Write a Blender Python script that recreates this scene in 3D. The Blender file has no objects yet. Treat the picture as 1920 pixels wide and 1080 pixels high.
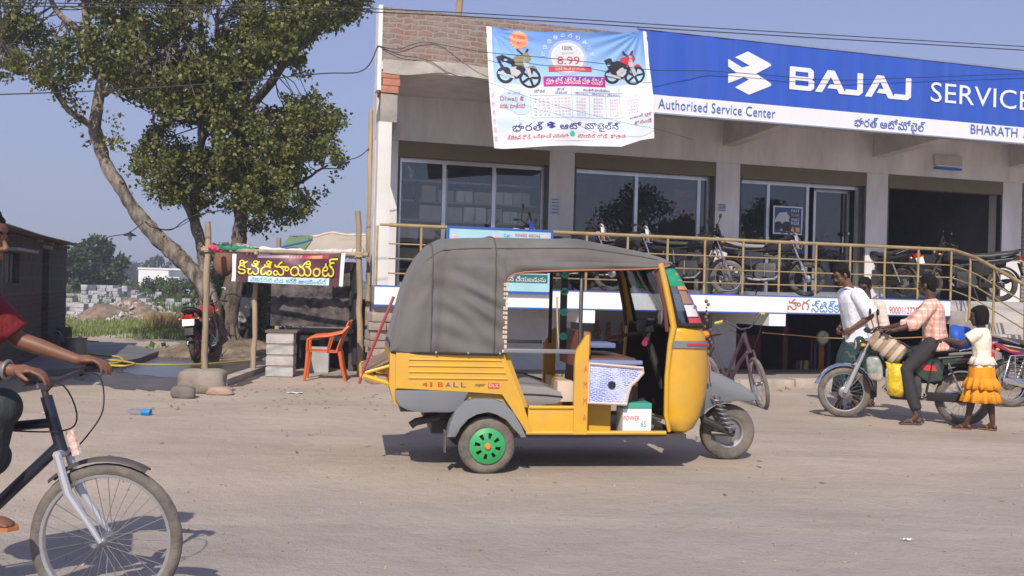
import bpy, bmesh, math, random
from mathutils import Vector, Matrix, Euler
from math import radians, sin, cos, pi, atan2, sqrt, hypot
C = bpy.context.scene
COL = C.collection
random.seed(7)

# ---------------------------------------------------------------- camera
F_PX, ROLL, PITCH, EYE = 1866.67, 0.026, 2 / 1867, 1.4
_cam = bpy.data.cameras.new('camera')
cam = bpy.data.objects.new('camera', _cam); COL.objects.link(cam)
_cam.lens = 35; _cam.sensor_width = 36; _cam.clip_start = 0.05; _cam.clip_end = 3000
cam.matrix_world = Matrix.Translation((0, 0, EYE)) @ Matrix.Rotation(pi / 2 + PITCH, 4, 'X') @ Matrix.Rotation(ROLL, 4, 'Z')
C.camera = cam

# ---------------------------------------------------------------- sky, sun, exposure
SUN_TO = Vector((-0.16, -1.1, 1.0)).normalized()          # direction towards the sun
SUN_EL = math.asin(SUN_TO.z)
world = bpy.data.worlds.new('World'); C.world = world; world.use_nodes = True
_nt = world.node_tree
_sky = _nt.nodes.new('ShaderNodeTexSky'); _sky.sky_type = 'NISHITA'; _sky.sun_disc = False
_sky.sun_elevation = SUN_EL; _sky.sun_rotation = atan2(SUN_TO.x, SUN_TO.y)
_sky.air_density = 1.0; _sky.dust_density = 1.2; _sky.ozone_density = 4.0; _sky.altitude = 0
_dustmix = _nt.nodes.new('ShaderNodeMix'); _dustmix.data_type = 'RGBA'          # dust veil that pales the whole sky
_dustmix.inputs[0].default_value = 0.55; _dustmix.inputs[7].default_value = (2.2, 2.3, 4.5, 1)
_nt.links.new(_sky.outputs[0], _dustmix.inputs[6]); _nt.links.new(_dustmix.outputs[2], _nt.nodes['Background'].inputs[0])
_nt.nodes['Background'].inputs[1].default_value = 0.115
_sl = bpy.data.lights.new('sun', 'SUN'); _sl.energy = 4.0; _sl.angle = radians(0.5); _sl.color = (1.0, 0.915, 0.80)
_so = bpy.data.objects.new('sun', _sl); COL.objects.link(_so)
_so.rotation_euler = SUN_TO.to_track_quat('Z', 'Y').to_euler(); _so.location = (-5, -20, 25)
C.view_settings.view_transform = 'Standard'; C.view_settings.look = 'None'
C.view_settings.exposure = 0.38; C.view_settings.gamma = 1.0
try:
    C.cycles.use_denoising = True
    C.cycles.max_bounces = 8; C.cycles.transparent_max_bounces = 16
except Exception:
    pass

# ---------------------------------------------------------------- measuring helpers (photo pixel -> place in the world)
def ray(u, v):
    a, b = u - 960, 540 - v
    c, s = cos(ROLL), sin(ROLL)
    x, y = a * c - b * s, a * s + b * c
    return Vector((x / F_PX, 1.0, y / F_PX + PITCH))
def at(u, v, Y):
    r = ray(u, v); return Vector((r.x * Y, Y, EYE + r.z * Y))
def gnd(u, v, z=0.0):
    r = ray(u, v); k = (z - EYE) / r.z; return Vector((r.x * k, k, z))
def onplane(u, v, p, n):
    r = ray(u, v); o = Vector((0, 0, EYE)); k = (Vector(p) - o).dot(n) / r.dot(n); return o + r * k

# ---------------------------------------------------------------- scene bookkeeping
def tag(o, label=None, cat=None, group=None, kind=None):
    if label: o['label'] = label
    if cat: o['category'] = cat
    if group: o['group'] = group
    if kind: o['kind'] = kind
    return o
def empty(name, loc=(0, 0, 0), rz=0.0, label=None, cat=None, group=None):
    o = bpy.data.objects.new(name, None); COL.objects.link(o)
    o.matrix_world = Matrix.Translation(loc) @ Matrix.Rotation(rz, 4, 'Z')
    return tag(o, label, cat, group)
def copy_tree(o, parent=None):
    c = o.copy(); COL.objects.link(c); c.parent = parent
    for ch in list(o.children): copy_tree(ch, c)
    return c

# ---------------------------------------------------------------- mesh builder
def frame(d, up=Vector((0, 0, 1))):
    d = d.normalized()
    if abs(d.dot(up)) > 0.98: up = Vector((1, 0, 0)) if abs(d.x) < 0.9 else Vector((0, 1, 0))
    x = up.cross(d).normalized(); y = d.cross(x).normalized()
    return x, y
class MB:
    def __init__(s): s.bm = bmesh.new(); s.mi = 0
    def face(s, vs, mi=None):
        try:
            f = s.bm.faces.new(vs); f.material_index = s.mi if mi is None else mi; return f
        except ValueError: return None
    def box(s, c, size, rot=None, bevel=0.0, top=None):
        hx, hy, hz = size[0] / 2, size[1] / 2, size[2] / 2
        m = Matrix.Translation(c) @ (rot if rot is not None else Matrix.Identity(4))
        tx, ty = top if top else (1, 1)
        vs = [s.bm.verts.new(m @ Vector((x * hx * (tx if z > 0 else 1), y * hy * (ty if z > 0 else 1), z * hz))) for z in (-1, 1) for x, y in ((-1, -1), (1, -1), (1, 1), (-1, 1))]
        fs = [s.face([vs[i] for i in q]) for q in ((3, 2, 1, 0), (4, 5, 6, 7), (0, 1, 5, 4), (1, 2, 6, 5), (2, 3, 7, 6), (3, 0, 4, 7))]
        if bevel > 0:
            es = list({e for f in fs for e in f.edges})
            r = bmesh.ops.bevel(s.bm, geom=es, offset=bevel, segments=2, profile=0.7, affect='EDGES')
            for f in r['faces']: f.material_index = s.mi
        return s
    def b2(s, lo, hi, bevel=0.0):
        return s.box([(a + b) / 2 for a, b in zip(lo, hi)], [abs(b - a) for a, b in zip(lo, hi)], bevel=bevel)
    def rings(s, rings, closed=True, cap=True):
        R = [[s.bm.verts.new(p) for p in r] for r in rings]
        n = len(R[0])
        for a, b in zip(R, R[1:]):
            for i in range(n if closed else n - 1):
                j = (i + 1) % n; s.face([a[i], a[j], b[j], b[i]])
        if cap and closed:
            s.face(list(reversed(R[0]))); s.face(R[-1])
        return s
    def tube(s, pts, r, seg=8, closed=False, cap=True, flat=1.0, up=None):
        pts = [Vector(p) for p in pts]; n = len(pts)
        rs = r if isinstance(r, (list, tuple)) else [r] * n
        x = None; out = []
        for i, p in enumerate(pts):
            a = pts[i - 1] if (i > 0 or closed) else p
            b = pts[(i + 1) % n] if (i < n - 1 or closed) else p
            d = (b - a)
            d = d.normalized() if d.length > 1e-9 else Vector((0, 0, 1))
            if x is None: x, y = frame(d, Vector(up) if up else Vector((0, 0, 1)))
            else:
                x = x - d * x.dot(d)
                x = x.normalized() if x.length > 1e-6 else frame(d)[0]
                y = d.cross(x)
            out.append([p + (x * cos(2 * pi * k / seg) + y * (sin(2 * pi * k / seg) * flat)) * rs[i] for k in range(seg)])
        if closed:
            R = [[s.bm.verts.new(q) for q in ring] for ring in out]
            for i in range(n):
                a, b = R[i], R[(i + 1) % n]
                for k in range(seg): s.face([a[k], a[(k + 1) % seg], b[(k + 1) % seg], b[k]])
            return s
        return s.rings(out, True, cap)
    def cyl(s, a, b, r0, r1=None, seg=12): return s.tube([a, b], [r0, r0 if r1 is None else r1], seg)
    def lathe(s, prof, m=None, seg=24, closed=False, a0=0.0, a1=2 * pi):
        m = m if m is not None else Matrix.Identity(4)
        full = abs(a1 - a0 - 2 * pi) < 1e-6; n = seg if full else seg + 1
        R = [[s.bm.verts.new(m @ Vector((r * cos(a0 + (a1 - a0) * k / seg), r * sin(a0 + (a1 - a0) * k / seg), z))) for r, z in prof] for k in range(n)]
        P = len(prof)
        for k in range(seg):
            a, b = R[k], R[(k + 1) % n]
            for i in range(P if closed else P - 1):
                j = (i + 1) % P; s.face([a[i], b[i], b[j], a[j]])
        return s
    def ball(s, c, r, seg=12, m=None):
        r = (r, r, r) if not isinstance(r, (list, tuple)) else r
        mm = Matrix.Translation(c) @ (m if m is not None else Matrix.Identity(4)) @ Matrix.Diagonal((*r, 1))
        n = max(6, seg * 2 // 3); R = []
        for i in range(1, n):
            a = pi * i / n; R.append([s.bm.verts.new(mm @ Vector((sin(a) * cos(2 * pi * k / seg), sin(a) * sin(2 * pi * k / seg), cos(a)))) for k in range(seg)])
        t, b = s.bm.verts.new(mm @ Vector((0, 0, 1))), s.bm.verts.new(mm @ Vector((0, 0, -1)))
        for k in range(seg):
            j = (k + 1) % seg; s.face([t, R[0][k], R[0][j]]); s.face([b, R[-1][j], R[-1][k]])
            for p, q in zip(R, R[1:]): s.face([p[k], q[k], q[j], p[j]])
        return s
    def prism(s, pts, axis='y', a=0.0, b=0.1, bevel=0.0):
        def P(u, v, w): return {'y': (u, w, v), 'x': (w, u, v), 'z': (u, v, w)}[axis]
        A = [s.bm.verts.new(P(u, v, a)) for u, v in pts]; B = [s.bm.verts.new(P(u, v, b)) for u, v in pts]
        n = len(pts); fs = [s.face(list(reversed(A))), s.face(B)]
        for i in range(n): fs.append(s.face([A[i], A[(i + 1) % n], B[(i + 1) % n], B[i]]))
        if bevel > 0:
            es = list({e for f in fs[:2] if f for e in f.edges})
            bmesh.ops.bevel(s.bm, geom=es, offset=bevel, segments=2, profile=0.7, affect='EDGES')
        return s
    def poly(s, pts3): s.face([s.bm.verts.new(p) for p in pts3]); return s
    def grid(s, f, nu, nv, thick=0.0):
        V = [[Vector(f(i / nu, j / nv)) for j in range(nv + 1)] for i in range(nu + 1)]
        A = [[s.bm.verts.new(p) for p in row] for row in V]
        for i in range(nu):
            for j in range(nv): s.face([A[i][j], A[i + 1][j], A[i + 1][j + 1], A[i][j + 1]])
        if thick:
            B = []
            for i in range(nu + 1):
                row = []
                for j in range(nv + 1):
                    du = V[min(i + 1, nu)][j] - V[max(i - 1, 0)][j]; dv = V[i][min(j + 1, nv)] - V[i][max(j - 1, 0)]
                    n = du.cross(dv); n = n.normalized() if n.length > 1e-12 else Vector((0, 0, 1))
                    row.append(s.bm.verts.new(V[i][j] - n * thick))
                B.append(row)
            for i in range(nu):
                for j in range(nv): s.face([B[i][j + 1], B[i + 1][j + 1], B[i + 1][j], B[i][j]])
            for i in range(nu):
                s.face([A[i + 1][0], A[i][0], B[i][0], B[i + 1][0]]); s.face([A[i][nv], A[i + 1][nv], B[i + 1][nv], B[i][nv]])
            for j in range(nv):
                s.face([A[0][j], A[0][j + 1], B[0][j + 1], B[0][j]]); s.face([A[nu][j + 1], A[nu][j], B[nu][j], B[nu][j + 1]])
        return s
    def xf(s, m): bmesh.ops.transform(s.bm, matrix=m, verts=s.bm.verts); return s
    def mesh(s, name, mats=(), smooth=40):
        bmesh.ops.recalc_face_normals(s.bm, faces=s.bm.faces)
        me = bpy.data.meshes.new(name); s.bm.to_mesh(me); s.bm.free()
        for m in (mats if isinstance(mats, (list, tuple)) else [mats]): me.materials.append(m)
        if smooth and len(me.polygons):
            me.polygons.foreach_set('use_smooth', [True] * len(me.polygons))
            if smooth < 180: me.set_sharp_from_angle(angle=radians(smooth))
        return me
    def build(s, name, mats, parent=None, smooth=40, m=None):
        o = bpy.data.objects.new(name, s.mesh(name, mats, smooth)); COL.objects.link(o); o.parent = parent
        if m is not None: o.matrix_local = m
        return o
def link_mesh(name, me, parent=None):
    o = bpy.data.objects.new(name, me); COL.objects.link(o); o.parent = parent; return o
def remesh(mb, name, mat, parent=None, voxel=0.012, smooth=4, fac=0.5, m=None):
    """one continuous surface out of overlapping lumps"""
    o = mb.build(name, mat, None, smooth=0)
    r = o.modifiers.new('r', 'REMESH'); r.mode = 'VOXEL'; r.voxel_size = voxel; r.use_smooth_shade = True
    if smooth:
        sm = o.modifiers.new('s', 'SMOOTH'); sm.iterations = smooth; sm.factor = fac
    old = o.data; me = evaluated(o); o.modifiers.clear(); o.data = me
    me.name = name; bpy.data.meshes.remove(old)
    if not len(me.materials): me.materials.append(mat)
    me.polygons.foreach_set('use_smooth', [True] * len(me.polygons))
    o.parent = parent
    if m is not None: o.matrix_local = m
    return o
WORK = bpy.data.scenes.new('workbench')                             # scratch scene for evaluating modifiers and lettering
def evaluated(o):
    if o.name not in WORK.collection.objects: WORK.collection.objects.link(o)
    vl = WORK.view_layers[0]; vl.update(); dg = vl.depsgraph; me = bpy.data.meshes.new_from_object(o.evaluated_get(dg)); WORK.collection.objects.unlink(o); return me
RX = lambda a: Matrix.Rotation(a, 4, 'X')
RY = lambda a: Matrix.Rotation(a, 4, 'Y')
RZ = lambda a: Matrix.Rotation(a, 4, 'Z')
T = lambda *p: Matrix.Translation(p if len(p) == 3 else p[0])
def lerp(a, b, t): return a + (b - a) * t
def interp(tab, x):
    if x <= tab[0][0]: return tab[0][1]
    for (a, p), (b, q) in zip(tab, tab[1:]):
        if x <= b: return p + (q - p) * (x - a) / (b - a)
    return tab[-1][1]
def sag(a, b, drop, n=14):
    a, b = Vector(a), Vector(b)
    return [a.lerp(b, i / n) - Vector((0, 0, drop * 4 * (i / n) * (1 - i / n))) for i in range(n + 1)]
def arc_pts(c, r, a0, a1, n, plane='xz'):
    o = []
    for i in range(n + 1):
        a = a0 + (a1 - a0) * i / n; x, z = r * cos(a), r * sin(a)
        o.append(Vector((c[0] + x, c[1], c[2] + z)) if plane == 'xz' else Vector((c[0] + x, c[1] + z, c[2])))
    return o

# ---------------------------------------------------------------- lettering: outlines filled by winding number (so overlapping strokes stay solid)
from mathutils.geometry import delaunay_2d_cdt
import numpy as np
def text_tris(body, size=1.0, offset=0.0, res=3, sx=1.0, shear=0.0, spacing=1.0):
    cu = bpy.data.curves.new('lettering', 'FONT'); cu.body = body; cu.size = size; cu.resolution_u = res
    cu.offset = offset; cu.shear = shear; cu.space_character = spacing
    cu.fill_mode = 'NONE'
    ob = bpy.data.objects.new('lettering', cu); me = evaluated(ob)
    co = [Vector((v.co.x * sx, v.co.y)) for v in me.vertices]
    ed = [tuple(e.vertices) for e in me.edges]
    bpy.data.objects.remove(ob); bpy.data.curves.remove(cu); bpy.data.meshes.remove(me)
    # orient every loop by vertex order
    nxt = {}
    for a, b in ed:
        lo, hi = min(a, b), max(a, b)
        if hi - lo == 1: nxt.setdefault(lo, hi)
        else: nxt[hi] = lo
    E = [(a, b) for a, b in nxt.items()]
    r = delaunay_2d_cdt(co, ed, [], 0, 1e-5)
    V, F = r[0], r[2]
    P = np.array([[p.x, p.y] for p in co]); A = P[[e[0] for e in E]]; B = P[[e[1] for e in E]]
    out = []
    for f in F:
        c = sum((V[i] for i in f), Vector((0, 0))) / len(f)
        up = (A[:, 1] <= c.y) & (B[:, 1] > c.y); dn = (A[:, 1] > c.y) & (B[:, 1] <= c.y)
        cr = (B[:, 0] - A[:, 0]) * (c.y - A[:, 1]) - (c.x - A[:, 0]) * (B[:, 1] - A[:, 1])
        if int((up & (cr > 0)).sum()) - int((dn & (cr < 0)).sum()) != 0: out.append(tuple(f))
    used = sorted({i for f in out for i in f}); k = {i: j for j, i in enumerate(used)}
    return [(V[i].x, V[i].y) for i in used], [tuple(k[i] for i in f) for f in out]
def fit(vs, x0, x1, y0=None, y1=None):
    xs = [p[0] for p in vs]; ys = [p[1] for p in vs]
    s = (x1 - x0) / (max(xs) - min(xs)); sy = s if y0 is None or y1 is None else (y1 - y0) / (max(ys) - min(ys))
    yb = 0 if y0 is None else y0
    return [(x0 + (x - min(xs)) * s, yb + (y - min(ys)) * sy) for x, y in vs]
def text_obj(name, body, mat, parent, place, x0, x1, y0, y1, offset=0.0, res=3, shear=0.0, spacing=1.0):
    """lettering laid inside the rectangle x0..x1, y0..y1; place(x, y) gives the 3-D point"""
    vs, fs = text_tris(body, 1.0, offset, res, 1.0, shear, spacing)
    vs = fit(vs, x0, x1, y0, y1)
    me = bpy.data.meshes.new(name); me.from_pydata([place(x, y) for x, y in vs], [], fs); me.materials.append(mat)
    return link_mesh(name, me, parent)

# ---------------------------------------------------------------- materials
def mat(name, col, rough=0.6, metal=0.0, var=0.0, vscale=4.0, col2=None, bump=0.0, bscale=40.0, coat=0.0, dust=0.0, dcol=(0.33, 0.27, 0.21), spec=0.5, emit=None, trans=0.0, dscale=2.0, stretch=None, sheen=0.0, bdist=0.02):
    m = bpy.data.materials.new(name); m.use_nodes = True
    nt = m.node_tree; N = nt.nodes; L = nt.links; b = N['Principled BSDF']
    b.inputs['Base Color'].default_value = (*col, 1); b.inputs['Roughness'].default_value = rough; b.inputs['Metallic'].default_value = metal
    b.inputs['Coat Weight'].default_value = coat; b.inputs['Specular IOR Level'].default_value = spec
    if sheen: b.inputs['Sheen Weight'].default_value = sheen
    if trans: b.inputs['Transmission Weight'].default_value = trans
    if emit: b.inputs['Emission Color'].default_value = (*emit[0], 1); b.inputs['Emission Strength'].default_value = emit[1]
    tc = None
    def coords():
        nonlocal tc
        if tc is None:
            tc = N.new('ShaderNodeTexCoord').outputs['Object']
            if stretch:
                mp = N.new('ShaderNodeMapping'); mp.inputs['Scale'].default_value = stretch; L.new(tc, mp.inputs['Vector']); tc = mp.outputs[0]
        return tc
    def noise(scale, detail=4, rough_=0.6):
        n = N.new('ShaderNodeTexNoise'); n.inputs['Scale'].default_value = scale; n.inputs['Detail'].default_value = detail; n.inputs['Roughness'].default_value = rough_
        L.new(coords(), n.inputs['Vector']); return n.outputs['Fac']
    last = None
    if var > 0 or col2:
        r = N.new('ShaderNodeValToRGB'); r.color_ramp.elements[0].position = 0.32; r.color_ramp.elements[1].position = 0.68
        c2 = col2 if col2 else tuple(min(1, c * (1 + var)) for c in col)
        c1 = col if col2 else tuple(c * (1 - var) for c in col)
        r.color_ramp.elements[0].color = (*c1, 1); r.color_ramp.elements[1].color = (*c2, 1)
        L.new(noise(vscale), r.inputs[0]); last = r.outputs[0]
    if dust > 0:
        mx = N.new('ShaderNodeMix'); mx.data_type = 'RGBA'
        r = N.new('ShaderNodeValToRGB'); r.color_ramp.elements[0].position = 0.38; r.color_ramp.elements[1].position = 0.75
        r.color_ramp.elements[1].color = (dust, dust, dust, 1); L.new(noise(dscale, 6, 0.7), r.inputs[0]); L.new(r.outputs[0], mx.inputs[0])
        if last: L.new(last, mx.inputs[6])
        else: mx.inputs[6].default_value = (*col, 1)
        mx.inputs[7].default_value = (*dcol, 1); last = mx.outputs[2]
    if last: L.new(last, b.inputs['Base Color'])
    if bump > 0:
        bp = N.new('ShaderNodeBump'); bp.inputs['Strength'].default_value = bump; bp.inputs['Distance'].default_value = bdist
        L.new(noise(bscale, 5), bp.inputs['Height']); L.new(bp.outputs[0], b.inputs['Normal'])
    return m
def nodes(m): return m.node_tree.nodes, m.node_tree.links, m.node_tree.nodes['Principled BSDF']
def glass(name, tint=(0.75, 0.8, 0.82), refl=0.12, rough=0.0):
    m = bpy.data.materials.new(name); m.use_nodes = True; nt = m.node_tree; N = nt.nodes; L = nt.links
    N.remove(N['Principled BSDF'])
    tr = N.new('ShaderNodeBsdfTransparent'); tr.inputs[0].default_value = (*tint, 1)
    gl = N.new('ShaderNodeBsdfGlossy'); gl.inputs['Roughness'].default_value = rough; gl.inputs[0].default_value = (0.95, 0.97, 1, 1)
    lw = N.new('ShaderNodeLayerWeight'); lw.inputs[0].default_value = 0.35
    ad = N.new('ShaderNodeMath'); ad.operation = 'ADD'; ad.use_clamp = True; ad.inputs[1].default_value = refl
    mu = N.new('ShaderNodeMath'); mu.operation = 'MULTIPLY'; mu.inputs[1].default_value = 0.6
    L.new(lw.outputs['Fresnel'], mu.inputs[0]); L.new(mu.outputs[0], ad.inputs[0])
    mx = N.new('ShaderNodeMixShader'); L.new(ad.outputs[0], mx.inputs[0]); L.new(tr.outputs[0], mx.inputs[1]); L.new(gl.outputs[0], mx.inputs[2])
    L.new(mx.outputs[0], N['Material Output'].inputs[0]); return m

BLACK = mat('black_plastic', (0.013, 0.013, 0.014), 0.55, dust=0.08, spec=.3)
RUBBER = mat('tyre_rubber', (0.022, 0.021, 0.021), 0.85, dust=0.4, dscale=6, bump=0.3, bscale=60)
DUSTY_RUBBER = mat('dusty_tyre_rubber', (0.10, 0.09, 0.08), 0.9, dust=0.9, dscale=5, dcol=(0.27, 0.23, 0.19), bump=0.4, bscale=60)
CHROME = mat('chrome', (0.75, 0.75, 0.76), 0.12, 1.0)
ALU = mat('brushed_aluminium', (0.62, 0.63, 0.65), 0.35, 0.9, var=0.1)
STEEL = mat('dull_steel', (0.35, 0.35, 0.36), 0.45, 0.8, dust=0.3)
DARKMETAL = mat('dark_engine_metal', (0.06, 0.06, 0.065), 0.5, 0.6, dust=0.3)
SEATBLACK = mat('black_seat_vinyl', (0.025, 0.025, 0.028), 0.5, dust=0.3)
CLEARLENS = mat('headlamp_lens', (0.8, 0.82, 0.85), 0.05, 0.6)
REDLENS = mat('red_lamp_lens', (0.5, 0.01, 0.012), 0.2, coat=0.5)
AMBERLENS = mat('amber_lamp_lens', (0.85, 0.25, 0.02), 0.25, coat=0.5)
WHITEPLATE = mat('white_number_plate', (0.82, 0.82, 0.80), 0.5)
MIRRORGLASS = mat('mirror_glass', (0.85, 0.88, 0.9), 0.03, 1.0)
BAMBOO = mat('weathered_bamboo', (0.36, 0.27, 0.18), 0.8, var=0.3, vscale=6, bump=0.4, bscale=30, stretch=(1, 1, 0.2))
WIRE = mat('black_cable_sheath', (0.02, 0.02, 0.022), 0.6)
ROPE = mat('jute_rope', (0.45, 0.36, 0.22), 0.9)
WHITEPAINT = mat('white_paint', (0.78, 0.78, 0.77), 0.6, var=0.06, vscale=3)

# ================================================================ the setting: ground, paving, water, far land
def ground_mat():
    m = bpy.data.materials.new('dusty_ground'); m.use_nodes = True; N, L, b = nodes(m)
    tc = N.new('ShaderNodeTexCoord')
    def noise(scale, det=5, ro=0.6, st=None, rot=0):
        mp = N.new('ShaderNodeMapping'); mp.inputs['Scale'].default_value = st or (1, 1, 1); mp.inputs['Rotation'].default_value = (0, 0, rot)
        n = N.new('ShaderNodeTexNoise'); n.inputs['Scale'].default_value = scale; n.inputs['Detail'].default_value = det; n.inputs['Roughness'].default_value = ro
        L.new(tc.outputs['Object'], mp.inputs[0]); L.new(mp.outputs[0], n.inputs['Vector']); return n.outputs['Fac']
    def ramp(fac, p0, p1, c0=(0, 0, 0), c1=(1, 1, 1)):
        r = N.new('ShaderNodeValToRGB'); e = r.color_ramp.elements; e[0].position = p0; e[1].position = p1
        e[0].color = (*c0, 1); e[1].color = (*c1, 1); L.new(fac, r.inputs[0]); return r.outputs[0]
    def mix(f, a, c):
        x = N.new('ShaderNodeMix'); x.data_type = 'RGBA'
        for k, v in ((0, f), (6, a), (7, c)):
            if isinstance(v, tuple): x.inputs[k].default_value = (*v, 1)
            elif isinstance(v, float): x.inputs[k].default_value = v
            else: L.new(v, x.inputs[k])
        return x.outputs[2]
    def mul(a, k):
        x = N.new('ShaderNodeMath'); x.operation = 'MULTIPLY'; L.new(a, x.inputs[0])
        if isinstance(k, float): x.inputs[1].default_value = k
        else: L.new(k, x.inputs[1])
        return x.outputs[0]
    dirt = ramp(noise(0.55, 6), 0.3, 0.7, (0.40, 0.335, 0.275), (0.53, 0.45, 0.375))
    road = ramp(noise(0.8, 6), 0.3, 0.7, (0.33, 0.295, 0.265), (0.42, 0.38, 0.345))
    sep = N.new('ShaderNodeSeparateXYZ'); L.new(tc.outputs['Object'], sep.inputs[0])
    # the road runs along the shops' direction: distance across it = y cos - x sin
    ph = radians(14)
    ax = N.new('ShaderNodeMath'); ax.operation = 'MULTIPLY'; ax.inputs[1].default_value = -sin(ph); L.new(sep.outputs[0], ax.inputs[0])
    ay = N.new('ShaderNodeMath'); ay.operation = 'MULTIPLY_ADD'; ay.inputs[1].default_value = cos(ph); L.new(sep.outputs[1], ay.inputs[0]); L.new(ax.outputs[0], ay.inputs[2])
    wob = N.new('ShaderNodeMath'); wob.operation = 'MULTIPLY_ADD'; wob.inputs[1].default_value = 2.6; L.new(noise(0.5, 5, 0.65), wob.inputs[0]); L.new(ay.outputs[0], wob.inputs[2])
    edge = N.new('ShaderNodeMapRange'); edge.inputs['From Min'].default_value = 7.0; edge.inputs['From Max'].default_value = 8.6; L.new(wob.outputs[0], edge.inputs[0])
    col = mix(edge.outputs[0], road, dirt)
    # drifted pale dust, wheel tracks along the road, dark crumbs
    trk = ramp(noise(1.1, 5, 0.6, (0.10, 1.0, 1), -ph), 0.50, 0.66)
    col = mix(mul(trk, 0.38), col, (0.27, 0.235, 0.205))
    trk2 = ramp(noise(2.2, 5, 0.6, (0.07, 1.0, 1), -ph), 0.54, 0.68)
    col = mix(mul(trk2, 0.4), col, (0.54, 0.475, 0.405))
    stn = ramp(noise(0.33, 4, 0.55, (0.5, 1.0, 1), -ph), 0.56, 0.70)
    col = mix(mul(stn, 0.42), col, (0.27, 0.22, 0.175))
    blot = ramp(noise(2.4, 6, 0.7), 0.56, 0.72)
    col = mix(mul(blot, 0.3), col, (0.30, 0.25, 0.205))
    spk = ramp(noise(38, 3, 0.75), 0.60, 0.70)
    col = mix(mul(spk, 0.45), col, (0.22, 0.185, 0.16))
    spk2 = ramp(noise(24, 3, 0.8), 0.66, 0.74)
    col = mix(mul(spk2, 0.5), col, (0.62, 0.55, 0.48))
    fld = N.new('ShaderNodeMapRange'); fld.inputs['From Min'].default_value = 37; fld.inputs['From Max'].default_value = 60; L.new(sep.outputs[1], fld.inputs[0])
    scrub = ramp(noise(0.07, 6, .65), 0.38, 0.62, (0.30, 0.255, 0.19), (0.10, 0.135, 0.05))
    col = mix(fld.outputs[0], col, scrub)
    dim = N.new('ShaderNodeMix'); dim.data_type = 'RGBA'; dim.blend_type = 'MULTIPLY'; dim.inputs[0].default_value = 1; L.new(col, dim.inputs[6]); dim.inputs[7].default_value = (.925, .905, .868, 1); col = dim.outputs[2]
    L.new(col, b.inputs['Base Color']); b.inputs['Roughness'].default_value = 0.95; b.inputs['Specular IOR Level'].default_value = 0.2
    bp = N.new('ShaderNodeBump'); bp.inputs['Strength'].default_value = 0.8; bp.inputs['Distance'].default_value = 0.04
    ad = N.new('ShaderNodeMath'); ad.operation = 'ADD'; L.new(mul(noise(55, 4, 0.7), 0.35), ad.inputs[0]); L.new(noise(5, 6, 0.65), ad.inputs[1])
    L.new(ad.outputs[0], bp.inputs['Height']); L.new(bp.outputs[0], b.inputs['Normal'])
    return m
g = MB(); S_ = 1500
g.poly([(-S_, -S_, 0), (S_, -S_, 0), (S_, S_, 0), (-S_, S_, 0)])
tag(g.build('ground', ground_mat(), smooth=0), kind='structure')

CONC = mat('worn_concrete', (0.30, 0.27, 0.24), 0.85, var=0.25, vscale=2.5, bump=0.3, bscale=25)
WETCONC = mat('wet_concrete', (0.16, 0.15, 0.145), 0.6, var=0.3, vscale=1.5, bump=0.15, bscale=18)
def slab(name, px, z0, z1, m, bevel=0.02):
    pts = [gnd(u, v, z1) for u, v in px]
    q = MB(); q.prism([(p.x, p.y) for p in pts], 'z', z0, z1, bevel=bevel)
    return tag(q.build(name, m), kind='structure')
slab('pavement', [(-160, 706), (150, 690), (200, 681), (262, 671), (303, 656), (210, 641), (-120, 643)], -0.05, 0.10, WETCONC)
# wet ground and shallow water round the parked red motorcycle
WATER = mat('shallow_dirty_water', (0.060, 0.055, 0.055), 0.26, bump=0.06, bscale=6, spec=0.6)
MUD = mat('wet_mud', (0.085, 0.068, 0.056), 0.42, var=0.4, vscale=2.2, bump=0.5, bscale=14)
def blob_sheet(name, px, z, m, jit=0.12):
    pts = [gnd(u, v) for u, v in px]; out = []
    rr = random.Random(len(px) * 7 + 1)
    n = len(pts)
    for i in range(n):
        a, b = pts[i], pts[(i + 1) % n]
        for k in range(6):
            t = k / 6; p = a.lerp(b, t); w = jit * (0.2 if k == 0 else 1)
            out.append((p.x + rr.uniform(-w, w), p.y + rr.uniform(-w, w) * 1.5))
    q = MB(); q.poly([(x, y, z) for x, y in out])
    return tag(q.build(name, m, smooth=0), kind='structure')
blob_sheet('wet_ground', [(130, 702), (190, 692), (265, 678), (330, 655), (400, 662), (500, 668), (560, 684), (500, 704), (455, 724), (385, 737), (280, 734), (180, 722)], 0.004, MUD)
blob_sheet('water', [(205, 694), (275, 682), (330, 676), (415, 684), (505, 678), (520, 690), (440, 706), (385, 716), (325, 709), (255, 704)], 0.008, WATER, 0.10)

# kerb stones: along the shops and beside the stall
def kerb_run(pts, w, h, m):
    q = MB(); rr = random.Random(3)
    for (a, b) in zip(pts, pts[1:]):
        a, b = Vector(a), Vector(b); n = max(1, int((b - a).length / 0.9))
        for i in range(n):
            p, r = a.lerp(b, i / n), a.lerp(b, (i + 0.985) / n); d = r - p; c = (p + r) / 2
            hh = h * rr.uniform(0.9, 1.1)
            q.box((c.x, c.y + rr.uniform(-.01, .01), hh / 2 - 0.02), (d.length, w, hh + 0.04), RZ(atan2(d.y, d.x) + rr.uniform(-.015, .015)), bevel=0.018)
    return q
KERB = mat('chipped_kerb_concrete', (0.40, 0.34, 0.28), 0.9, var=0.25, vscale=3, bump=0.5, bscale=22)

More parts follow.
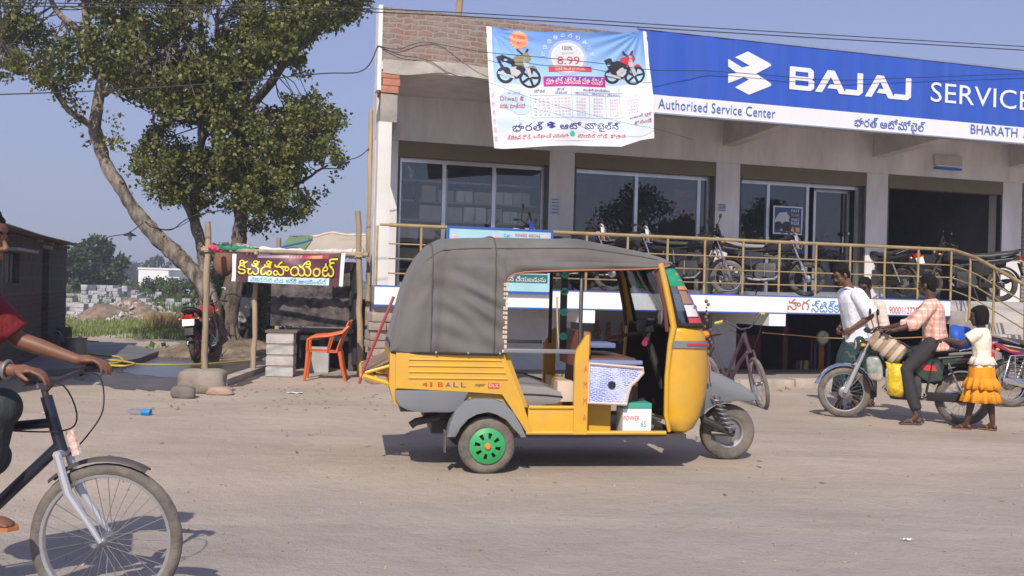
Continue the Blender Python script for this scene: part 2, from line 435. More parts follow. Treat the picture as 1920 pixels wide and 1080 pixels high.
# ---------------------------------------------------------------- mounds
EARTH = mat('dry_earth', (0.22, 0.165, 0.12), 0.95, var=0.45, vscale=3.5, bump=1.0, bscale=9, bdist=.08)
def mound(name, c, rx, ry, h, m, seed, rough=0.25, nz=1.3):
    rr = random.Random(seed); ph = [(rr.uniform(1, nz * 4), rr.uniform(1, nz * 4), rr.uniform(0, 6.3), rr.uniform(0.3, 1)) for _ in range(9)]
    def f(u, v):
        a = u * 2 * pi; r = v
        ex = 1 + 0.16 * sin(3 * a + seed) + 0.09 * sin(5 * a + 2 * seed)
        x, y = cos(a) * r * rx * ex, sin(a) * r * ry * ex
        z = h * max(0, (cos(pi * min(1, r)) * 0.5 + 0.5)) ** 0.8
        n = sum(w * sin(k * x + l * y + p) for k, l, p, w in ph) / 4
        return (c[0] + x, c[1] + y, z + rough * h * n * (1 - r) * 1.2 - 0.03 * r)
    q = MB(); q.grid(f, 64, 22); return tag(q.build(name, m, smooth=180), kind='structure')
mound('earth_mound', (at(425, 660, 18.7).x, 18.8), 1.85, 1.25, 0.36, EARTH, 4)
mound('rubble_ground', (at(236, 590, 33).x, 33.5), 2.2, 2.2, .66, EARTH, 9, 0.5)
RUBBLE = mat('rubble_stone', (0.34, 0.29, 0.25), 0.9, var=0.4, vscale=1.5, col2=(0.5, 0.47, 0.44))
def stones(name, n, pos, smin, smax, m, seed):
    rr = random.Random(seed); q = MB(); _t = bmesh.new(); bmesh.ops.create_icosphere(_t, subdivisions=1, radius=1); tv = [v.co.copy() for v in _t.verts]; tf = [[v.index for v in f.verts] for f in _t.faces]; _t.free()
    for _ in range(n):
        x, y, z = pos(rr); s = smin * (smax / smin) ** (rr.random() ** 2)
        mm = T(x, y, z) @ Euler((rr.random() * 6, rr.random() * 6, rr.random() * 6)).to_matrix().to_4x4()
        mm = mm @ Matrix.Diagonal((s, s * rr.uniform(.5, .9), s * rr.uniform(.35, .7), 1)); nv = [q.bm.verts.new(mm @ (c * rr.uniform(.85, 1.1))) for c in tv]
        for f in tf: q.face([nv[i] for i in f])
    return tag(q.build(name, m, smooth=0), kind='stuff')
_rc = (at(236, 590, 33).x, 33.5)
def _rub(rr):
    a = rr.random() * 2 * pi; r = sqrt(rr.random())
    return _rc[0] + cos(a) * r * 2.3, _rc[1] + sin(a) * r * 2.1, max(0, 0.62 * (cos(pi * r) * .5 + .5)) + 0.03
stones('rubble_debris', 620, _rub, 0.03, 0.15, RUBBLE, 11)
_mc = (at(425, 660, 18.7).x, 18.8)
def _mnd(rr):
    a = rr.random() * 2 * pi; r = 0.3 + 0.8 * sqrt(rr.random())
    return _mc[0] + cos(a) * r * 1.75, _mc[1] + sin(a) * r * 1.1, max(0, 0.34 * (cos(pi * min(1, r)) * .5 + .5)) + 0.01
stones('mound_debris', 140, _mnd, 0.02, 0.10, mat('earth_clods', (0.27, 0.19, 0.13), 0.95, var=0.3), 12)
PEBBLE = mat('road_pebble', (0.30, 0.255, 0.215), 0.9, var=0.4, vscale=0.8)
def _peb(rr):
    Y = 3.0 + 14 * rr.random() ** 1.3; x = rr.uniform(-0.62, 0.62) * Y
    return x, Y, 0.003
stones('gravel', 3000, _peb, 0.003, 0.014, PEBBLE, 13)
# dry leaves and straw blown about the roadside
LITTER = mat('dry_leaf_litter', (0.16, 0.105, 0.055), 0.9, col2=(0.36, 0.28, 0.18), vscale=1.3)
rr = random.Random(19); _vs = []; _fs = []
for _ in range(300):
    Y = 6 + 11 * rr.random() ** .8; x = rr.uniform(-.6, .6) * Y
    if rr.random() < .45: x, Y = gnd(rr.uniform(280, 760), rr.uniform(700, 770)).xy
    a = rr.random() * 6.28; l = rr.uniform(.012, .04); w = l * rr.uniform(.15, .5); c, s_ = cos(a), sin(a); k = len(_vs); z = rr.uniform(.004, .012)
    _vs += [(x + c * l, Y + s_ * l, z), (x - s_ * w, Y + c * w, z + .008), (x - c * l, Y - s_ * l, z), (x + s_ * w, Y - c * w, z - .001)]; _fs.append((k, k + 1, k + 2, k + 3))
_me = bpy.data.meshes.new('leaf_litter'); _me.from_pydata(_vs, [], _fs); _me.materials.append(LITTER); tag(link_mesh('leaf_litter', _me), kind='stuff')
# crumbs of stone heaped along the shop kerb
def _edge(rr):
    s = rr.uniform(-1.0, 12); o = 2.55 + abs(rr.gauss(0, 0.25))
    return BO.x + BD.x * s + BN.x * o, BO.y + BD.y * s + BN.y * o, 0.01

# ---------------------------------------------------------------- grass, undergrowth
GRASS = mat('field_grass', (0.11, 0.18, 0.035), 0.7, var=0.4, vscale=0.5, col2=(0.22, 0.23, 0.08))
def blades(name, n, pos, h0, h1, m, seed, w=0.012):
    rr = random.Random(seed); vs = []; fs = []
    for _ in range(n):
        x, y, z = pos(rr); h = rr.uniform(h0, h1); a = rr.random() * 6.28; l = rr.uniform(0, .5) * h; k = len(vs)
        dx, dy = cos(a) * w * rr.uniform(.6, 1.4), sin(a) * w
        ox, oy = cos(a + 1.3) * l, sin(a + 1.3) * l
        vs += [(x - dx, y - dy, z), (x + dx, y + dy, z), (x + ox * .4 + dx * .6, y + oy * .4 + dy * .6, z + h * .6), (x + ox, y + oy, z + h)]
        fs += [(k, k + 1, k + 2), (k, k + 2, k + 3)]
    me = bpy.data.meshes.new(name); me.from_pydata(vs, [], fs); me.materials.append(m)
    return tag(link_mesh(name, me), kind='stuff')
def _gr(rr):
    while 1:
        Y = rr.uniform(23.5, 37); u = rr.uniform(118, 360); p = at(u, 600, Y)
        if sin(p.x * 1.3 + p.y * .7) + sin(p.x * 2.9 - p.y) * .6 + rr.uniform(-1, 1) > -0.35: return p.x, p.y, 0
blades('grass', 16000, _gr, 0.05, 0.19, GRASS, 21, 0.016)
def _gr2(rr):
    Y = rr.uniform(38, 130); return at(rr.uniform(110, 520), 560, Y).x, Y, 0
blades('field_grass', 14000, _gr2, 0.2, 0.75, mat('far_grass', (0.07, 0.11, 0.035), 0.8, var=0.4, vscale=0.1), 22, 0.06)
def _gr3(rr):
    Y = rr.uniform(26.5, 31); return at(rr.uniform(275, 380), 590, Y).x, Y, 0
blades('dry_grass', 2500, _gr3, 0.15, 0.5, mat('straw_grass', (0.24, 0.17, 0.075), 0.8, var=0.3, vscale=.8), 23, 0.012)

# ---------------------------------------------------------------- foliage
def leaf_mat(name, c1, c2, trans=0.25, rough=0.45):
    m = bpy.data.materials.new(name); m.use_nodes = True; N, L, b = nodes(m)
    gi = N.new('ShaderNodeNewGeometry'); r = N.new('ShaderNodeValToRGB')
    e = r.color_ramp.elements; e[0].color = (*c1, 1); e[1].color = (*c2, 1); e[0].position = 0.15; e[1].position = 0.95
    n = N.new('ShaderNodeTexNoise'); n.inputs['Scale'].default_value = 0.9; tc = N.new('ShaderNodeTexCoord'); L.new(tc.outputs['Object'], n.inputs['Vector'])
    mx = N.new('ShaderNodeMath'); mx.operation = 'MULTIPLY_ADD'; mx.inputs[1].default_value = 0.55
    mm = N.new('ShaderNodeMath'); mm.operation = 'MULTIPLY'; mm.inputs[1].default_value = 0.55; L.new(n.outputs['Fac'], mm.inputs[0])
    L.new(gi.outputs['Random Per Island'], mx.inputs[0]); L.new(mm.outputs[0], mx.inputs[2]); L.new(mx.outputs[0], r.inputs[0])
    L.new(r.outputs[0], b.inputs['Base Color']); b.inputs['Roughness'].default_value = rough; b.inputs['Specular IOR Level'].default_value = 0.4
    tl = N.new('ShaderNodeBsdfTranslucent'); L.new(r.outputs[0], tl.inputs[0])
    ms = N.new('ShaderNodeMixShader'); ms.inputs[0].default_value = trans; L.new(b.outputs[0], ms.inputs[1]); L.new(tl.outputs[0], ms.inputs[2])
    L.new(ms.outputs[0], N['Material Output'].inputs[0]); return m
def leaf_mesh(name, clusters, leaf, m, seed, hang=0.4):
    """clusters: (centre, radius, number of leaves)"""
    rg = np.random.default_rng(seed)
    tot = sum(c[2] for c in clusters)
    cen = np.repeat(np.array([tuple(c[0]) for c in clusters]), [c[2] for c in clusters], axis=0)
    rad = np.repeat(np.array([c[1] for c in clusters]), [c[2] for c in clusters])
    d = rg.normal(size=(tot, 3)); d /= np.linalg.norm(d, axis=1)[:, None]; r = rg.random(tot) ** 0.5
    P = cen + d * (rad * r)[:, None] * np.array([1, 1, 0.8])
    L_ = leaf * rg.uniform(0.6, 1.25, tot)
    t = rg.normal(size=(tot, 3)); t[:, 2] -= hang; t /= np.linalg.norm(t, axis=1)[:, None]
    w = np.cross(t, rg.normal(size=(tot, 3))); w /= np.linalg.norm(w, axis=1)[:, None]
    n = np.cross(t, w)
    V = np.empty((tot, 6, 3)); l = L_[:, None]
    V[:, 0] = P; V[:, 1] = P + t * l * .42 + w * l * .40 + n * l * .09; V[:, 2] = P + t * l * .42 - w * l * .40 + n * l * .09
    V[:, 3] = P + t * l * .45; V[:, 4] = P + t * l * 1.05 - n * l * .12; V[:, 5] = P + t * l * .15
    # faces: two folded halves meeting at the midrib (0,1,4,3) and (0,3,4,2)
    V = V[:, :5]
    base = np.arange(tot)[:, None] * 5
    F = np.concatenate([base + np.array([[0, 1, 4, 3]]), base + np.array([[0, 3, 4, 2]])], axis=1).reshape(-1, 4)
    me = bpy.data.meshes.new(name); me.vertices.add(tot * 5); me.vertices.foreach_set('co', V.reshape(-1))
    me.loops.add(F.size); me.loops.foreach_set('vertex_index', F.reshape(-1)); me.polygons.add(len(F))
    me.polygons.foreach_set('loop_start', np.arange(len(F)) * 4); me.polygons.foreach_set('loop_total', np.full(len(F), 4))
    me.update(calc_edges=True); me.validate(); me.materials.append(m); return me
def inside(poly, x, y):
    c = False; n = len(poly)
    for i in range(n):
        (x1, y1), (x2, y2) = poly[i], poly[(i + 1) % n]
        if (y1 > y) != (y2 > y) and x < (x2 - x1) * (y - y1) / (y2 - y1) + x1: c = not c
    return c

BARK = mat('mottled_bark', (0.075, 0.055, 0.042), 0.9, col2=(0.33, 0.285, 0.24), vscale=8.0, bump=1.0, bscale=9, stretch=(1, 1, 0.4), bdist=.07)
BARKDARK = mat('dark_bark', (0.085, 0.066, 0.052), 0.9, col2=(0.19, 0.15, 0.12), vscale=6, bump=1.0, bscale=11, stretch=(1, 1, 0.3), bdist=.07)
LEAF = leaf_mat('peepal_leaf', (0.026, 0.048, 0.014), (0.27, 0.28, 0.075), .34)
FARLEAF = leaf_mat('far_leaf', (0.022, 0.042, 0.018), (0.075, 0.11, 0.035))
BUSHLEAF = leaf_mat('bush_leaf', (0.04, 0.07, 0.02), (0.13, 0.17, 0.05))
def pxpath(pts, Y):
    return [at(u, v, Y + (p[0] if p else 0)) for (u, v, *p) in pts]
def limb(q, pts, radii, seed=0, seg=12, NS=5):
    """smooth, slightly knobbly branch through pts"""
    rr = random.Random(seed); P = [Vector(p) for p in pts]; out = []; R = []
    for i in range(len(P) - 1):
        p0, p1, p2, p3 = P[max(i - 1, 0)], P[i], P[i + 1], P[min(i + 2, len(P) - 1)]
        for k in range(NS):
            t = k / NS
            out.append(0.5 * ((2 * p1) + (p2 - p0) * t + (2 * p0 - 5 * p1 + 4 * p2 - p3) * t * t + (3 * p1 - p0 - 3 * p2 + p3) * t ** 3))
            R.append(lerp(radii[i], radii[i + 1], t) * rr.uniform(0.94, 1.07))
    out.append(P[-1]); R.append(radii[-1]); q.tube(out, R, seg); return q
from mathutils import noise as mnoise
def gnarl(q):
    for v in q.bm.verts:
        p = v.co; w = mnoise.noise_vector(Vector((p.x * 3, p.y * 3, p.z * 1.6))) * .045 + mnoise.noise_vector(Vector((p.x * 11, p.y * 11, p.z * 4))) * .024; v.co = p + w
def crown_clusters(poly, Y, dY, n, rad, leaves, seed, gap=0.35, gapscale=0.012, twigs=None, origin_pts=None):
    rr = random.Random(seed); xs = [p[0] for p in poly]; ys = [p[1] for p in poly]; out = []
    ph = [(rr.uniform(-1, 1), rr.uniform(-1, 1), rr.uniform(0, 6.3)) for _ in range(6)]
    tries = 0
    while len(out) < n and tries < n * 60:
        tries += 1
        u, v = rr.uniform(min(xs), max(xs)), rr.uniform(min(ys), max(ys))
        if not inside(poly, u, v): continue
        nz = sum(sin((a * u + b * v) * gapscale * 3 + p) for a, b, p in ph) / 2.4
        if nz < -1 + gap * 2 - rr.random() * 0.5: continue
        c = at(u, v, Y + rr.uniform(-dY, dY)); out.append((c, rad * rr.uniform(.65, 1.3), int(leaves * rr.uniform(.6, 1.4))))
        if twigs is not None and origin_pts and rr.random() < 0.5:
            o = min(origin_pts, key=lambda p: (p - c).length); mid = o.lerp(c, .5) + Vector((rr.uniform(-.15, .15), rr.uniform(-.15, .15), rr.uniform(-.2, .1)))
            if (o - c).length < 1.5: twigs.tube([o, mid, c], [0.016, 0.010, 0.004], 5)
    return out

# the two big roadside trees
Yt = 18.6
tr = empty('leaning_tree', gnd(392, 672).xyz if False else (at(395, 640, Yt).x, Yt, 0.1), 0, 'large roadside tree with mottled pale trunk leaning to the left and a forked second stem', 'tree', 'big trees by the stall')
inv = tr.matrix_world.inverted()
q = MB()
main = pxpath([(402, 660), (398, 600), (388, 545), (345, 492), (282, 430), (232, 365), (196, 300), (178, 235), (186, 170), (192, 110), (170, 60), (158, 0), (150, -80)], Yt)
limb(q, main, [.24, .175, .15, .145, .135, .12, .11, .10, .09, .08, .065, .05, .04], 1, 30, 12)
br1 = pxpath([(186, 140), (165, 100, .2), (140, 55, .4), (100, 10, .6), (70, -60, .8)], Yt); limb(q, br1, [.10, .085, .07, .05, .03], 2)
br2 = pxpath([(180, 240), (130, 205, -.3), (92, 158, -.5), (40, 120, -.7), (-10, 60, -.9)], Yt); limb(q, br2, [.07, .055, .05, .04, .03], 3)
br3 = pxpath([(192, 120), (215, 60, .3), (250, 0, .6), (290, -80, .8)], Yt); limb(q, br3, [.09, .07, .055, .04], 4)
br4 = pxpath([(188, 180), (235, 150, -.5), (290, 110, -.9), (350, 60, -1.1)], Yt); limb(q, br4, [.07, .055, .04, .03], 5)
st = pxpath([(400, 640, .3), (386, 560, .3), (378, 480, .3), (366, 400, .3), (368, 330, .3), (376, 250, .3), (380, 170, .3), (378, 80, .3), (372, -20, .3)], Yt)
limb(q, st, [.16, .125, .105, .095, .088, .08, .07, .06, .045], 6, 24, 10)
fk = pxpath([(368, 420, .3), (345, 375, .1), (318, 335, -.1), (300, 290, -.2), (285, 240, -.3)], Yt); limb(q, fk, [.08, .07, .06, .045, .03], 7)
fk2 = pxpath([(376, 260, .3), (400, 200, .5), (430, 150, .6)], Yt); limb(q, fk2, [.08, .06, .04], 8)
# root flutes at the foot
for k in range(9):
    a = k / 9 * 2 * pi + .3; b0 = at(396, 600, Yt); ft = at(397, 668, Yt)
    limb(q, [b0 + Vector((cos(a) * .12, sin(a) * .12, .35)), b0 + Vector((cos(a) * .17, sin(a) * .17, -.2)), Vector((ft.x + cos(a) * .38, Yt + sin(a) * .40, .12))], [.055, .075, .06], 30 + k, 8)
q.xf(inv); gnarl(q); q.build('trunk', BARK, tr, smooth=180)
tw = MB(); dense = lambda *ls: [a.lerp(b, k / 6) for l in ls for a, b in zip(l, l[1:]) for k in range(6)]; org = dense(main[6:], br1, br2, br3, br4)
PA = [(-60, -140), (420, -140), (420, 190), (350, 235), (285, 215), (232, 262), (205, 272), (165, 240), (132, 195), (98, 158), (45, 146), (0, 150), (-60, 160)]
cl = crown_clusters(PA, Yt, 1.7, 760, .225, 56, 51, .36, .011, tw, org)
PA2 = [(300, 120), (430, 110), (420, 330), (398, 378), (372, 395), (348, 372), (322, 388), (300, 372), (265, 355), (248, 320), (256, 275), (292, 240)]
cl += crown_clusters(PA2, Yt + .2, 1.2, 240, .215, 54, 52, .38, .013, tw, dense(st[3:], fk, fk2))
cl += [(c - Vector((0, 0, 0)), .24, 30) for c in pxpath([(150, 225, -.3), (168, 262, .2), (205, 262, -.2), (215, 225), (118, 180, -.4), (60, 140, -.6), (20, 120, -.6), (262, 345, -.2), (312, 378, 0), (390, 372, .3), (372, 388, .2)], Yt)]
tw.xf(inv); tw.build('twigs', BARKDARK, tr)
crown = link_mesh('crown', leaf_mesh('crown', [(inv @ c, r, n) for c, r, n in cl], .077, LEAF, 61), tr)

tr = empty('upright_tree', (at(425, 655, Yt + .4).x, Yt + .4, 0.1), 0, 'large leafy roadside tree with straight dark trunk and fluted roots beside the red motorcycle', 'tree', 'big trees by the stall')
inv = tr.matrix_world.inverted(); q = MB(); Y2 = Yt + .3
tb = pxpath([(420, 690), (422, 640), (432, 570), (444, 500), (450, 420), (452, 350), (455, 270), (458, 190), (462, 110), (468, 20), (474, -90)], Y2)
limb(q, tb, [.28, .20, .17, .15, .13, .12, .11, .10, .09, .075, .05], 9, 30, 12)
b1 = pxpath([(452, 360), (490, 310, -.3), (535, 275, -.5), (590, 240, -.6), (635, 228, -.7)], Y2); limb(q, b1, [.09, .075, .055, .035, .02], 10)
b2 = pxpath([(450, 400), (500, 375, .2), (555, 345, .3), (615, 310, .4)], Y2); limb(q, b2, [.08, .06, .045, .02], 11)
b3 = pxpath([(457, 220), (510, 150, -.3), (570, 80, -.5), (640, 20, -.7), (690, -40, -.9)], Y2); limb(q, b3, [.10, .08, .06, .045, .03], 12)
b4 = pxpath([(456, 260), (425, 200, -.5), (410, 120, -.8), (405, 30, -1)], Y2); limb(q, b4, [.08, .06, .05, .03], 13)
b5 = pxpath([(460, 160), (520, 100, .6), (560, 20, 1.0), (590, -70, 1.2)], Y2); limb(q, b5, [.08, .06, .05, .03], 14)
for k in range(9):
    a = k / 9 * 2 * pi; b0 = at(428, 590, Y2); ft = at(420, 700, Y2)
    limb(q, [b0 + Vector((cos(a) * .10, sin(a) * .10, .3)), b0 + Vector((cos(a) * .17 - .02, sin(a) * .17, -.35)), Vector((ft.x + cos(a) * .40, Y2 + sin(a) * .38, .12))], [.05, .07, .05], 50 + k, 8)
q.xf(inv); gnarl(q); q.build('trunk', BARKDARK, tr, smooth=180)
tw = MB()
PB = [(390, -140), (730, -140), (690, 0), (645, 40), (592, 68), (556, 92), (585, 125), (572, 150), (590, 182), (648, 226), (606, 255), (648, 292), (630, 328), (634, 350), (594, 366), (556, 412), (512, 420), (480, 436), (452, 372), (425, 392), (406, 330), (398, 180)]
cl = crown_clusters(PB, Y2, 1.7, 940, .22, 58, 53, .335, .012, tw, dense(tb[4:], b1, b2, b3, b4, b5))
cl += [(c, .20, 22) for c in pxpath([(640, 228, -.6), (610, 240, -.5), (585, 210, -.3), (640, 298, .3), (628, 332, .3), (610, 360), (570, 400), (535, 415), (500, 425), (472, 428), (440, 385), (425, 378), (680, 5, -.8), (640, 35, -.6), (600, 60, -.5), (575, 140), (625, 268), (560, 372), (525, 385)], Y2)]
tw.xf(inv); tw.build('twigs', BARKDARK, tr)
link_mesh('crown', leaf_mesh('crown', [(inv @ c, r, n) for c, r, n in cl], .077, LEAF, 62), tr)

# ---------------------------------------------------------------- trees and bushes farther off
def small_tree(name, u, v, Y, h, w, label, seed, m=FARLEAF, leaf=.16, n=60, per=40, cat='tree', group=None, trunk=True, low=.25):
    b = gnd(u, v) if Y is None else Vector((at(u, 500, Y).x, Y, 0))
    o = empty(name, b, 0, label, cat, group); rr = random.Random(seed); q = MB()
    if trunk:
        limb(q, [Vector((0, 0, -.1)), Vector((rr.uniform(-.1, .1), 0, h * .35)), Vector((rr.uniform(-.2, .2), rr.uniform(-.2, .2), h * .8))], [h * .035, h * .028, h * .012], seed, 8)
    cs = []
    for i in range(n):
        t = rr.random(); z = h * lerp(low, .95, t); prof = sin(pi * min(1, (t * .85 + .12))) ** .6
        a = rr.random() * 6.28; r = w * .5 * prof * sqrt(rr.random()) * rr.uniform(.7, 1.15)
        p = Vector((cos(a) * r, sin(a) * r, z)); cs.append((p, w * .12, per))
        if trunk and i % 3 == 0: q.tube([(0, 0, z * .6), p * .6 + Vector((0, 0, z * .35)), p], [h * .012, h * .008, h * .003], 5)
    if trunk: q.build('trunk', BARKDARK, o)
    else:
        for k in range(6):
            a = k * 1.05; q.tube([(0, 0, 0), (cos(a) * w * .2, sin(a) * w * .2, h * .5), (cos(a) * w * .35, sin(a) * w * .35, h * .85)], [h * .02, h * .014, h * .005], 5)
        q.build('stem', BARKDARK, o)
    link_mesh('crown' if trunk else 'foliage', leaf_mesh('crown', cs, leaf, m, seed), o); return o
G_FAR = 'trees beyond the field'
small_tree('field_tree', 180, 520, 66, 4.2, 3.9, 'round dark green tree rising behind the block stacks, right of the hut', 71, leaf=.26, n=120, per=40, group=G_FAR)
small_tree('field_tree', 143, 520, 60, 3.1, 2.9, 'lower broad tree at the hut corner, left of the round dark tree', 72, leaf=.24, n=80, per=36, group=G_FAR)
small_tree('field_tree', 293, 500, 150, 5.2, 4.6, 'small tree standing behind the flat white house', 73, leaf=.4, n=60, per=30, group=G_FAR)
small_tree('field_tree', 240, 505, 190, 4.6, 7.0, 'low hazy tree left of the flat white house', 74, leaf=.5, n=60, per=30, group=G_FAR)
small_tree('field_tree', 412, 505, 40, 3.0, 2.2, 'slender green tree seen between the leaning trunk and the stall banner', 75, leaf=.18, n=60, per=36, group=G_FAR, m=BUSHLEAF)
G_BUSH = 'bushes by the field'
for k, (u, v, Y, h, w, lab) in enumerate([
    (290, 540, 62, 1.5, 3.2, 'feathery bush in front of the flat white house'),
    (346, 540, 55, 1.3, 3.4, 'wide green bush between the white house and the leaning trunk'),
    (205, 540, 74, 1.2, 5.5, 'low spreading bush beneath the round dark tree'),
    (462, 640, 23, 2.0, 1.7, 'tall leafy bush behind the standing man'),
    (502, 640, 24.5, 1.9, 1.8, 'tall leafy bush behind the thin stall pole'),
    (425, 600, 27, 1.5, 1.8, 'leafy bush between the two big trunks'),
    (545, 620, 30, 1.6, 2.4, 'green bush behind the stall board')]):
    small_tree('bush', u, v, Y, h, w, lab, 80 + k, m=BUSHLEAF, leaf=.07 * (1 + Y / 50), n=70, per=48, cat='bush', group=G_BUSH, trunk=False, low=.06)
# far wood on the horizon
rr = random.Random(91); cs = []
for i in range(420):
    X = rr.uniform(-260, 60); Y = rr.uniform(300, 340); h = 3.2 + 2.2 * sin(X * .06) + 1.5 * sin(X * .17 + 1)
    cs.append((Vector((X, Y, rr.uniform(0, 1) * max(1.2, h))), 2.2, 26))
tag(link_mesh('far_woods', leaf_mesh('far_woods', cs, 1.2, FARLEAF, 92)), kind='stuff')
# trees across the road, behind the camera: the shop glass mirrors them
for k, (u, L_, h, w, lab) in enumerate([(1190, 46, 8.4, 6.4, 'broad tree across the road, mirrored in the middle shop window'), (1285, 47, 6.6, 4.6, 'narrow tree across the road, mirrored at the right of the middle shop window'), (1120, 44, 4.6, 6.0, 'low tree across the road, mirrored at the left of the middle shop window'), (1450, 48, 7.6, 7.0, 'tree across the road, mirrored in the third shop window'), (935, 44, 3.6, 7.5, 'low bushy tree across the road, mirrored in the left shop window')]):
    ph_ = atan2(F_PX, 6140); nn_ = Vector((sin(ph_), -cos(ph_), 0)); oo_ = Vector(((740 - 960) / F_PX * 16, 16, 0)); hit = onplane(u, 548, oo_, nn_); dv = (hit - Vector((0, 0, EYE))).normalized(); dv = dv - 2 * dv.dot(nn_) * nn_
    o = small_tree('roadside_tree', 0, 0, 10, h, w, lab, 95 + k, leaf=.24, n=110, per=44, group='trees across the road'); q_ = hit + dv * L_; o.location = (q_.x, q_.y, 0)

# ================================================================ the showroom
PHI = atan2(F_PX, 6140)
BO = Vector(((740 - 960) / F_PX * 16, 16, 0))                       # left edge of the first shop window, pillar plane
BD = Vector((cos(PHI), sin(PHI), 0)); BN = Vector((sin(PHI), -cos(PHI), 0))
def bw(s, o, z): return BO + BD * s + BN * o + Vector((0, 0, z))    # along the front, out of it, up
def bpx(u, v, o):
    p = onplane(u, v, BO + BN * o, BN); q = p - BO; return Vector((q.dot(BD), -o, p.z))   # local: x along, y inwards, z up
BL = T(BO) @ RZ(PHI)

PLASTER = mat('grimy_white_plaster', (0.76, 0.745, 0.735), 0.85, dust=0.55, dcol=(0.36, 0.325, 0.30), dscale=1.6, stretch=(1, 1, .3), bump=0.12, bscale=14, var=0.08, vscale=2)
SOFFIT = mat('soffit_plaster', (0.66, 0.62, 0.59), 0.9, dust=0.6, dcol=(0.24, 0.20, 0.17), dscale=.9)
WHITEBAND = mat('whitewashed_edge', (0.82, 0.82, 0.82), 0.7, dust=0.25, dcol=(0.5, 0.42, 0.36), dscale=2.2, stretch=(1, 1, 0.35))
BLUELINE = mat('blue_edge_paint', (0.05, 0.12, 0.42), 0.6)
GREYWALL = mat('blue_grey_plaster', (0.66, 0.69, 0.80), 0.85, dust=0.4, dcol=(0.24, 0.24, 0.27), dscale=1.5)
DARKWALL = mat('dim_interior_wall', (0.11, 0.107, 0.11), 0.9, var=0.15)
TILEFLOOR = mat('verandah_floor', (0.42, 0.40, 0.38), 0.5, var=0.1)
SHUTTER = mat('olive_shutter_box', (0.185, 0.15, 0.085), 0.6, dust=0.5, dcol=(0.11, 0.085, 0.055), dscale=3)
SHOPGLASS = glass('shop_glass', (0.86, 0.88, 0.90), 0.075)
def brick_mat(name, c1, c2, mo, scale, bw_=0.5, rh=0.25, msize=0.02, bump=0.6, squash=1.0):
    m = bpy.data.materials.new(name); m.use_nodes = True; N, L, b = nodes(m)
    tc = N.new('ShaderNodeTexCoord'); sp = N.new('ShaderNodeSeparateXYZ'); cb = N.new('ShaderNodeCombineXYZ')
    ad = N.new('ShaderNodeMath'); ad.operation = 'ADD'
    L.new(tc.outputs['Object'], sp.inputs[0]); L.new(sp.outputs[0], ad.inputs[0]); L.new(sp.outputs[1], ad.inputs[1]); L.new(ad.outputs[0], cb.inputs[0]); L.new(sp.outputs[2], cb.inputs[1])
    nz = N.new('ShaderNodeTexNoise'); nz.inputs['Scale'].default_value = 7; nz.inputs['Detail'].default_value = 4; L.new(tc.outputs['Object'], nz.inputs['Vector'])
    vm = N.new('ShaderNodeMixRGB'); vm.blend_type = 'LINEAR_LIGHT'; vm.inputs[0].default_value = 0.045; L.new(cb.outputs[0], vm.inputs[1]); L.new(nz.outputs['Color'], vm.inputs[2])
    br = N.new('ShaderNodeTexBrick'); br.inputs['Scale'].default_value = scale; br.inputs['Brick Width'].default_value = bw_; br.inputs['Row Height'].default_value = rh
    br.inputs['Mortar Size'].default_value = msize; br.inputs['Mortar Smooth'].default_value = 0.25; br.inputs['Bias'].default_value = -0.1
    br.inputs['Color1'].default_value = (*c1, 1); br.inputs['Color2'].default_value = (*c2, 1); br.inputs['Mortar'].default_value = (*mo, 1)
    L.new(vm.outputs[0], br.inputs['Vector'])
    # mortar smeared over the faces
    n2 = N.new('ShaderNodeTexNoise'); n2.inputs['Scale'].default_value = 5; n2.inputs['Detail'].default_value = 7; n2.inputs['Roughness'].default_value = .75; L.new(tc.outputs['Object'], n2.inputs['Vector'])
    rp = N.new('ShaderNodeValToRGB'); rp.color_ramp.elements[0].position = .41; rp.color_ramp.elements[1].position = .57; L.new(n2.outputs['Fac'], rp.inputs[0])
    mx = N.new('ShaderNodeMix'); mx.data_type = 'RGBA'; mu = N.new('ShaderNodeMath'); mu.operation = 'MULTIPLY'; mu.inputs[1].default_value = .7
    L.new(rp.outputs[0], mu.inputs[0]); L.new(mu.outputs[0], mx.inputs[0]); L.new(br.outputs['Color'], mx.inputs[6]); mx.inputs[7].default_value = (*mo, 1)
    L.new(mx.outputs[2], b.inputs['Base Color']); b.inputs['Roughness'].default_value = .92
    bp = N.new('ShaderNodeBump'); bp.inputs['Strength'].default_value = bump; bp.inputs['Distance'].default_value = .02; bp.invert = True
    L.new(br.outputs['Fac'], bp.inputs['Height']); L.new(bp.outputs[0], b.inputs['Normal']); return m
REDBRICK = brick_mat('rough_red_brick', (0.27, 0.135, 0.10), (0.185, 0.11, 0.088), (0.275, 0.245, 0.215), 1.0, 0.215, 0.079, 0.014)
FLYASH = brick_mat('grey_block', (0.42, 0.40, 0.37), (0.33, 0.31, 0.285), (0.25, 0.22, 0.19), 1.0, 0.42, 0.20, 0.018)

bld = empty('showroom_building', BO, PHI, 'long two level motorcycle showroom with raised verandah, brick parapet and half basement shops', 'building')
OV, FL, SO = 1.85, 1.40, 4.46                                        # overhang depth, verandah floor, soffit height
S0, S1 = -0.37, 19.0
OPEN = [(0, 2.57), (3.02, 5.69), (6.17, 8.82), (9.29, 11.94), (12.41, 15.1), (15.55, 18.3)]
SE = 9.18                                                             # where the front strip gives way to the steps
q = MB()
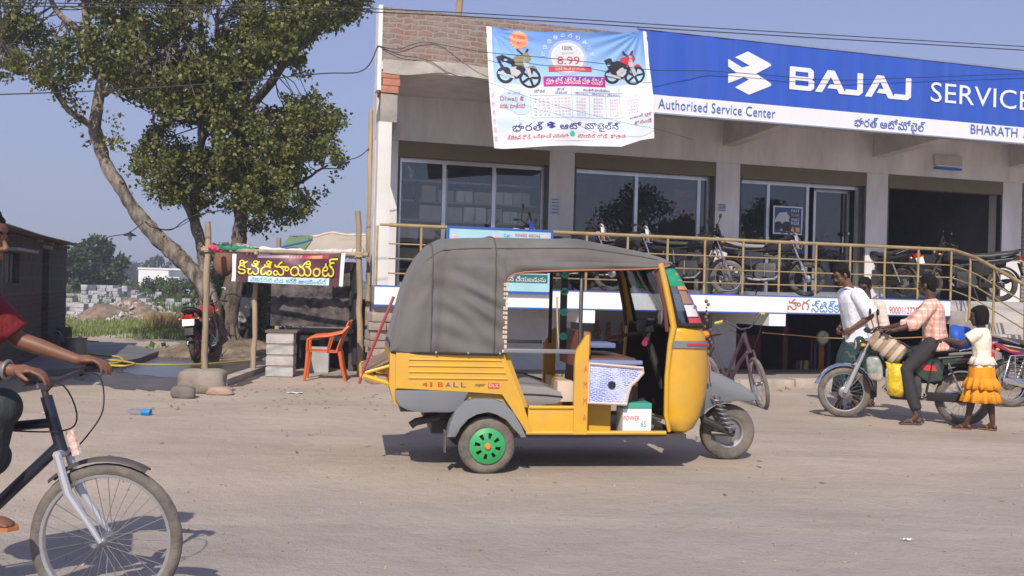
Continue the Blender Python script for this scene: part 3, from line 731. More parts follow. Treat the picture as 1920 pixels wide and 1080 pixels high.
# verandah floor and slab edge
q.prism([(-.615, -OV + .004), (SE, -OV + .004), (SE, .15), (-.36, .15)], 'z', FL - .26, FL); tag(q.build('verandah_slab', TILEFLOOR, bld))
q = MB(); q.b2((SE + .002, -0.95, FL - .26), (S1, 0.15, FL - .002)); q.build('verandah_slab', TILEFLOOR, bld)
q = MB(); q.b2((-0.62, -OV - .02, FL - .265), (SE - .002, -OV, FL - .012)); q.build('slab_edge', WHITEBAND, bld)
q = MB(); q.b2((-0.62, -OV - .025, FL - .012), (SE, -OV + .002, FL + .006)); q.b2((-0.62, -OV - .022, FL - .285), (SE - .004, -OV, FL - .267)); q.build('edge_strip', BLUELINE, bld)
for a, b in ((2.49, 2.72), (5.70, 6.0)):
    q = MB(); q.b2((a, -OV - .018, .92 if a > 0 else 1.02), (b, 0.1, FL - .262)); q.build('slab_beam', WHITEBAND, bld)
# pillars, lintel wall, soffit and its beams
edges = [S0] + [e for o in OPEN for e in o] + [S1]
for i in range(0, len(edges), 2):
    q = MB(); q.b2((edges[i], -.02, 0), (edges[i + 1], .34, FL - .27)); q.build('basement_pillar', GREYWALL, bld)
    q = MB(); q.b2((edges[i], -.02, FL + .001), (edges[i + 1], .34, 3.74), bevel=.008); q.build('pillar', PLASTER, bld)
q = MB(); q.b2((S0, -.021, 3.741), (S1, .34, SO + .1)); q.build('lintel_wall', PLASTER, bld)
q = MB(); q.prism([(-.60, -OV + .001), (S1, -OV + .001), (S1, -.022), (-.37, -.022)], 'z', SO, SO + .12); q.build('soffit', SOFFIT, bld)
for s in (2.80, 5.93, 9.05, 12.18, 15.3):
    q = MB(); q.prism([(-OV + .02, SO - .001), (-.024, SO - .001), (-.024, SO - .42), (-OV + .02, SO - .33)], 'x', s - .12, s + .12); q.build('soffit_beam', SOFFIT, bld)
# left end: front post, stub beam and the rough brick filling above it
q = MB(); q.b2((-.62, -OV, FL + .007), (-.43, -OV + .20, 3.72), bevel=.006); q.build('front_post', mat('limewashed_post', (0.68, 0.67, 0.64), .8, dust=.4, dscale=1.4, dcol=(.45, .38, .32)), bld)
q = MB(); q.prism([(-.60, -OV + .01), (-.36, -OV + .01), (-.13, -.03), (-.37, -.03)], 'z', 3.722, 4.12); q.build('stub_beam', mat('bare_concrete', (.33, .30, .27), .9, var=.2, vscale=4, bump=.4), bld)
q = MB()
for k in range(3):
    q.box((-.47 + .015 * (k % 2), -OV + .2, 4.18 + k * .105), (.25, .42, .098), RZ(.03 * (k - 1)), bevel=.006)
q.build('loose_brick_course', mat('terracotta_brick', (.40, .17, .11), .9, var=.3, vscale=5, bump=.4), bld)
q = MB(); q.b2((-.60, -OV, SO + .121), (14, -OV + .23, 5.34)); q.build('parapet', REDBRICK, bld)
q = MB()
def skirt(u, v):
    s = lerp(-.58, 3.6, u); return (s, -OV - .012 - .01 * sin(s * 9) * (1 - v), lerp(SO - .02 + .03 * sin(s * 2.3) + .02 * sin(s * 5.1), SO + .16 + .02 * sin(s * 3.7), v))
q.grid(skirt, 60, 3, .03); q.build('cement_skirt', mat('cement_render', (.40, .37, .33), .95, var=.2, vscale=3, bump=.5, bscale=14), bld)
q = MB(); q.b2((-.66, -OV - .012, SO - .3), (-.602, -OV + .23, 5.36)); q.build('parapet_end', WHITEPAINT, bld)
q = MB(); q.prism([(-.595, -OV + .231), (S1, -OV + .231), (S1, 6.2), (1.55, 6.2), (.1, -.02)], 'z', SO + .121, SO + .2); q.build('roof', CONC, bld)
# closing walls: shell that keeps the rooms dark
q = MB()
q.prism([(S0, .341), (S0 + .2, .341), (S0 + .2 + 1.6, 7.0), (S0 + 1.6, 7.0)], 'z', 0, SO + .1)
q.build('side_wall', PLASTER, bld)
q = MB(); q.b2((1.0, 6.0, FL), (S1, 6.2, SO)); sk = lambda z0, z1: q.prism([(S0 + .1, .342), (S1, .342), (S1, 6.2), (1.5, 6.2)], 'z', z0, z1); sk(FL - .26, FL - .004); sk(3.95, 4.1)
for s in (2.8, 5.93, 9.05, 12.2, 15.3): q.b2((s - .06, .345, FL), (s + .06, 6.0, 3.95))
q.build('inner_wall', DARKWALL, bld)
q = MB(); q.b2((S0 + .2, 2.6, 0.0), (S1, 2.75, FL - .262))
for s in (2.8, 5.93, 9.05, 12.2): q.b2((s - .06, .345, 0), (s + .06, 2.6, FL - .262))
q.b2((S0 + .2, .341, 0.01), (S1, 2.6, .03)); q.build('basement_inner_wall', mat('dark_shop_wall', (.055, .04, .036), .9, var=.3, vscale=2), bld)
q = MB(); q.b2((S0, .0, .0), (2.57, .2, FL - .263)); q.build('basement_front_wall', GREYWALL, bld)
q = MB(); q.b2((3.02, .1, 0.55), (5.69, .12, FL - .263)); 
q.build('basement_valance', mat('grey_board', (.20, .20, .22), .8), bld)  # board in one plain grey
# rolled shutters over each opening
for i, (a, b) in enumerate(OPEN[:5]):
    q = MB(); q.b2((a + .003, -.03, 3.49), (b - .003, .2, 3.738), bevel=.012)
    for k in range(5): q.b2((a + .01, -.036, 3.515 + k * .045), (b - .01, -.031, 3.535 + k * .045))
    q.build('shutter_box', SHUTTER, bld)
    for e in (a, b):
        q = MB(); x = e + (.02 if e == a else -.02); q.b2((x - .018, -.012, FL + .002), (x + .018, .1, 3.488)); q.build('shutter_rail', DARKMETAL, bld)
q = MB(); a, b = OPEN[4]
for k in range(26): q.b2((a + .04, .04, FL + .01 + k * .08), (b - .04, .06, FL + .082 + k * .08), bevel=.012)
q.build('shutter_curtain', mat('closed_shutter', (.24, .19, .13), .6, dust=.4), bld)
# glazing
def glazed(a, b, mull, zb=FL, door=None):
    gy = .16
    f = MB()
    for x in [a + .06] + mull + [b - .06]: f.b2((x - .03, gy - .03, zb + .002), (x + .03, gy + .03, 3.487))
    f.b2((a + .09, gy - .028, zb + .003), (b - .09, gy + .028, zb + .07)); f.b2((a + .09, gy - .028, 3.42), (b - .09, gy + .028, 3.486))
    w = f.build('window_frame', ALU, bld)
    xs = [a + .06] + mull + [b - .06]
    for x0, x1 in zip(xs, xs[1:]):
        if door and x0 >= door - .01: continue
        g = MB(); g.poly([(x0 + .03, gy, zb + .07), (x1 - .03, gy, zb + .07), (x1 - .03, gy, 3.42), (x0 + .03, gy, 3.42)]); g.build('pane', SHOPGLASS, w, smooth=0)
    return w
glazed(0, 2.57, [.80, 1.65])
glazed(3.02, 5.69, [4.23, 5.44])
glazed(6.17, 8.82, [6.84, 7.66], door=7.66)
d = MB()
x0, x1, y0 = 7.95, 8.68, .35
for x in (x0, x1): d.box((x, y0, 2.42), (.05, .04, 2.0))
d.box(((x0 + x1) / 2, y0, 3.4), (x1 - x0 + .05, .04, .06)); d.box(((x0 + x1) / 2, y0, 1.46), (x1 - x0 - .05, .04, .08))
dd = d.build('glass_door', ALU, bld); g = MB(); g.poly([(x0 + .03, y0, 1.5), (x1 - .03, y0, 1.5), (x1 - .03, y0, 3.37), (x0 + .03, y0, 3.37)]); g.build('pane', SHOPGLASS, dd, smooth=0)
g = MB(); g.box((x1 - .12, y0 - .04, 2.4), (.02, .03, .3), bevel=.006); g.build('handle', CHROME, dd)
# dim garage: half wall inside
q = MB(); q.b2((9.32, 1.6, FL), (11.9, 1.72, 2.35)); q.build('half_wall', mat('grey_half_wall', (.30, .30, .31), .85, dust=.3), bld)

# steps from the verandah to the street
SW = 2.6
STEPMAT = mat('step_concrete', (.44, .41, .38), .9, var=.15, vscale=3, dust=.3)
for k in range(8):
    q = MB(); zt = FL - .175 * (k + 1); y0 = -OV - .38 * k
    q.b2((SE + .001, y0 - .38, -.02 if k else .0), (SE + SW, y0 - .001, zt), bevel=.008)
    if zt > .05: q.build('step', STEPMAT, bld)
q = MB(); q.b2((SE + .001, -OV, FL - .4), (SE + SW, -.952, FL - .003)); q.build('landing', TILEFLOOR, bld)

# rubble pier under the left end
q = MB(); rr = random.Random(5)
zz = 0
while zz < 1.0:
    h = rr.uniform(.1, .16)
    for xx in (0, 1):
        q.box((-.52 + xx * .24 + rr.uniform(-.03, .03), -OV + .25 + rr.uniform(-.03, .03), zz + h / 2), (.25, .42, h * .93), RZ(rr.uniform(-.12, .12)), bevel=.02)
    zz += h
q.build('rubble_pier', mat('rough_stone', (.36, .29, .24), .95, var=.3, vscale=3, bump=.8, bscale=12), bld)

# kerb along the shops and a raised dusty strip behind it
kr = kerb_run([bw(2.0, 2.35, 0), bw(12.5, 2.35, 0)], .26, .12, KERB); tag(kr.build('kerb', KERB), kind='structure')
q = MB(); q.poly([bw(2.0, 2.28, .06), bw(12.5, 2.28, .06), bw(12.5, -.1, .06), bw(2.0, -.1, .06)]); tag(q.build('pavement', CONC, smooth=0), kind='structure')
def _edge(rr):
    return tuple(bw(rr.uniform(-.6, 12), 2.62 + abs(rr.gauss(0, .22)), .01))
stones('kerb_crumbs', 260, _edge, .008, .05, PEBBLE, 15)
kb = kerb_run([gnd(494, 694), gnd(455, 708), gnd(415, 724)], .16, .09, KERB); tag(kb.build('kerb', KERB), kind='structure')

# ---------------------------------------------------------------- railing
BRASS = mat('ochre_painted_pipe', (0.42, 0.31, 0.15), 0.45, .3, var=.2, vscale=5, dust=.3, dcol=(.25, .17, .1))
rl = empty('verandah_railing', bw(-.6, OV, FL), PHI, 'ochre pipe railing along the verandah edge, bending down beside the steps', 'railing')
yo = .02; xl = SE + .55 - .0
rx = lambda s: s + .6                                               # local x along the front
z_ = lambda z: z - FL
turn = rx(SE + .05)
for z, r, nm in ((2.265, .028, 'handrail'), (2.00, .011, 'rod'), (1.79, .011, 'rod'), (1.58, .011, 'rod')):
    q = MB(); dz = z - FL
    q.tube([(0.03, yo, dz), (turn - .1, yo, dz), (turn, yo - .02, dz - .01), (turn + .0, yo - .30, dz - .08), (turn, yo - .55, dz - .15), (turn, yo - 2.9, dz - 1.16)], r, 10); q.build(nm, BRASS, rl)
for u in (705, 788, 868, 945, 1022, 1099, 1176, 1251, 1321, 1393, 1461, 1530, 1594, 1659, 1722, 1784):
    s = rx(bpx(u, 540, OV).x); q = MB(); q.cyl((s, yo, .0), (s, yo, .85), .02 if u != 705 else .026, seg=10); q.build('post', BRASS, rl)
for dy in (.42, .95, 1.6):
    zt = interp([(.3, -.08 + .865), (.55, .865 - .15), (2.9, .865 - 1.16)], dy); zb = -(.175 * (int(dy / .38) + 1))
    q = MB(); q.cyl((turn, yo - dy, zb), (turn, yo - dy, zt), .02, seg=10); q.build('post', BRASS, rl)

# ================================================================ signs and prints
def fill_loops(loops):
    """triangles of polygons with holes (holes wound the other way)"""
    co = [Vector(p) for l in loops for p in l]; E = []; k = 0
    for l in loops:
        E += [(k + i, k + (i + 1) % len(l)) for i in range(len(l))]; k += len(l)
    r = delaunay_2d_cdt(co, E, [], 0, 1e-6); V, F = r[0], r[2]; out = []
    for f in F:
        c = sum((V[i] for i in f), Vector((0, 0))) / len(f); w = 0
        for a, b in E:
            A, B = co[a], co[b]
            cr = (B.x - A.x) * (c.y - A.y) - (c.x - A.x) * (B.y - A.y)
            if A.y <= c.y < B.y and cr > 0: w += 1
            elif B.y <= c.y < A.y and cr < 0: w -= 1
        if w: out.append(tuple(f))
    return [(v.x, v.y) for v in V], out
def flat_shape(name, loops, m, parent, place):
    V, F = fill_loops(loops); me = bpy.data.meshes.new(name); me.from_pydata([place(x, y) for x, y in V], [], F); me.materials.append(m); return link_mesh(name, me, parent)

# ---------------------------------------------------------------- blue fascia sign
SGN = empty('fascia_sign', bw(0, OV, 0), PHI, 'long blue and white fascia sign over the showroom with a white emblem and BAJAJ SERVICE', 'sign')
FX = 0.095
SIGNBLUE = mat('sign_blue_vinyl', (0.022, 0.085, 0.46), 0.45, var=0.10, vscale=1.2, stretch=(3, 1, .25), bump=.22, bscale=1.6, dust=.12, dcol=(.2, .25, .42))
SIGNWHITE = mat('sign_white_vinyl', (0.72, 0.725, 0.75), 0.45, var=.03, vscale=1)
PBLUE = mat('sign_blue_letter', (0.045, 0.12, 0.42), 0.5)
q = MB()
def panel(u, v):
    s = lerp(3.30, 13.5, u); w = .006 * sin(s * 11) * (1 if s < 5 else .3); return (s, -FX + w, lerp(4.425, 5.395, v))
q.grid(panel, 160, 4, .02); q.build('blue_panel', SIGNBLUE, SGN)
q = MB(); q.b2((3.30, -FX + .0, 4.155), (13.5, -FX + .03, 4.422)); q.build('white_strip', SIGNWHITE, SGN)
q = MB(); q.b2((3.28, -FX - .012, 5.397), (13.52, -.02, 5.425)); q.b2((3.28, -FX - .012, 4.13), (13.52, -.02, 4.153)); q.build('sign_frame', ALU, SGN)
for s in (3.6, 6, 8.4, 10.8, 13.2): q = MB(); q.b2((s - .02, -.06, 4.16), (s + .02, -.022, 5.39)); q.build('sign_batten', STEEL, SGN)
PL = lambda d=.005: (lambda x, y: (x, -FX - .006 - d, y))
def sgn(u, v): p = onplane(u, v, BO + BN * (OV + FX + .01), BN); r = p - BO; return (r.dot(BD), p.z)
ez = lambda x, y: sgn(1200 + x / 2.6667, 40 + y / 2.6667)
flat_shape('emblem', [[ez(*p) for p in ((441, 187), (512, 231), (548, 221), (475, 179), (540, 150), (650, 210), (656, 216), (655, 223), (582, 261), (655, 310), (657, 318), (650, 325), (545, 367), (475, 330), (545, 290), (520, 279), (441, 309), (441, 262), (486, 259), (441, 226))]][::-1], SIGNWHITE, SGN, PL())
LET = {'B': (1.25, [[(0, 0), (1.02, 0), (1.2, .12), (1.2, .42), (1.10, .5), (1.17, .58), (1.17, .88), (1.0, 1), (0, 1)], [(.28, .2), (.28, .42), (.92, .42), (.92, .2)], [(.28, .60), (.28, .8), (.9, .8), (.9, .60)]]),
       'A': (1.42, [[(0, 0), (.34, 0), (.76, .70), (.95, .40), (.72, .40), (.60, .20), (1.07, .20), (1.19, 0), (1.54, 0), (.94, 1), (.59, 1)]]),
       'J': (1.06, [[(.0, 0), (.76, 0), (.95, .15), (.95, 1), (.66, 1), (.66, .24), (.10, .24)]])}
x = 0; loops = []
for ch in 'BAJAJ':
    w, ls = LET[ch]; loops += [[(px + x, py) for px, py in l] for l in ls]; x += w
A0 = sgn(1480, 167); A1 = sgn(1712, 187); B0 = sgn(1482, 124); sx = (A1[0] - A0[0]) / x; sz = (B0[1] - A0[1])
flat_shape('lettering', [[(A0[0] + px * sx, A0[1] + py * sz) for px, py in l] for l in loops], SIGNWHITE, SGN, PL())
a = sgn(1745, 190); b = sgn(1745, 153); e = sgn(1932, 205)
text_obj('lettering', 'SERVICE', SIGNWHITE, SGN, PL(), a[0], e[0], a[1], b[1], offset=.012, spacing=1.02)
a = sgn(1234, 203); b = sgn(1234, 184); e = sgn(1454, 213)
text_obj('lettering', 'Authorised Service Center', PBLUE, SGN, PL(), a[0], e[0], a[1], b[1], offset=.004, spacing=1.05)
a = sgn(1602, 239); b = sgn(1602, 217); e = sgn(1735, 240)
text_obj('lettering', 'భారత్ ఆటోమోబైల్', PBLUE, SGN, PL(), a[0], e[0], a[1] - .03, b[1] + .0, offset=.008)
a = sgn(1820, 250); b = sgn(1820, 234); 
text_obj('lettering', 'BHARATH', PBLUE, SGN, PL(), a[0], a[0] + .98, a[1], b[1] + .01, offset=.008); text_obj('lettering', 'AUTOMOBILES', PBLUE, SGN, PL(), a[0] + 1.1, a[0] + 2.75, a[1], b[1] + .01, offset=.008)

# ---------------------------------------------------------------- flex banner
BAN = empty('flex_banner', bw(0, OV + .16, 0), PHI, 'blue and white printed flex banner with two motorcycles tied over the brick parapet', 'banner')
def ban(p, q_, lift=0.0):
    p_, qq = p, q_
    uu = lerp(lerp(912, 1211, p_), lerp(924, 1229, p_), qq) - 6 * sin(pi * qq) * (1 - p_) * .6 + 3 * sin(pi * qq) * p_
    top = interp([(0, 49), (.08, 54), (.3, 61), (.6, 63), (.9, 63), (.965, 58), (1, 60)], p_)
    bot = interp([(0, 279), (.06, 280), (.25, 276), (.5, 272), (.7, 274), (.79, 275), (.86, 268), (.92, 262), (1, 258)], p_)
    P = onplane(uu, lerp(top, bot, qq), BO + BN * (OV + .16), BN) - BO
    w = .045 * sin(3 * p_ + 2.2 * qq) + .022 * sin(9 * p_ * (1 + .6 * qq) + 3 * qq) * (.4 + qq) + .03 * (qq - .5) * sin(6 * p_ + 1)
    dx, dq = p_ - .97, qq + .02; rr_ = hypot(dx, dq * .75); an = atan2(dq, -dx + 1e-6)      # folds fanning out of the tied top right corner
    w += .018 * sin(an * 22) * max(0, 1 - rr_ * 2.0) * min(1, rr_ * 12)
    dx, dq = p_ - .03, qq - .02; rr_ = hypot(dx, dq * .75); an = atan2(dq, dx + 1e-6)
    w += .016 * sin(an * 16) * max(0, 1 - rr_ * 2.6) * min(1, rr_ * 12)
    return (P.dot(BD), -w - lift - .02, P.z)
BANM = bpy.data.materials.new('printed_flex'); BANM.use_nodes = True; N, L, b_ = nodes(BANM); b_.inputs['Roughness'].default_value = .42
uvn = N.new('ShaderNodeUVMap'); uvn.uv_map = 'print'; sp = N.new('ShaderNodeSeparateXYZ'); L.new(uvn.outputs[0], sp.inputs[0])
def _ramp(src, els, const=False):
    r = N.new('ShaderNodeValToRGB'); r.color_ramp.interpolation = 'CONSTANT' if const else 'LINEAR'
    while len(r.color_ramp.elements) < len(els): r.color_ramp.elements.new(.5)
    for e, (p, c) in zip(r.color_ramp.elements, els): e.position = p; e.color = (*c, 1)
    L.new(src, r.inputs[0]); return r.outputs[0]
vert = _ramp(sp.outputs[1], [(0, (.12, .26, .62)), (.06, (.17, .34, .72)), (.30, (.32, .55, .84)), (.462, (.50, .70, .90)), (.468, (.80, .85, .90)), (.72, (.80, .86, .92)), (.79, (.62, .78, .90)), (.93, (.80, .85, .9)), (1, (.84, .85, .88))])
edge_ = _ramp(sp.outputs[0], [(0, (1, 1, 1)), (.03, (0, 0, 0)), (.975, (1, 1, 1))], True)
mx = N.new('ShaderNodeMix'); mx.data_type = 'RGBA'; L.new(edge_, mx.inputs[0]); L.new(vert, mx.inputs[6]); mx.inputs[7].default_value = (.82, .83, .86, 1)
L.new(mx.outputs[2], b_.inputs['Base Color'])
def ban_grid(name, p0, p1, q0, q1, nu, nv, lift, m, parent=BAN):
    vs = [ban(lerp(p0, p1, i / nu), lerp(q0, q1, j / nv), lift) for i in range(nu + 1) for j in range(nv + 1)]
    fs = [(i * (nv + 1) + j, i * (nv + 1) + j + 1, (i + 1) * (nv + 1) + j + 1, (i + 1) * (nv + 1) + j) for i in range(nu) for j in range(nv)]
    me = bpy.data.meshes.new(name); me.from_pydata(vs, [], fs); me.materials.append(m)
    uv = me.uv_layers.new(name='print')
    for lp in me.loops:
        i, j = divmod(lp.vertex_index, nv + 1); uv.data[lp.index].uv = (lerp(p0, p1, i / nu), lerp(q0, q1, j / nv))
    me.polygons.foreach_set('use_smooth', [True] * len(me.polygons)); return link_mesh(name, me, parent)
ban_grid('sheet', 0, 1, 0, 1, 110, 80, 0, BANM)
def ink(name, c, r=.5): return mat('ink_' + name, c, r)
IW, IR, IM, IN_, IG, IO, IK, IP, IT, IL = (ink('white', (.80, .82, .86)), ink('red', (.62, .06, .08)), ink('magenta', (.58, .03, .30)), ink('navy', (.03, .05, .25)), ink('silver', (.55, .57, .60)), ink('orange', (.85, .36, .18)), ink('black', (.03, .03, .045)), ink('pink', (.80, .42, .50)), ink('teal', (.05, .60, .50)), ink('lilac', (.45, .50, .72)))
def ban_disc(name, c, r, m, lift, r0=0.0, asp=1.33, jag=0):
    rings = 5; n = 40; vs = []; fs = []
    for k in range(rings + 1):
        for i in range(n):
            a = 2 * pi * i / n; R = lerp(r0, r, k / rings) * (1 + (jag * (i % 2) if k == rings else 0)); vs.append(ban(c[0] + cos(a) * R, c[1] + sin(a) * R * asp, lift))
    for k in range(rings):
        for i in range(n): fs.append((k * n + i, k * n + (i + 1) % n, (k + 1) * n + (i + 1) % n, (k + 1) * n + i))
    me = bpy.data.meshes.new(name); me.from_pydata(vs, [], fs); me.materials.append(m); return link_mesh(name, me, BAN)
def ban_line(name, a, b, w, m, lift=.004, n=14):
    d = Vector((b[0] - a[0], (b[1] - a[1]) / 1.33)).normalized(); ox, oy = -d.y * w, d.x * w * 1.33; vs = []
    for i in range(n + 1):
        t = i / n; x, y = lerp(a[0], b[0], t), lerp(a[1], b[1], t); vs += [ban(x + ox, y + oy, lift), ban(x - ox, y - oy, lift)]
    me = bpy.data.meshes.new(name); me.from_pydata(vs, [], [(2 * i, 2 * i + 1, 2 * i + 3, 2 * i + 2) for i in range(n)]); me.materials.append(m); return link_mesh(name, me, BAN)
def ban_text(body, m, p0, p1, q0, q1, off=.01, lift=.008): return text_obj('printed_lettering', body, m, BAN, lambda x, y: ban(x, q1 - (y - 0), lift), p0, p1, 0, q1 - q0, offset=off, res=2)
ban_disc('printed_starburst', (.195, .085), .052, IO, .004, jag=.2)
ban_text('6,000', IR, .165, .23, .05, .08); ban_text('AADI', IR, .18, .24, .095, .12)
ban_disc('printed_badge', (.49, .225), .118, IL, .004); ban_disc('printed_badge', (.49, .225), .100, IW, .006); ban_disc('printed_badge', (.49, .225), .088, ink('pale_grey', (.66, .68, .72)), .008)
ban_text('100%', IK, .46, .52, .125, .16, .02, .012); ban_text('ఫైనాన్స్', IG, .455, .53, .175, .20, .01, .012); ban_text('8.99', IR, .425, .56, .215, .285, .015, .012)
ban_grid('printed_ribbon', .37, .63, .305, .345, 16, 2, .009, IR); ban_text('వడ్డీ రేటుకే మీ సొంతం', ink('cream', (.8, .72, .55)), .41, .59, .313, .338, .005, .013)
for i, ch in enumerate('మ జ జ ఆ ఫ ర ల త స క'.split()):
    a = pi + pi * (i + .5) / 10; ban_text(ch, IW, .49 + cos(a) * .152 - .012, .49 + cos(a) * .152 + .012, .225 + sin(a) * .152 * 1.3 - .018, .225 + sin(a) * .152 * 1.3 + .018, .02)
ban_grid('printed_pill', .335, .715, .39, .478, 20, 4, .004, IM); ban_grid('printed_pill', .345, .705, .392, .422, 20, 3, .006, ink('purple', (.22, .06, .36)))
ban_text('మెగా లోన్ ఎక్స్చేంజ్ మేళా స్పెషల్', IW, .35, .70, .40, .468, .012, .010)
# price table
for qy in (.53, .555, .75): ban_line('printed_rule', (.25 if qy != .53 else .51, qy), (.82, qy), .0016, IL)
for px_ in (.25, .38, .50, .61, .715, .80): ban_line('printed_rule', (px_, .48), (px_, .75), .0016, IL)
ban_text('మోడల్', IN_, .275, .345, .50, .53, .005); ban_text('డౌన్', IN_, .41, .46, .49, .515, .004); ban_text('పేమెంట్', IN_, .40, .475, .52, .545, .004); ban_text('నెలవారీ వాయిదాలు', IN_, .57, .74, .495, .518, .004)
for px_, w_ in ((.52, .08), (.625, .08), (.725, .07)): ban_text('నెలలు', IN_, px_, px_ + w_, .535, .55, .004)
rr = random.Random(8)
for r_ in range(6):
    for ci, (px_, w_) in enumerate(((.265, .10), (.39, .10), (.525, .06), (.635, .06), (.735, .055), (.845, .06))):
        ban_text(str(rr.randint(1000, 9999) * (10 if ci == 1 else 1)), IP if (r_ % 2 == 0 or ci > 3) else IL, px_, px_ + w_, .575 + r_ * .028, .592 + r_ * .028, .02, .006)
ban_disc('printed_cloud', (.145, .60), .085, ink('pale_blue', (.55, .74, .88)), .004, asp=1.0); ban_disc('printed_cloud', (.19, .66), .06, ink('pale_blue_tone', (.58, .76, .89)), .005, asp=1.0)
ban_text('ఈ ఆఫర్', IP, .11, .19, .525, .55, .01, .009); ban_text('Diwali కి', IR, .06, .21, .565, .605, .01, .009); ban_text('వరకు మాత్రమే', IR, .055, .215, .625, .665, .01, .009)
ban_disc('printed_panel', (.45, .865), .355, IW, .004, asp=.26)
ban_text('భారత్', IN_, .125, .32, .785, .87, .012, .010); ban_text('ఆటో', IN_, .415, .555, .79, .855, .012, .010); ban_text('మొబైల్స్', IN_, .575, .79, .785, .87, .012, .010)
lg = [[(.335 + (x - 441) / 216 * .055, .785 + (y - 150) / 217 * .06) for x, y in ((441, 187), (512, 231), (548, 221), (475, 179), (540, 150), (656, 216), (582, 261), (657, 318), (545, 367), (475, 330), (545, 290), (520, 279), (441, 309), (441, 262), (486, 259), (441, 226))]]
flat_shape('printed_emblem', lg, IN_, BAN, lambda x, y: ban(x, y, .010))
ban_text('స్టేషన్ రోడ్, బస్టాండ్ ఎదురుగా', IR, .09, .47, .89, .93, .008, .010); ban_disc('printed_dot', (.495, .895), .017, IT, .010); ban_text('మెయిన్ రోడ్, కోదాడ', IR, .53, .82, .89, .93, .008, .010)
ban_text('బజాజ్ బైక్', IR, .85, .985, .755, .79, .012, .006); ban_text('కొనండి', IR, .875, .985, .81, .845, .012, .006)
for k in range(6): ban_text('శ్రీ', IP, .008, .026, .55 + k * .07, .59 + k * .07, .008, .006)
# two motorcycles printed on the banner
def ban_bike(px0, qx0, sc, c1, flip=1):
    X = lambda x: px0 + x * sc * flip; Z = lambda y: qx0 + y * sc * 1.33
    def disc(x, y, r, m, l, r0=0): ban_disc('printed_motorcycle', (X(x), Z(y)), r * sc, m, l, r0 * sc)
    def pl(pts, m, l): flat_shape('printed_motorcycle', [[(X(x), Z(y)) for x, y in pts]], m, BAN, lambda x, y: ban(x, y, l))
    disc(.84, .26, .30, IK, .004, .235); disc(.84, .26, .08, IG, .005); disc(.16, .22, .23, IK, .004, .15); disc(.16, .22, .06, IG, .005)
    for k in range(5): a_ = k * 1.257; ban_line('printed_motorcycle', (X(.84), Z(.26)), (X(.84 + .24 * cos(a_)), Z(.26 + .24 * sin(a_))), .008 * sc / .25, IK, .005, 3)
    pl([(.06, .02), (-.04, -.20), (.10, -.30), (.34, -.24), (.48, -.26), (.66, -.10), (.72, .06), (.60, .28), (.36, .32), (.20, .20)], IK, .006)
    pl([(.40, -.24), (.48, -.36), (.66, -.38), (.74, -.24), (.64, -.04), (.46, -.08)], c1, .008)
    pl([(.70, -.30), (.78, -.28), (.90, .24), (.82, .27), (.66, -.14)], IG, .009)
    pl([(.66, -.42), (.80, -.46), (.90, -.30), (.80, -.18), (.70, -.22)], c1 if flip > 0 else IK, .010)
    pl([(.72, -.02), (.96, -.10), (1.06, .02), (.90, -.02)], c1, .010)
    pl([(-.08, -.26), (.10, -.34), (.40, -.24), (.44, -.16), (.3, -.10), (.06, -.18)], IK, .009)
    pl([(.28, .0), (.50, -.04), (.60, .14), (.48, .26), (.32, .2)], IG, .009)
    pl([(-.02, .12), (.40, .24), (.42, .32), (-.04, .20)], IG, .010)
    for a in ((.66, -.40, .54, -.50), (.74, -.44, .79, -.52)): ban_line('printed_motorcycle', (X(a[0]), Z(a[1])), (X(a[2]), Z(a[3])), .006 * sc / .25, IK, .011, 4)
    disc(.52, -.52, .030, IK, .012); disc(.80, -.54, .026, IK, .012)
ban_bike(.065, .325, .225, ink('olive', (.28, .27, .16))); ban_bike(.725, .32, .21, ink('bright_red', (.62, .05, .06)))

# ---------------------------------------------------------------- notice board hung on the rail
NB = empty('notice_board', bw(0, OV + .055, 0), PHI, 'pale turquoise notice board with blue border hung on the verandah rail', 'sign')
q = MB(); q.b2((.39, -.02, 1.335), (2.0, .0, 2.285)); q.build('board', mat('board_turquoise', (.36, .60, .66), .5, var=.06), NB)
q = MB()
for lo, hi in (((.39, -.028, 2.255), (2.0, -.021, 2.285)), ((.39, -.028, 1.335), (2.0, -.021, 1.37)), ((.39, -.028, 1.371), (.425, -.021, 2.254)), ((1.965, -.028, 1.371), (2.0, -.021, 2.254))): q.b2(lo, hi)
q.build('border', mat('board_blue', (.03, .10, .42), .5), NB)
pn = lambda x, y: (x, -.024, y)
text_obj('lettering', 'Cell :', PBLUE, NB, pn, 1.24, 1.36, 2.155, 2.20, .004)
text_obj('lettering', '98480 48046', IR, NB, pn, 1.41, 1.80, 2.165, 2.215, .012); text_obj('lettering', '94402 48046', PBLUE, NB, pn, 1.41, 1.80, 2.095, 2.145, .012)
q = MB(); q.b2((1.1, -.026, 1.50), (1.93, -.021, 1.62)); q.build('printed_band', mat('board_green', (.03, .14, .13), .5), NB)
q = MB(); q.b2((1.1, -.026, 1.64), (1.93, -.021, 1.76)); q.build('printed_band', mat('board_navy', (.06, .07, .22), .5), NB)
text_obj('lettering', 'అన్ని రకముల', SIGNWHITE, NB, lambda x, y: (x, -.03, y), 1.15, 1.9, 1.655, 1.745, .006); text_obj('lettering', 'సర్వీస్ చేయబడును', SIGNWHITE, NB, lambda x, y: (x, -.03, y), 1.15, 1.9, 1.515, 1.60, .006)
for x_, z_0 in ((.48, 2.05), (1.08, 2.08), (1.86, 2.10)):
    q = MB(); q.ball((x_ + .03, -.022, z_0 + .06), (.045, .004, .06), 10); q.build('printed_figure', IP, NB)

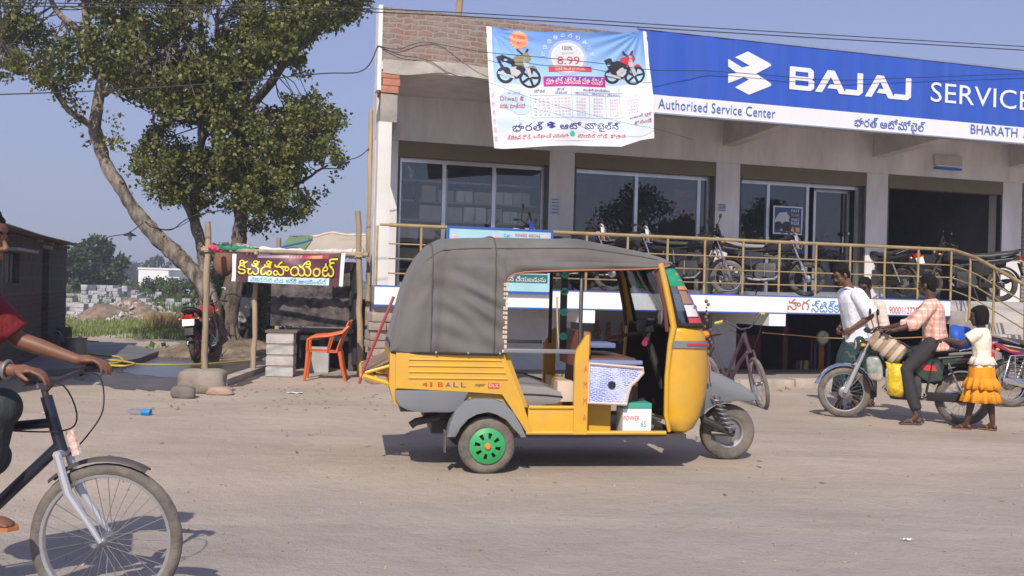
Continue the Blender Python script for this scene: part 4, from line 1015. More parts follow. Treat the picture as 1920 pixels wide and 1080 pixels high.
# ---------------------------------------------------------------- painted board of the basement shop
SB = empty('shop_name_board', bw(0, OV + .03, 0), PHI, 'white painted board under the verandah edge reading in Telugu with phone number 9000112728', 'sign')
q = MB(); q.b2((6.02, -.012, 1.14), (9.16, .0, 1.384)); q.build('board', WHITEBAND, SB)
q = MB(); q.b2((6.02, -.014, 1.12), (9.165, .0, 1.138)); q.build('edge_strip', BLUELINE, SB)
sbp = lambda u, v: (lambda P: ((P - BO).dot(BD), P.z))(onplane(u, v, BO + BN * (OV + .045), BN))
pn = lambda x, y: (x, -.018, y)
a = sbp(1476, 581); e = sbp(1518, 581); text_obj('lettering', 'నాగ', mat('sign_rust', (.42, .13, .08), .6), SB, pn, a[0], e[0], a[1], a[1] + .18, .014)
a = sbp(1521, 583); e = sbp(1612, 583); text_obj('lettering', 'స్టిక్కరింగ్', mat('sign_sky', (.05, .24, .55), .6), SB, pn, a[0], e[0], a[1] - .02, a[1] + .17, .012)
a = sbp(1667, 588); e = sbp(1721, 589); text_obj('lettering', '9000112728', mat('sign_crimson', (.50, .03, .10), .6), SB, pn, a[0], e[0], a[1], a[1] + .115, .025)
a = sbp(1655, 588); text_obj('lettering', 'L', mat('sign_sky_pale', (.05, .24, .55), .6), SB, pn, a[0], a[0] + .05, a[1], a[1] + .07, .02)

# ---------------------------------------------------------------- posters, papers, lamps on the facade
def plaque(name, label, cat, s0, s1, z0, z1, y, m, parts=(), group=None, th=.012):
    o = empty(name, bw(s0, -y, z0), PHI, label, cat, group)
    q = MB(); q.b2((0, 0, 0), (s1 - s0, th, z1 - z0)); q.build('sheet' if th < .02 else 'panel', m, o)
    return o
a = bpx(1452, 438, .0); b2_ = bpx(1508, 388, .0)
po = plaque('motorcycle_poster', 'framed blue poster of a motorcycle standing in the third shop window', 'poster', a.x, b2_.x, a.z, b2_.z, .06, mat('poster_blue', (.04, .08, .20), .35))
W, H = b2_.x - a.x, b2_.z - a.z
q = MB()
for lo, hi in (((0, -.012, 0), (W, -.002, .025)), ((0, -.012, H - .025), (W, -.002, H)), ((0, -.012, .026), (.025, -.002, H - .026)), ((W - .025, -.012, .026), (W, -.002, H - .026))): q.b2(lo, hi)
q.build('frame', ALU, po)
def pp(x, y, l): return (x * W, -.003 - l, y * H)
flat_shape('printed_motorcycle', [[(.06, .5), (.2, .75), (.45, .8), (.58, .6), (.55, .3), (.42, .12), (.2, .15), (.08, .3)]], IG, po, lambda x, y: pp(x, y, .001))
for cx_, cy_, r_ in ((.18, .3, .14), (.46, .27, .17)):
    flat_shape('printed_motorcycle', [[(cx_ + cos(k * pi / 10) * r_, cy_ + sin(k * pi / 10) * r_ * 1.1) for k in range(20)]], IK, po, lambda x, y: pp(x, y, .003))
for k, (y_, m_) in enumerate(((.80, IW), (.64, IO), (.48, IW), (.36, IW))):
    text_obj('lettering', ('FAST', 'POWER', 'SMART', 'RIDE')[k], m_, po, lambda x, y: pp(x, y, .002), .62, .9, y_, y_ + .1, .02)
flat_shape('printed_arrow', [[(.58, .18), (.66, .26), (.92, .26), (.92, .1), (.66, .1)]], IO, po, lambda x, y: pp(x, y, .002))
a = bpx(1263, 405, -.8); b2_ = bpx(1313, 358, -.8)
po = plaque('wall_poster', 'dark red picture panel hanging inside the middle shop window', 'poster', a.x, b2_.x, a.z, b2_.z, .8, mat('poster_red', (.20, .03, .03), .5, var=.3, vscale=4))
q = MB(); q.b2((.08, -.006, .1), (b2_.x - a.x - .08, -.001, .35)); q.build('print', mat('poster_maroon', (.10, .02, .025), .5), po)
PAPER = mat('faded_paper', (.55, .58, .60), .8, var=.08)
for (u0, v0, u1, v1, lab) in ((1032, 402, 1051, 372, 'faded printed notice pasted on the pillar right of the first shop window'), (1345, 396, 1362, 383, 'small bluish sticker pasted on the pillar right of the middle shop window')):
    a = bpx(u0, v0, .03); b2_ = bpx(u1, v1, .03); po = plaque('paper_notice', lab, 'notice', a.x, b2_.x, a.z, b2_.z, -.026, PAPER, group='papers pasted on pillars', th=.003)
    q = MB(); n = 5
    for k in range(n): q.b2((.02, -.003, (b2_.z - a.z) * (k + .5) / n), (b2_.x - a.x - .02, -.001, (b2_.z - a.z) * (k + .5) / n + .012))
    q.build('printed_lines', PBLUE, po)
def fixture(label, u0, v0, u1, v1, stripe):
    a = bpx(u0, v1, .06); b2_ = bpx(u1, v0, .06); w, h = b2_.x - a.x, b2_.z - a.z
    o = empty('tube_light', bw(a.x, .022, a.z), PHI, label, 'lamp')
    q = MB(); q.b2((0, -.05, h * .35), (w, 0, h), bevel=.006); q.build('housing', mat('lamp_housing', (.55, .53, .48), .5, dust=.3), o)
    q = MB(); q.tube([(.03, -.055, h * .3), (w - .03, -.055, h * .3)], .018, 10); q.build('tube', SIGNWHITE, o)
    if stripe: q = MB(); q.b2((.01, -.058, h * .05), (w - .01, -.001, h * .18)); q.build('stripe', mat('lamp_blue', (.03, .16, .55), .4), o)
fixture('unlit tube light on the wall under the brick parapet, beside the flex banner', 828, 172, 914, 186, False)
fixture('small white lamp with a blue stripe on the wall over the open garage', 1752, 294, 1804, 318, True)

# ================================================================ auto rickshaw
RKX, RKY, RKA = -0.304, 8.15, radians(9)
RK = empty('auto_rickshaw', (RKX, RKY, 0), RKA, 'yellow three wheeled auto rickshaw with dusty grey canvas hood and green wheel cover', 'auto rickshaw')
YEL = mat('rickshaw_yellow_paint', (0.72, 0.385, 0.010), 0.38, coat=.12, dust=.75, dcol=(.50, .31, .10), dscale=2.4, var=.08, vscale=1.5, bump=.10, bscale=5, bdist=.03)
GREYP = mat('rickshaw_grey_paint', (0.17, 0.185, 0.205), 0.5, dust=.35, dcol=(.30, .28, .26), dscale=2)
CANVAS = mat('dusty_canvas', (0.122, 0.114, 0.106), 0.95, var=.20, vscale=2.2, dust=.6, dcol=(.205, .192, .178), dscale=1.6, bump=.12, bscale=160, sheen=.1)
HEM = mat('pale_hem_tape', (.62, .50, .40), .8)
INNER = mat('rickshaw_dark_lining', (.045, .03, .026), .8)
BROWN = mat('brown_rexine', (.14, .05, .028), .45, var=.2, vscale=3, dust=.2)
GSEAT = mat('grey_seat_vinyl', (.25, .235, .225), .6, var=.08)
W_ = .66
def sect(prof):
    """body profile (x, z) swept across the width with slightly rounded sides"""
    return prof
# ---- hood: cross sections along x
def hood_top(x): return interp([(-.70, .93), (-.665, 1.10), (-.63, 1.25), (-.59, 1.40), (-.54, 1.53), (-.48, 1.635), (-.41, 1.72), (-.32, 1.765), (-.1, 1.785), (.24, 1.795), (.77, 1.805), (.85, 1.79), (1.0, 1.765), (1.25, 1.715), (1.40, 1.675), (1.47, 1.645)], x)
def hood_low(x): return interp([(-.7, .905), (.150, .905), (.151, 1.44), (.17, 1.485), (.21, 1.515), (.30, 1.535), (.6, 1.555), (1.25, 1.585), (1.40, 1.60), (1.47, 1.625)], x)
def hood_half(x): return interp([(-.70, .60), (-.6, .64), (-.3, .665), (.15, .668), (.8, .66), (1.2, .63), (1.47, .58)], x)
def hood_ring(x, n=18, inset=0.0):
    t, l, h = hood_top(x) - inset, hood_low(x), hood_half(x) - inset; r = min(.20, (t - l) * .75); pts = []
    sh = t - r
    m = 44
    for i in range(m): pts.append((x, -h - .012 * sin(i / m * 3.0), lerp(l, sh, i / m)))
    for i in range(9):
        a = i / 8 * pi / 2; pts.append((x, -h + r * (1 - cos(a)) * 1.15, sh + r * sin(a)))
    crown_ = .03
    for i in range(1, 6): 
        y = lerp(-h + r * 1.15, 0, i / 5); pts.append((x, y, t + crown_ * (1 - (y / (h - r)) ** 2) * .6))
    L_ = pts; R_ = [(a_, -b_, c_) for a_, b_, c_ in reversed(pts[:-1])]
    return L_ + R_
def wrinkle(p):
    x, y, z = p; s = 0
    if x < .16 and abs(y) > .5:
        # slanting slack folds on the side curtain, pulled from the upper front to the lower middle
        k = (x + .12) * .62 + (z - 1.25) * 1.0
        env = math.exp(-((x + .06) / .17) ** 2) * math.exp(-((z - 1.22) / .24) ** 2)
        s += .015 * env * sin(k * 46 + 1.2 * sin(z * 9))
        s += .022 * math.exp(-((x + .42 + (1.5 - z) * .22) / .05) ** 2) * (1 if z < 1.62 else 0)
        s -= .018 * math.exp(-((x + .30 + (1.5 - z) * .05) / .035) ** 2)
        s += .006 * sin(x * 14 + z * 7)
    if x < -.42: s += .006 * sin((z - x * .9) * 34) * math.exp(-((z - 1.45) / .22) ** 2)
    if x > -.4: s += .008 * sin(x * 9 + z * 38 + sin(x * 5)) * (1 if z < 1.75 else .3)
    s += .010 * math.exp(-((x - .06) / .02) ** 2) * (1 if z > 1.4 else .4)
    s -= .010 * math.exp(-((z - 1.60) / .02) ** 2) * (1 if -.35 < x < .1 else 0)
    sg = -1 if y < 0 else 1
    return Vector((x, y + sg * s * min(1, abs(y) / .55), z + (s * .6 if abs(y) < .55 else 0)))
xs = [-.70, -.685, -.66, -.63, -.60, -.57, -.54, -.51, -.48, -.45, -.425] + [-.40 + .011 * i for i in range(51)] + [.163, .18, .21, .25, .30, .36] + [.42 + .0375 * i for i in range(25)] + [1.36, 1.40, 1.44, 1.47]
xs = sorted(x for x in xs if x < .1505 or x > .152)
xs = [x for x in xs if x <= .1501] + [.1499, .1512] + [x for x in xs if x > .1513]
q = MB(); rg = [[wrinkle(p) for p in hood_ring(x)] for x in sorted(set(xs))]
q.rings(rg, closed=False, cap=False)
n = len(rg[0]); R0 = [q.bm.verts.new(p) for p in rg[0]]
q.face(R0)                                            # back curtain
Rf = [q.bm.verts.new(p) for p in rg[-1]]; q.face(Rf)
hood = q.build('canvas_hood', [CANVAS], RK, smooth=50)
so = hood.modifiers.new('thickness', 'SOLIDIFY'); so.thickness = .012; so.offset = -1
# stitched seams over the hood
for xx in (-.40, .075):
    P_ = [wrinkle(p) for p in hood_ring(xx)]; q = MB(); q.tube([p + Vector((0, (-1 if p.y < 0 else 1) * .004 if abs(p.y) > .5 else 0, .004)) for p in P_[::2]], .005, 5); q.build('seam', mat('seam_thread', (.09, .08, .07), .9), hood)
for sg in (0, 1):
    q = MB(); q.tube([wrinkle(hood_ring(x_)[47 if sg == 0 else -48]) + Vector((0, 0, .004)) for x_ in [-.44 + .06 * i for i in range(31)]], .005, 5); q.build('seam', mat('seam_thread', (.09, .08, .07), .9), hood)
# pale laced hem at the door opening and along the roof edge
for sg in (-1, 1):
    q = MB(); pts = [(.155, sg * .672, .93 + i * .036) for i in range(15)]
    for i, p in enumerate(pts): q.box(p, (.034, .012, .027 if i % 4 else .022), RZ(.1 * (i % 2)), bevel=.004)
    q.build('laced_hem', HEM, hood)
    q = MB(); q.tube([(x, sg * (hood_half(x) + .008), hood_low(x) - .004) for x in [.16, .18, .22, .30, .45, .6, .8, 1.0, 1.2, 1.38, 1.46]], .007, 6); q.build('piping', mat('rust_piping', (.40, .16, .09), .8), hood)
    q = MB(); q.tube([(x, sg * (hood_half(x) + .012), .905) for x in (-.69, -.5, -.2, .0, .15)], .014, 6, flat=.6); q.build('lower_binding', BLACK, hood)
    q = MB()
    for x in (-.36, -.12, .12): q.ball((x, sg * (hood_half(x) + .024), .912), .012, 8)
    q.build('stud', STEEL, hood)
# ---- lower body side panels
def side(sg, pts, th, m, name, y=W_, bevel=.012, parent=RK):
    q = MB(); q.prism(pts, 'y', sg * y, sg * (y - th), bevel=bevel); return q.build(name, m, parent)
for sg in (-1, 1):
    sp_ = side(sg, [(-.655, .63), (-.655, .905), (.158, .905), (.30, .565), (.395, .305), (.335, .305), (.29, .42), (.155, .615), (-.09, .605), (-.09, .63)], .035, YEL, 'side_panel')
    q = MB()
    for k in range(4):
        z = .858 - k * .046; q.tube([(-.56, sg * (W_ + .001), z), (.135 + k * .018, sg * (W_ + .001), z)], .0085, 8)
    q.build('pressed_rib', YEL, sp_)
    side(sg, [(-.655, .628), (-.095, .628), (-.135, .56), (-.19, .475), (-.25, .462), (-.45, .462), (-.56, .478), (-.62, .51), (-.655, .56)], .04, GREYP, 'lower_panel', y=W_ - .002)
    side(sg, [(.355, .305), (.355, .50), (.71, .50), (.71, .305)], .03, YEL, 'sill_panel', y=W_ - .02)
    q = MB(); q.tube([(.36, sg * (W_ - .018), .505), (.71, sg * (W_ - .018), .505)], .014, 8); q.tube([(.34, sg * (W_ - .014), .312), (1.45, sg * (W_ - .03), .312)], .016, 8); q.build('sill_trim', YEL, RK)
    dv = MB(); dv.prism([(.705, .30), (.705, .93), (.79, 1.065), (.815, 1.065), (.815, .30)], 'y', sg * (W_ + .002), sg * (W_ - .05), bevel=.01); dvo = dv.build('divider_post', YEL, RK)
    q = MB(); q.box((.425, sg * (W_ + .012), .935), (.55, .02, .032), bevel=.005); q.build('arm_bar', STEEL, RK)
    # arched mudguard
    o_ = [(-.265, .285), (-.24, .40), (-.20, .49), (-.14, .55), (-.06, .572), (.07, .572), (.16, .545), (.235, .47), (.295, .37), (.335, .285)]
    i_ = [(.285, .285), (.245, .36), (.19, .425), (.11, .468), (.04, .475), (-.05, .47), (-.12, .43), (-.165, .36), (-.20, .285)]
    q = MB(); q.prism(o_ + i_, 'y', sg * (W_ + .055), sg * (W_ - .12), bevel=.012); q.build('rear_mudguard', GREYP, RK, smooth=50)
    q = MB(); q.box((-.272, sg * (W_ - .06), .24), (.012, .13, .16), bevel=.003); q.build('mud_flap', DUSTY_RUBBER, RK)
# divider wall between driver and passengers, floor, rear wall, underside
q = MB(); q.b2((.72, -.60, .30), (.80, .60, .66)); q.build('bulkhead', YEL, RK)
q = MB(); q.b2((.20, -.62, .27), (1.62, .62, .30)); q.build('floor', DARKMETAL, RK)
q = MB(); q.prism([(-.70, .66), (-.70, .905), (-.62, .905), (-.62, .50), (-.66, .52)], 'y', -.62, .62, bevel=.01); q.build('rear_panel', YEL, RK)
q = MB(); q.b2((-.61, -.60, .46), (-.25, .60, .62)); q.b2((-.42, -.35, .37), (-.2, .35, .48), bevel=.03); q.tube([(0, -.55, .215), (0, .55, .215)], .035, 10); q.box((-.1, 0, .30), (.5, .5, .12), bevel=.03)
q.tube([(-.30, -.42, .40), (-.48, -.42, .36), (-.52, -.42, .33)], .03, 8); q.build('engine', DARKMETAL, RK)
q = MB(); q.b2((.19, -.60, .30), (.34, .60, .50)); q.build('seat_box', mat('rickshaw_inner_yellow', (.62, .36, .02), .5, dust=.3), RK)
# slanted inner side boards beside the passenger bench
for sg in (-1, 1):
    q = MB(); q.prism([(-.55, .50), (-.55, 1.0), (.13, 1.0), (.20, .9), (.36, .50)], 'y', sg * .615, sg * .60, bevel=.004); q.build('inner_board', mat('inner_yellow', (.55, .32, .03), .55, dust=.4), RK)
q = MB()
def seat_s(u, v):
    x = lerp(-.02, .64, u); return (x, lerp(-.585, .585, v), .50 + .165 * (1 - .18 * (1 - u)) - .07 * u * u + .02 * sin(pi * u))
pr = [(-.05, .505), (.40, .505), (.52, .51), (.60, .53), (.635, .57), (.62, .62), (.50, .655), (.2, .672), (-.05, .68)]
q.prism(pr, 'y', -.585, .585, bevel=.02); sx_ = q.build('passenger_seat', GSEAT, RK, smooth=60)
q = MB(); q.tube([(.0, -.588, .605), (.3, -.588, .60), (.5, -.588, .592), (.63, -.588, .58)], .006, 6); q.build('seat_piping', BLACK, sx_)
q = MB(); q.box((.655, -.50, .62), (.13, .16, .16), bevel=.012); q.build('cushion_end', mat('cream_cushion', (.58, .46, .36), .7), RK)
q = MB(); q.prism([(-.20, .66), (-.08, .66), (-.28, 1.20), (-.38, 1.20)], 'y', -.58, .58, bevel=.03); q.build('seat_back', INNER, RK)
q = MB(); q.b2((-.44, -.6, .93), (-.42, .6, 1.5)); q.build('back_lining', INNER, RK)
# hoops and roof frame
q = MB()
for x in (.13, .755):
    l = .93; h = .60; t = hood_top(x) - .05
    q.tube([(x, -h, l), (x, -h, t - .16), (x, -h + .12, t - .03), (x, 0, t), (x, h - .12, t - .03), (x, h, t - .16), (x, h, l)], .016, 8)
for y in (-.45, 0, .45): q.tube([(-.35, y, 1.70), (.3, y, 1.735), (.8, y, 1.745), (1.40, y, 1.62)], .012, 6)
q.build('hood_frame', DARKMETAL, RK)
# black grab pole with green reflectors behind the driver
q = MB(); q.box((.745, .0, 1.30), (.055, .04, .86), bevel=.008); gp = q.build('grab_pole', mat('grab_pole_black', (.012, .016, .018), .4), RK)
GRN = mat('green_reflector', (.02, .55, .36), .3, coat=.5)
for z in (1.53, 1.39, 1.22, 1.02):
    q = MB(); q.cyl((.745, -.021, z), (.745, -.032, z), .034, seg=6); q.box((.745, -.026, z), (.064, .012, .032), bevel=.004); q.build('reflector', GRN, gp)
# ---- driver's place
q = MB(); q.b2((.82, -.46, .30), (1.05, .46, .52)); q.build('driver_seat_box', YEL, RK)
q = MB(); q.box((1.08, .05, .70), (.46, .86, .36), bevel=.07, top=(.9, .97)); q.build('driver_seat', BROWN, RK, smooth=60)
q = MB(); q.box((.845, .0, .93), (.07, .9, .30), bevel=.03); q.build('driver_backrest', mat('tan_rexine', (.33, .12, .07), .5), RK)
q = MB(); q.b2((1.155, -.50, .34), (1.215, -.30, .62), bevel=.02); q.build('seat_prop', BROWN, RK)
TILE = brick_mat('blue_tile_print', (.12, .16, .62), (.10, .13, .55), (.62, .66, .80), 1.0, .034, .014, .003, 0, 1)
bpts = [(.82, .545), (.82, .845), (1.245, .815), (1.245, .78), (1.20, .725), (1.15, .68), (1.13, .62), (1.12, .535)]
q = MB(); q.prism(bpts, 'y', -.655, -.635, bevel=.003); bo = q.build('side_board', TILE, RK)
q = MB(); P3 = [(x, -.658, z) for x, z in bpts]; q.tube(P3, .013, 6, closed=True); q.build('cream_border', HEM, bo)
q = MB(); q.b2((.815, -.66, .842), (1.24, -.60, .872), bevel=.004); q.build('top_strip', mat('blue_grey_strip', (.20, .24, .42), .4), bo)
q = MB(); q.cyl((1.0, -.657, .683), (1.0, -.664, .683), .03, seg=16); q.build('board_hole', BLACK, bo)
q = MB(); q.b2((.83, -.30, .945), (1.12, .30, .985), bevel=.012); q.build('seat_cloth', mat('blue_seat_cloth', (.14, .18, .34), .7), RK)
# handlebar and grips
q = MB(); q.tube([(1.36, -.36, 1.02), (1.46, -.10, 1.06), (1.46, .10, 1.06), (1.36, .36, 1.02)], .016, 8); q.tube([(1.46, 0, 1.06), (1.62, 0, .6)], .03, 10); hb = q.build('handlebar', DARKMETAL, RK)
for sg in (-1, 1):
    q = MB(); q.tube([(1.36, sg * .36, 1.02), (1.30, sg * .50, 1.0)], .024, 10); q.build('grip', mat('maroon_grip', (.25, .02, .06), .5), hb)
q = MB(); q.box((1.46, 0, 1.12), (.10, .28, .10), bevel=.03); q.build('instrument_box', BLACK, RK)
q = MB(); q.tube([(1.30, -.1, .33), (1.38, -.25, .40), (1.48, -.40, .38)], .014, 8); q.box((1.36, -.42, .335), (.10, .07, .03), bevel=.01); q.build('brake_pedal', STEEL, RK)
# ---- front cowl and windscreen: arcs in plan from the side edge round the nose
def shell(side_x, nose_x, half, n=22, pw=.62):
    out = []
    for i in range(n + 1):
        a = -pi / 2 + pi * i / n; s_ = abs(sin(a)) ** .85 * (1 if a > 0 else -1); c_ = abs(cos(a)) ** pw
        out.append((lerp(side_x, nose_x, c_), half * s_))
    return out
def shell_rows(rows, n=22): return [[(x, y, z) for x, y in shell(sx_, nx, hf, n)] for z, sx_, nx, hf in rows]
rows = [(.30, 1.56, 1.72, .56), (.325, 1.50, 1.80, .585), (.42, 1.455, 1.87, .60), (.58, 1.445, 1.915, .61), (.80, 1.45, 1.93, .615), (.98, 1.462, 1.91, .615), (1.10, 1.47, 1.875, .61), (1.14, 1.475, 1.85, .605)]
q = MB(); q.rings(shell_rows(rows), closed=False, cap=False); cw = q.build('front_cowl', [YEL, INNER], RK, smooth=60)
so = cw.modifiers.new('thickness', 'SOLIDIFY'); so.thickness = .03; so.offset = -1; so.material_offset = 1
top = shell(1.475, 1.85, .605); q = MB(); q.prism([(x, y) for x, y in top], 'z', 1.125, 1.141); q.build('dash_shelf', BLACK, RK)
wr = [(1.15, 1.535, 1.845, .602), (1.26, 1.505, 1.80, .60), (1.38, 1.47, 1.735, .595), (1.50, 1.435, 1.655, .585), (1.61, 1.405, 1.575, .57)]
WINDGLASS = glass('windscreen_glass', (.62, .66, .68), .16)
q = MB(); q.rings(shell_rows(wr), closed=False, cap=False); wsn = q.build('windscreen', WINDGLASS, RK, smooth=80)
lo = [Vector(p) for p in shell_rows(wr)[0]]; hi = [Vector(p) for p in shell_rows(wr)[-1]]
ed0 = [Vector(r[0]) for r in shell_rows(wr)]; ed1 = [Vector(r[-1]) for r in shell_rows(wr)]
q = MB(); q.tube(ed0[::-1] + lo[1:-1] + ed1 + hi[1:-1][::-1], .020, 8, closed=True); q.build('rubber_seal', BLACK, wsn)
# reflections in the windscreen painted on as a green strip and colour patches
sr = [(1.455, 1.446, 1.688, .592), (1.52, 1.430, 1.644, .585), (1.60, 1.410, 1.582, .574)]
def strip_(rows, i0, i1, lift=.004):
    out = []
    for z, a, b, h in rows: r = shell(a + lift, b + lift, h + lift); out.append([(x, y, z) for x, y in r[i0:i1 + 1]])
    return out
q = MB(); q.rings(strip_(sr, 0, 22), closed=False, cap=False); q.build('green_strip', mat('reflected_green', (.02, .30, .16), .4, var=.25, vscale=8), wsn)
st_m = [mat('reflected_orange', (.70, .30, .08), .5), mat('reflected_white', (.72, .70, .68), .5), mat('reflected_violet', (.28, .14, .30), .5), mat('reflected_red', (.60, .06, .07), .5), mat('reflected_brown', (.35, .20, .15), .6)]
wz = lambda z: (z, interp([(r[0], r[1]) for r in wr], z), interp([(r[0], r[2]) for r in wr], z), interp([(r[0], r[3]) for r in wr], z))
for k, (z0, z1, i0, i1, mi) in enumerate([(1.43, 1.46, 1, 6, 0), (1.50, 1.56, 2, 4, 0), (1.32, 1.42, 1, 3, 4), (1.28, 1.40, 3, 5, 2), (1.22, 1.31, 1, 4, 1), (1.17, 1.21, 1, 6, 3), (1.21, 1.27, 4, 6, 3), (1.30, 1.36, 5, 8, 1), (1.22, 1.30, 7, 10, 4), (1.17, 1.21, 8, 12, 3)]):
    q = MB(); q.rings(strip_([wz(z0), wz((z0 + z1) / 2), wz(z1)], i0, i1, .006), closed=False, cap=False); q.build('patch', st_m[mi], wsn)
q = MB(); q.tube([(1.64, -.585, 1.19), (1.745, -.42, 1.27), (1.80, -.25, 1.30)], .007, 6); q.build('wiper', BLACK, wsn)
# yellow door pillars from hood to cowl
for sg in (-1, 1):
    q = MB(); q.tube([(1.385, sg * .585, 1.63), (1.42, sg * .60, 1.48), (1.46, sg * .612, 1.30), (1.495, sg * .618, 1.14), (1.47, sg * .618, 1.0), (1.45, sg * .617, .75), (1.455, sg * .605, .45), (1.49, sg * .59, .32)], [.034, .036, .036, .036, .03, .026, .026, .022], 8, flat=.75); dp = q.build('door_pillar', YEL, RK, smooth=60)
    q = MB(); q.tube([(1.345, sg * .57, 1.60), (1.385, sg * .585, 1.45), (1.425, sg * .60, 1.28), (1.45, sg * .60, 1.10)], .016, 6); q.build('pillar_lining', mat('oxide_brown', (.12, .045, .03), .7), dp)
    # trim stripe on the cowl
    tr_ = [(.985, 1.472, 1.856, .628), (1.015, 1.475, 1.851, .628)]
    i0, i1 = (0, 7) if sg < 0 else (15, 22)
    q = MB(); q.rings(strip_([(1.0 - .028, 1.462, 1.913, .619), (1.0 + .028, 1.465, 1.905, .619)], i0, i1, .006), closed=False, cap=False); q.build('trim_stripe', GREYP, cw)
    q = MB(); q.rings(strip_([(1.0 - .009, 1.463, 1.911, .619), (1.0 + .009, 1.464, 1.908, .619)], i0 + (1 if sg < 0 else 0), i1 - (0 if sg < 0 else 1), .010), closed=False, cap=False); q.build('trim_stripe', mat('trim_red', (.60, .03, .06), .4), cw)
# headlamp, indicators, mirror
q = MB(); q.lathe([(0, .03), (.05, .028), (.085, .0), (.09, -.02), (.08, -.08), (0, -.09)], T(1.93, 0, .93) @ RY(pi / 2), 20); hl = q.build('headlight', CLEARLENS, RK)
q = MB(); q.lathe([(.083, .012), (.098, .006), (.10, -.03), (.088, -.05)], T(1.93, 0, .93) @ RY(pi / 2), 20); q.build('rim', CHROME, hl)
for sg in (-1, 1):
    q = MB(); q.ball((1.87, sg * .30, 1.07), (.035, .045, .03), 10); q.build('indicator', AMBERLENS, RK)
    q = MB(); q.ball((-.695, sg * .55, .715), (.022, .045, .035), 10); q.build('tail_light', REDLENS, RK)
q = MB(); q.tube([(1.50, -.60, 1.08), (1.47, -.56, 1.2)], .006, 6); q.ball((1.415, -.53, 1.21), (.018, .05, .065), 12); q.build('mirror', STEEL, RK)
# garland and tassels hung at the nose
q = MB(); rr = random.Random(2)
for k in range(26):
    t = k / 25; z = lerp(1.34, .68, t); q.ball((1.93 + .012 * sin(k * 2.1) + (.03 if .35 < t < .6 else 0), -.16 + .02 * cos(k * 1.7), z), rr.uniform(.010, .019) * (1.3 if t > .6 else .85), 6)
q.build('garland', mat('dried_marigold', (.13, .06, .03), .9, col2=(.26, .15, .09), vscale=30), RK)
q = MB()
for k in range(16):
    a = k * .8; q.tube([(1.94, -.16, .92), (1.94 + .03 * cos(a), -.16 + .03 * sin(a), .80), (1.935 + .045 * cos(a), -.16 + .045 * sin(a), .66)], .006, 4)
q.build('tassel', mat('pink_tassel', (.30, .19, .18), .9), RK)
# ---- front mudguard and fork
mg = [(1.80, .775), (1.90, .765), (2.02, .735), (2.16, .68), (2.30, .615), (2.385, .56), (2.40, .525), (2.37, .505), (2.22, .51), (2.05, .485), (1.96, .44), (1.90, .37), (1.84, .35), (1.80, .40)]
q = MB()
for sgn_ in (0,):
    A = []
    for y, sc, dz in ((-.155, .90, -.0), (-.15, .97, 0), (-.11, 1.0, .012), (-.05, 1.0, .022), (0, 1.0, .026), (.05, 1.0, .022), (.11, 1.0, .012), (.15, .97, 0), (.155, .90, 0)):
        cx_, cz_ = 2.05, .58
        A.append([(cx_ + (x - cx_) * sc, y, cz_ + (z - cz_) * sc + (dz if z > .52 else 0)) for x, z in mg])
    q.rings(A, closed=True, cap=True)
q.build('front_mudguard', GREYP, RK, smooth=50)
q = MB(); q.tube([(1.78, -.10, .62), (1.95, -.13, .34), (2.06, -.13, .30)], .028, 8); q.tube([(2.02, -.10, .235), (2.15, -.14, .235), (2.20, -.14, .235)], .02, 8); q.tube([(1.92, -.14, .36), (2.20, -.14, .235)], .03, 8)
fkk = q.build('front_fork', DARKMETAL, RK)
q = MB(); hx = [(2.02 + .045 * cos(k * .7) + .0022 * k, -.165 + .045 * sin(k * .7), .545 - k * .0042) for k in range(64)]; q.tube(hx, .009, 6); q.build('spring', mat('grey_spring', (.16, .16, .165), .5, .5, dust=.4), fkk)
q = MB(); q.tube([(2.02, -.165, .56), (2.165, -.165, .25)], .017, 8); q.build('damper', STEEL, fkk)
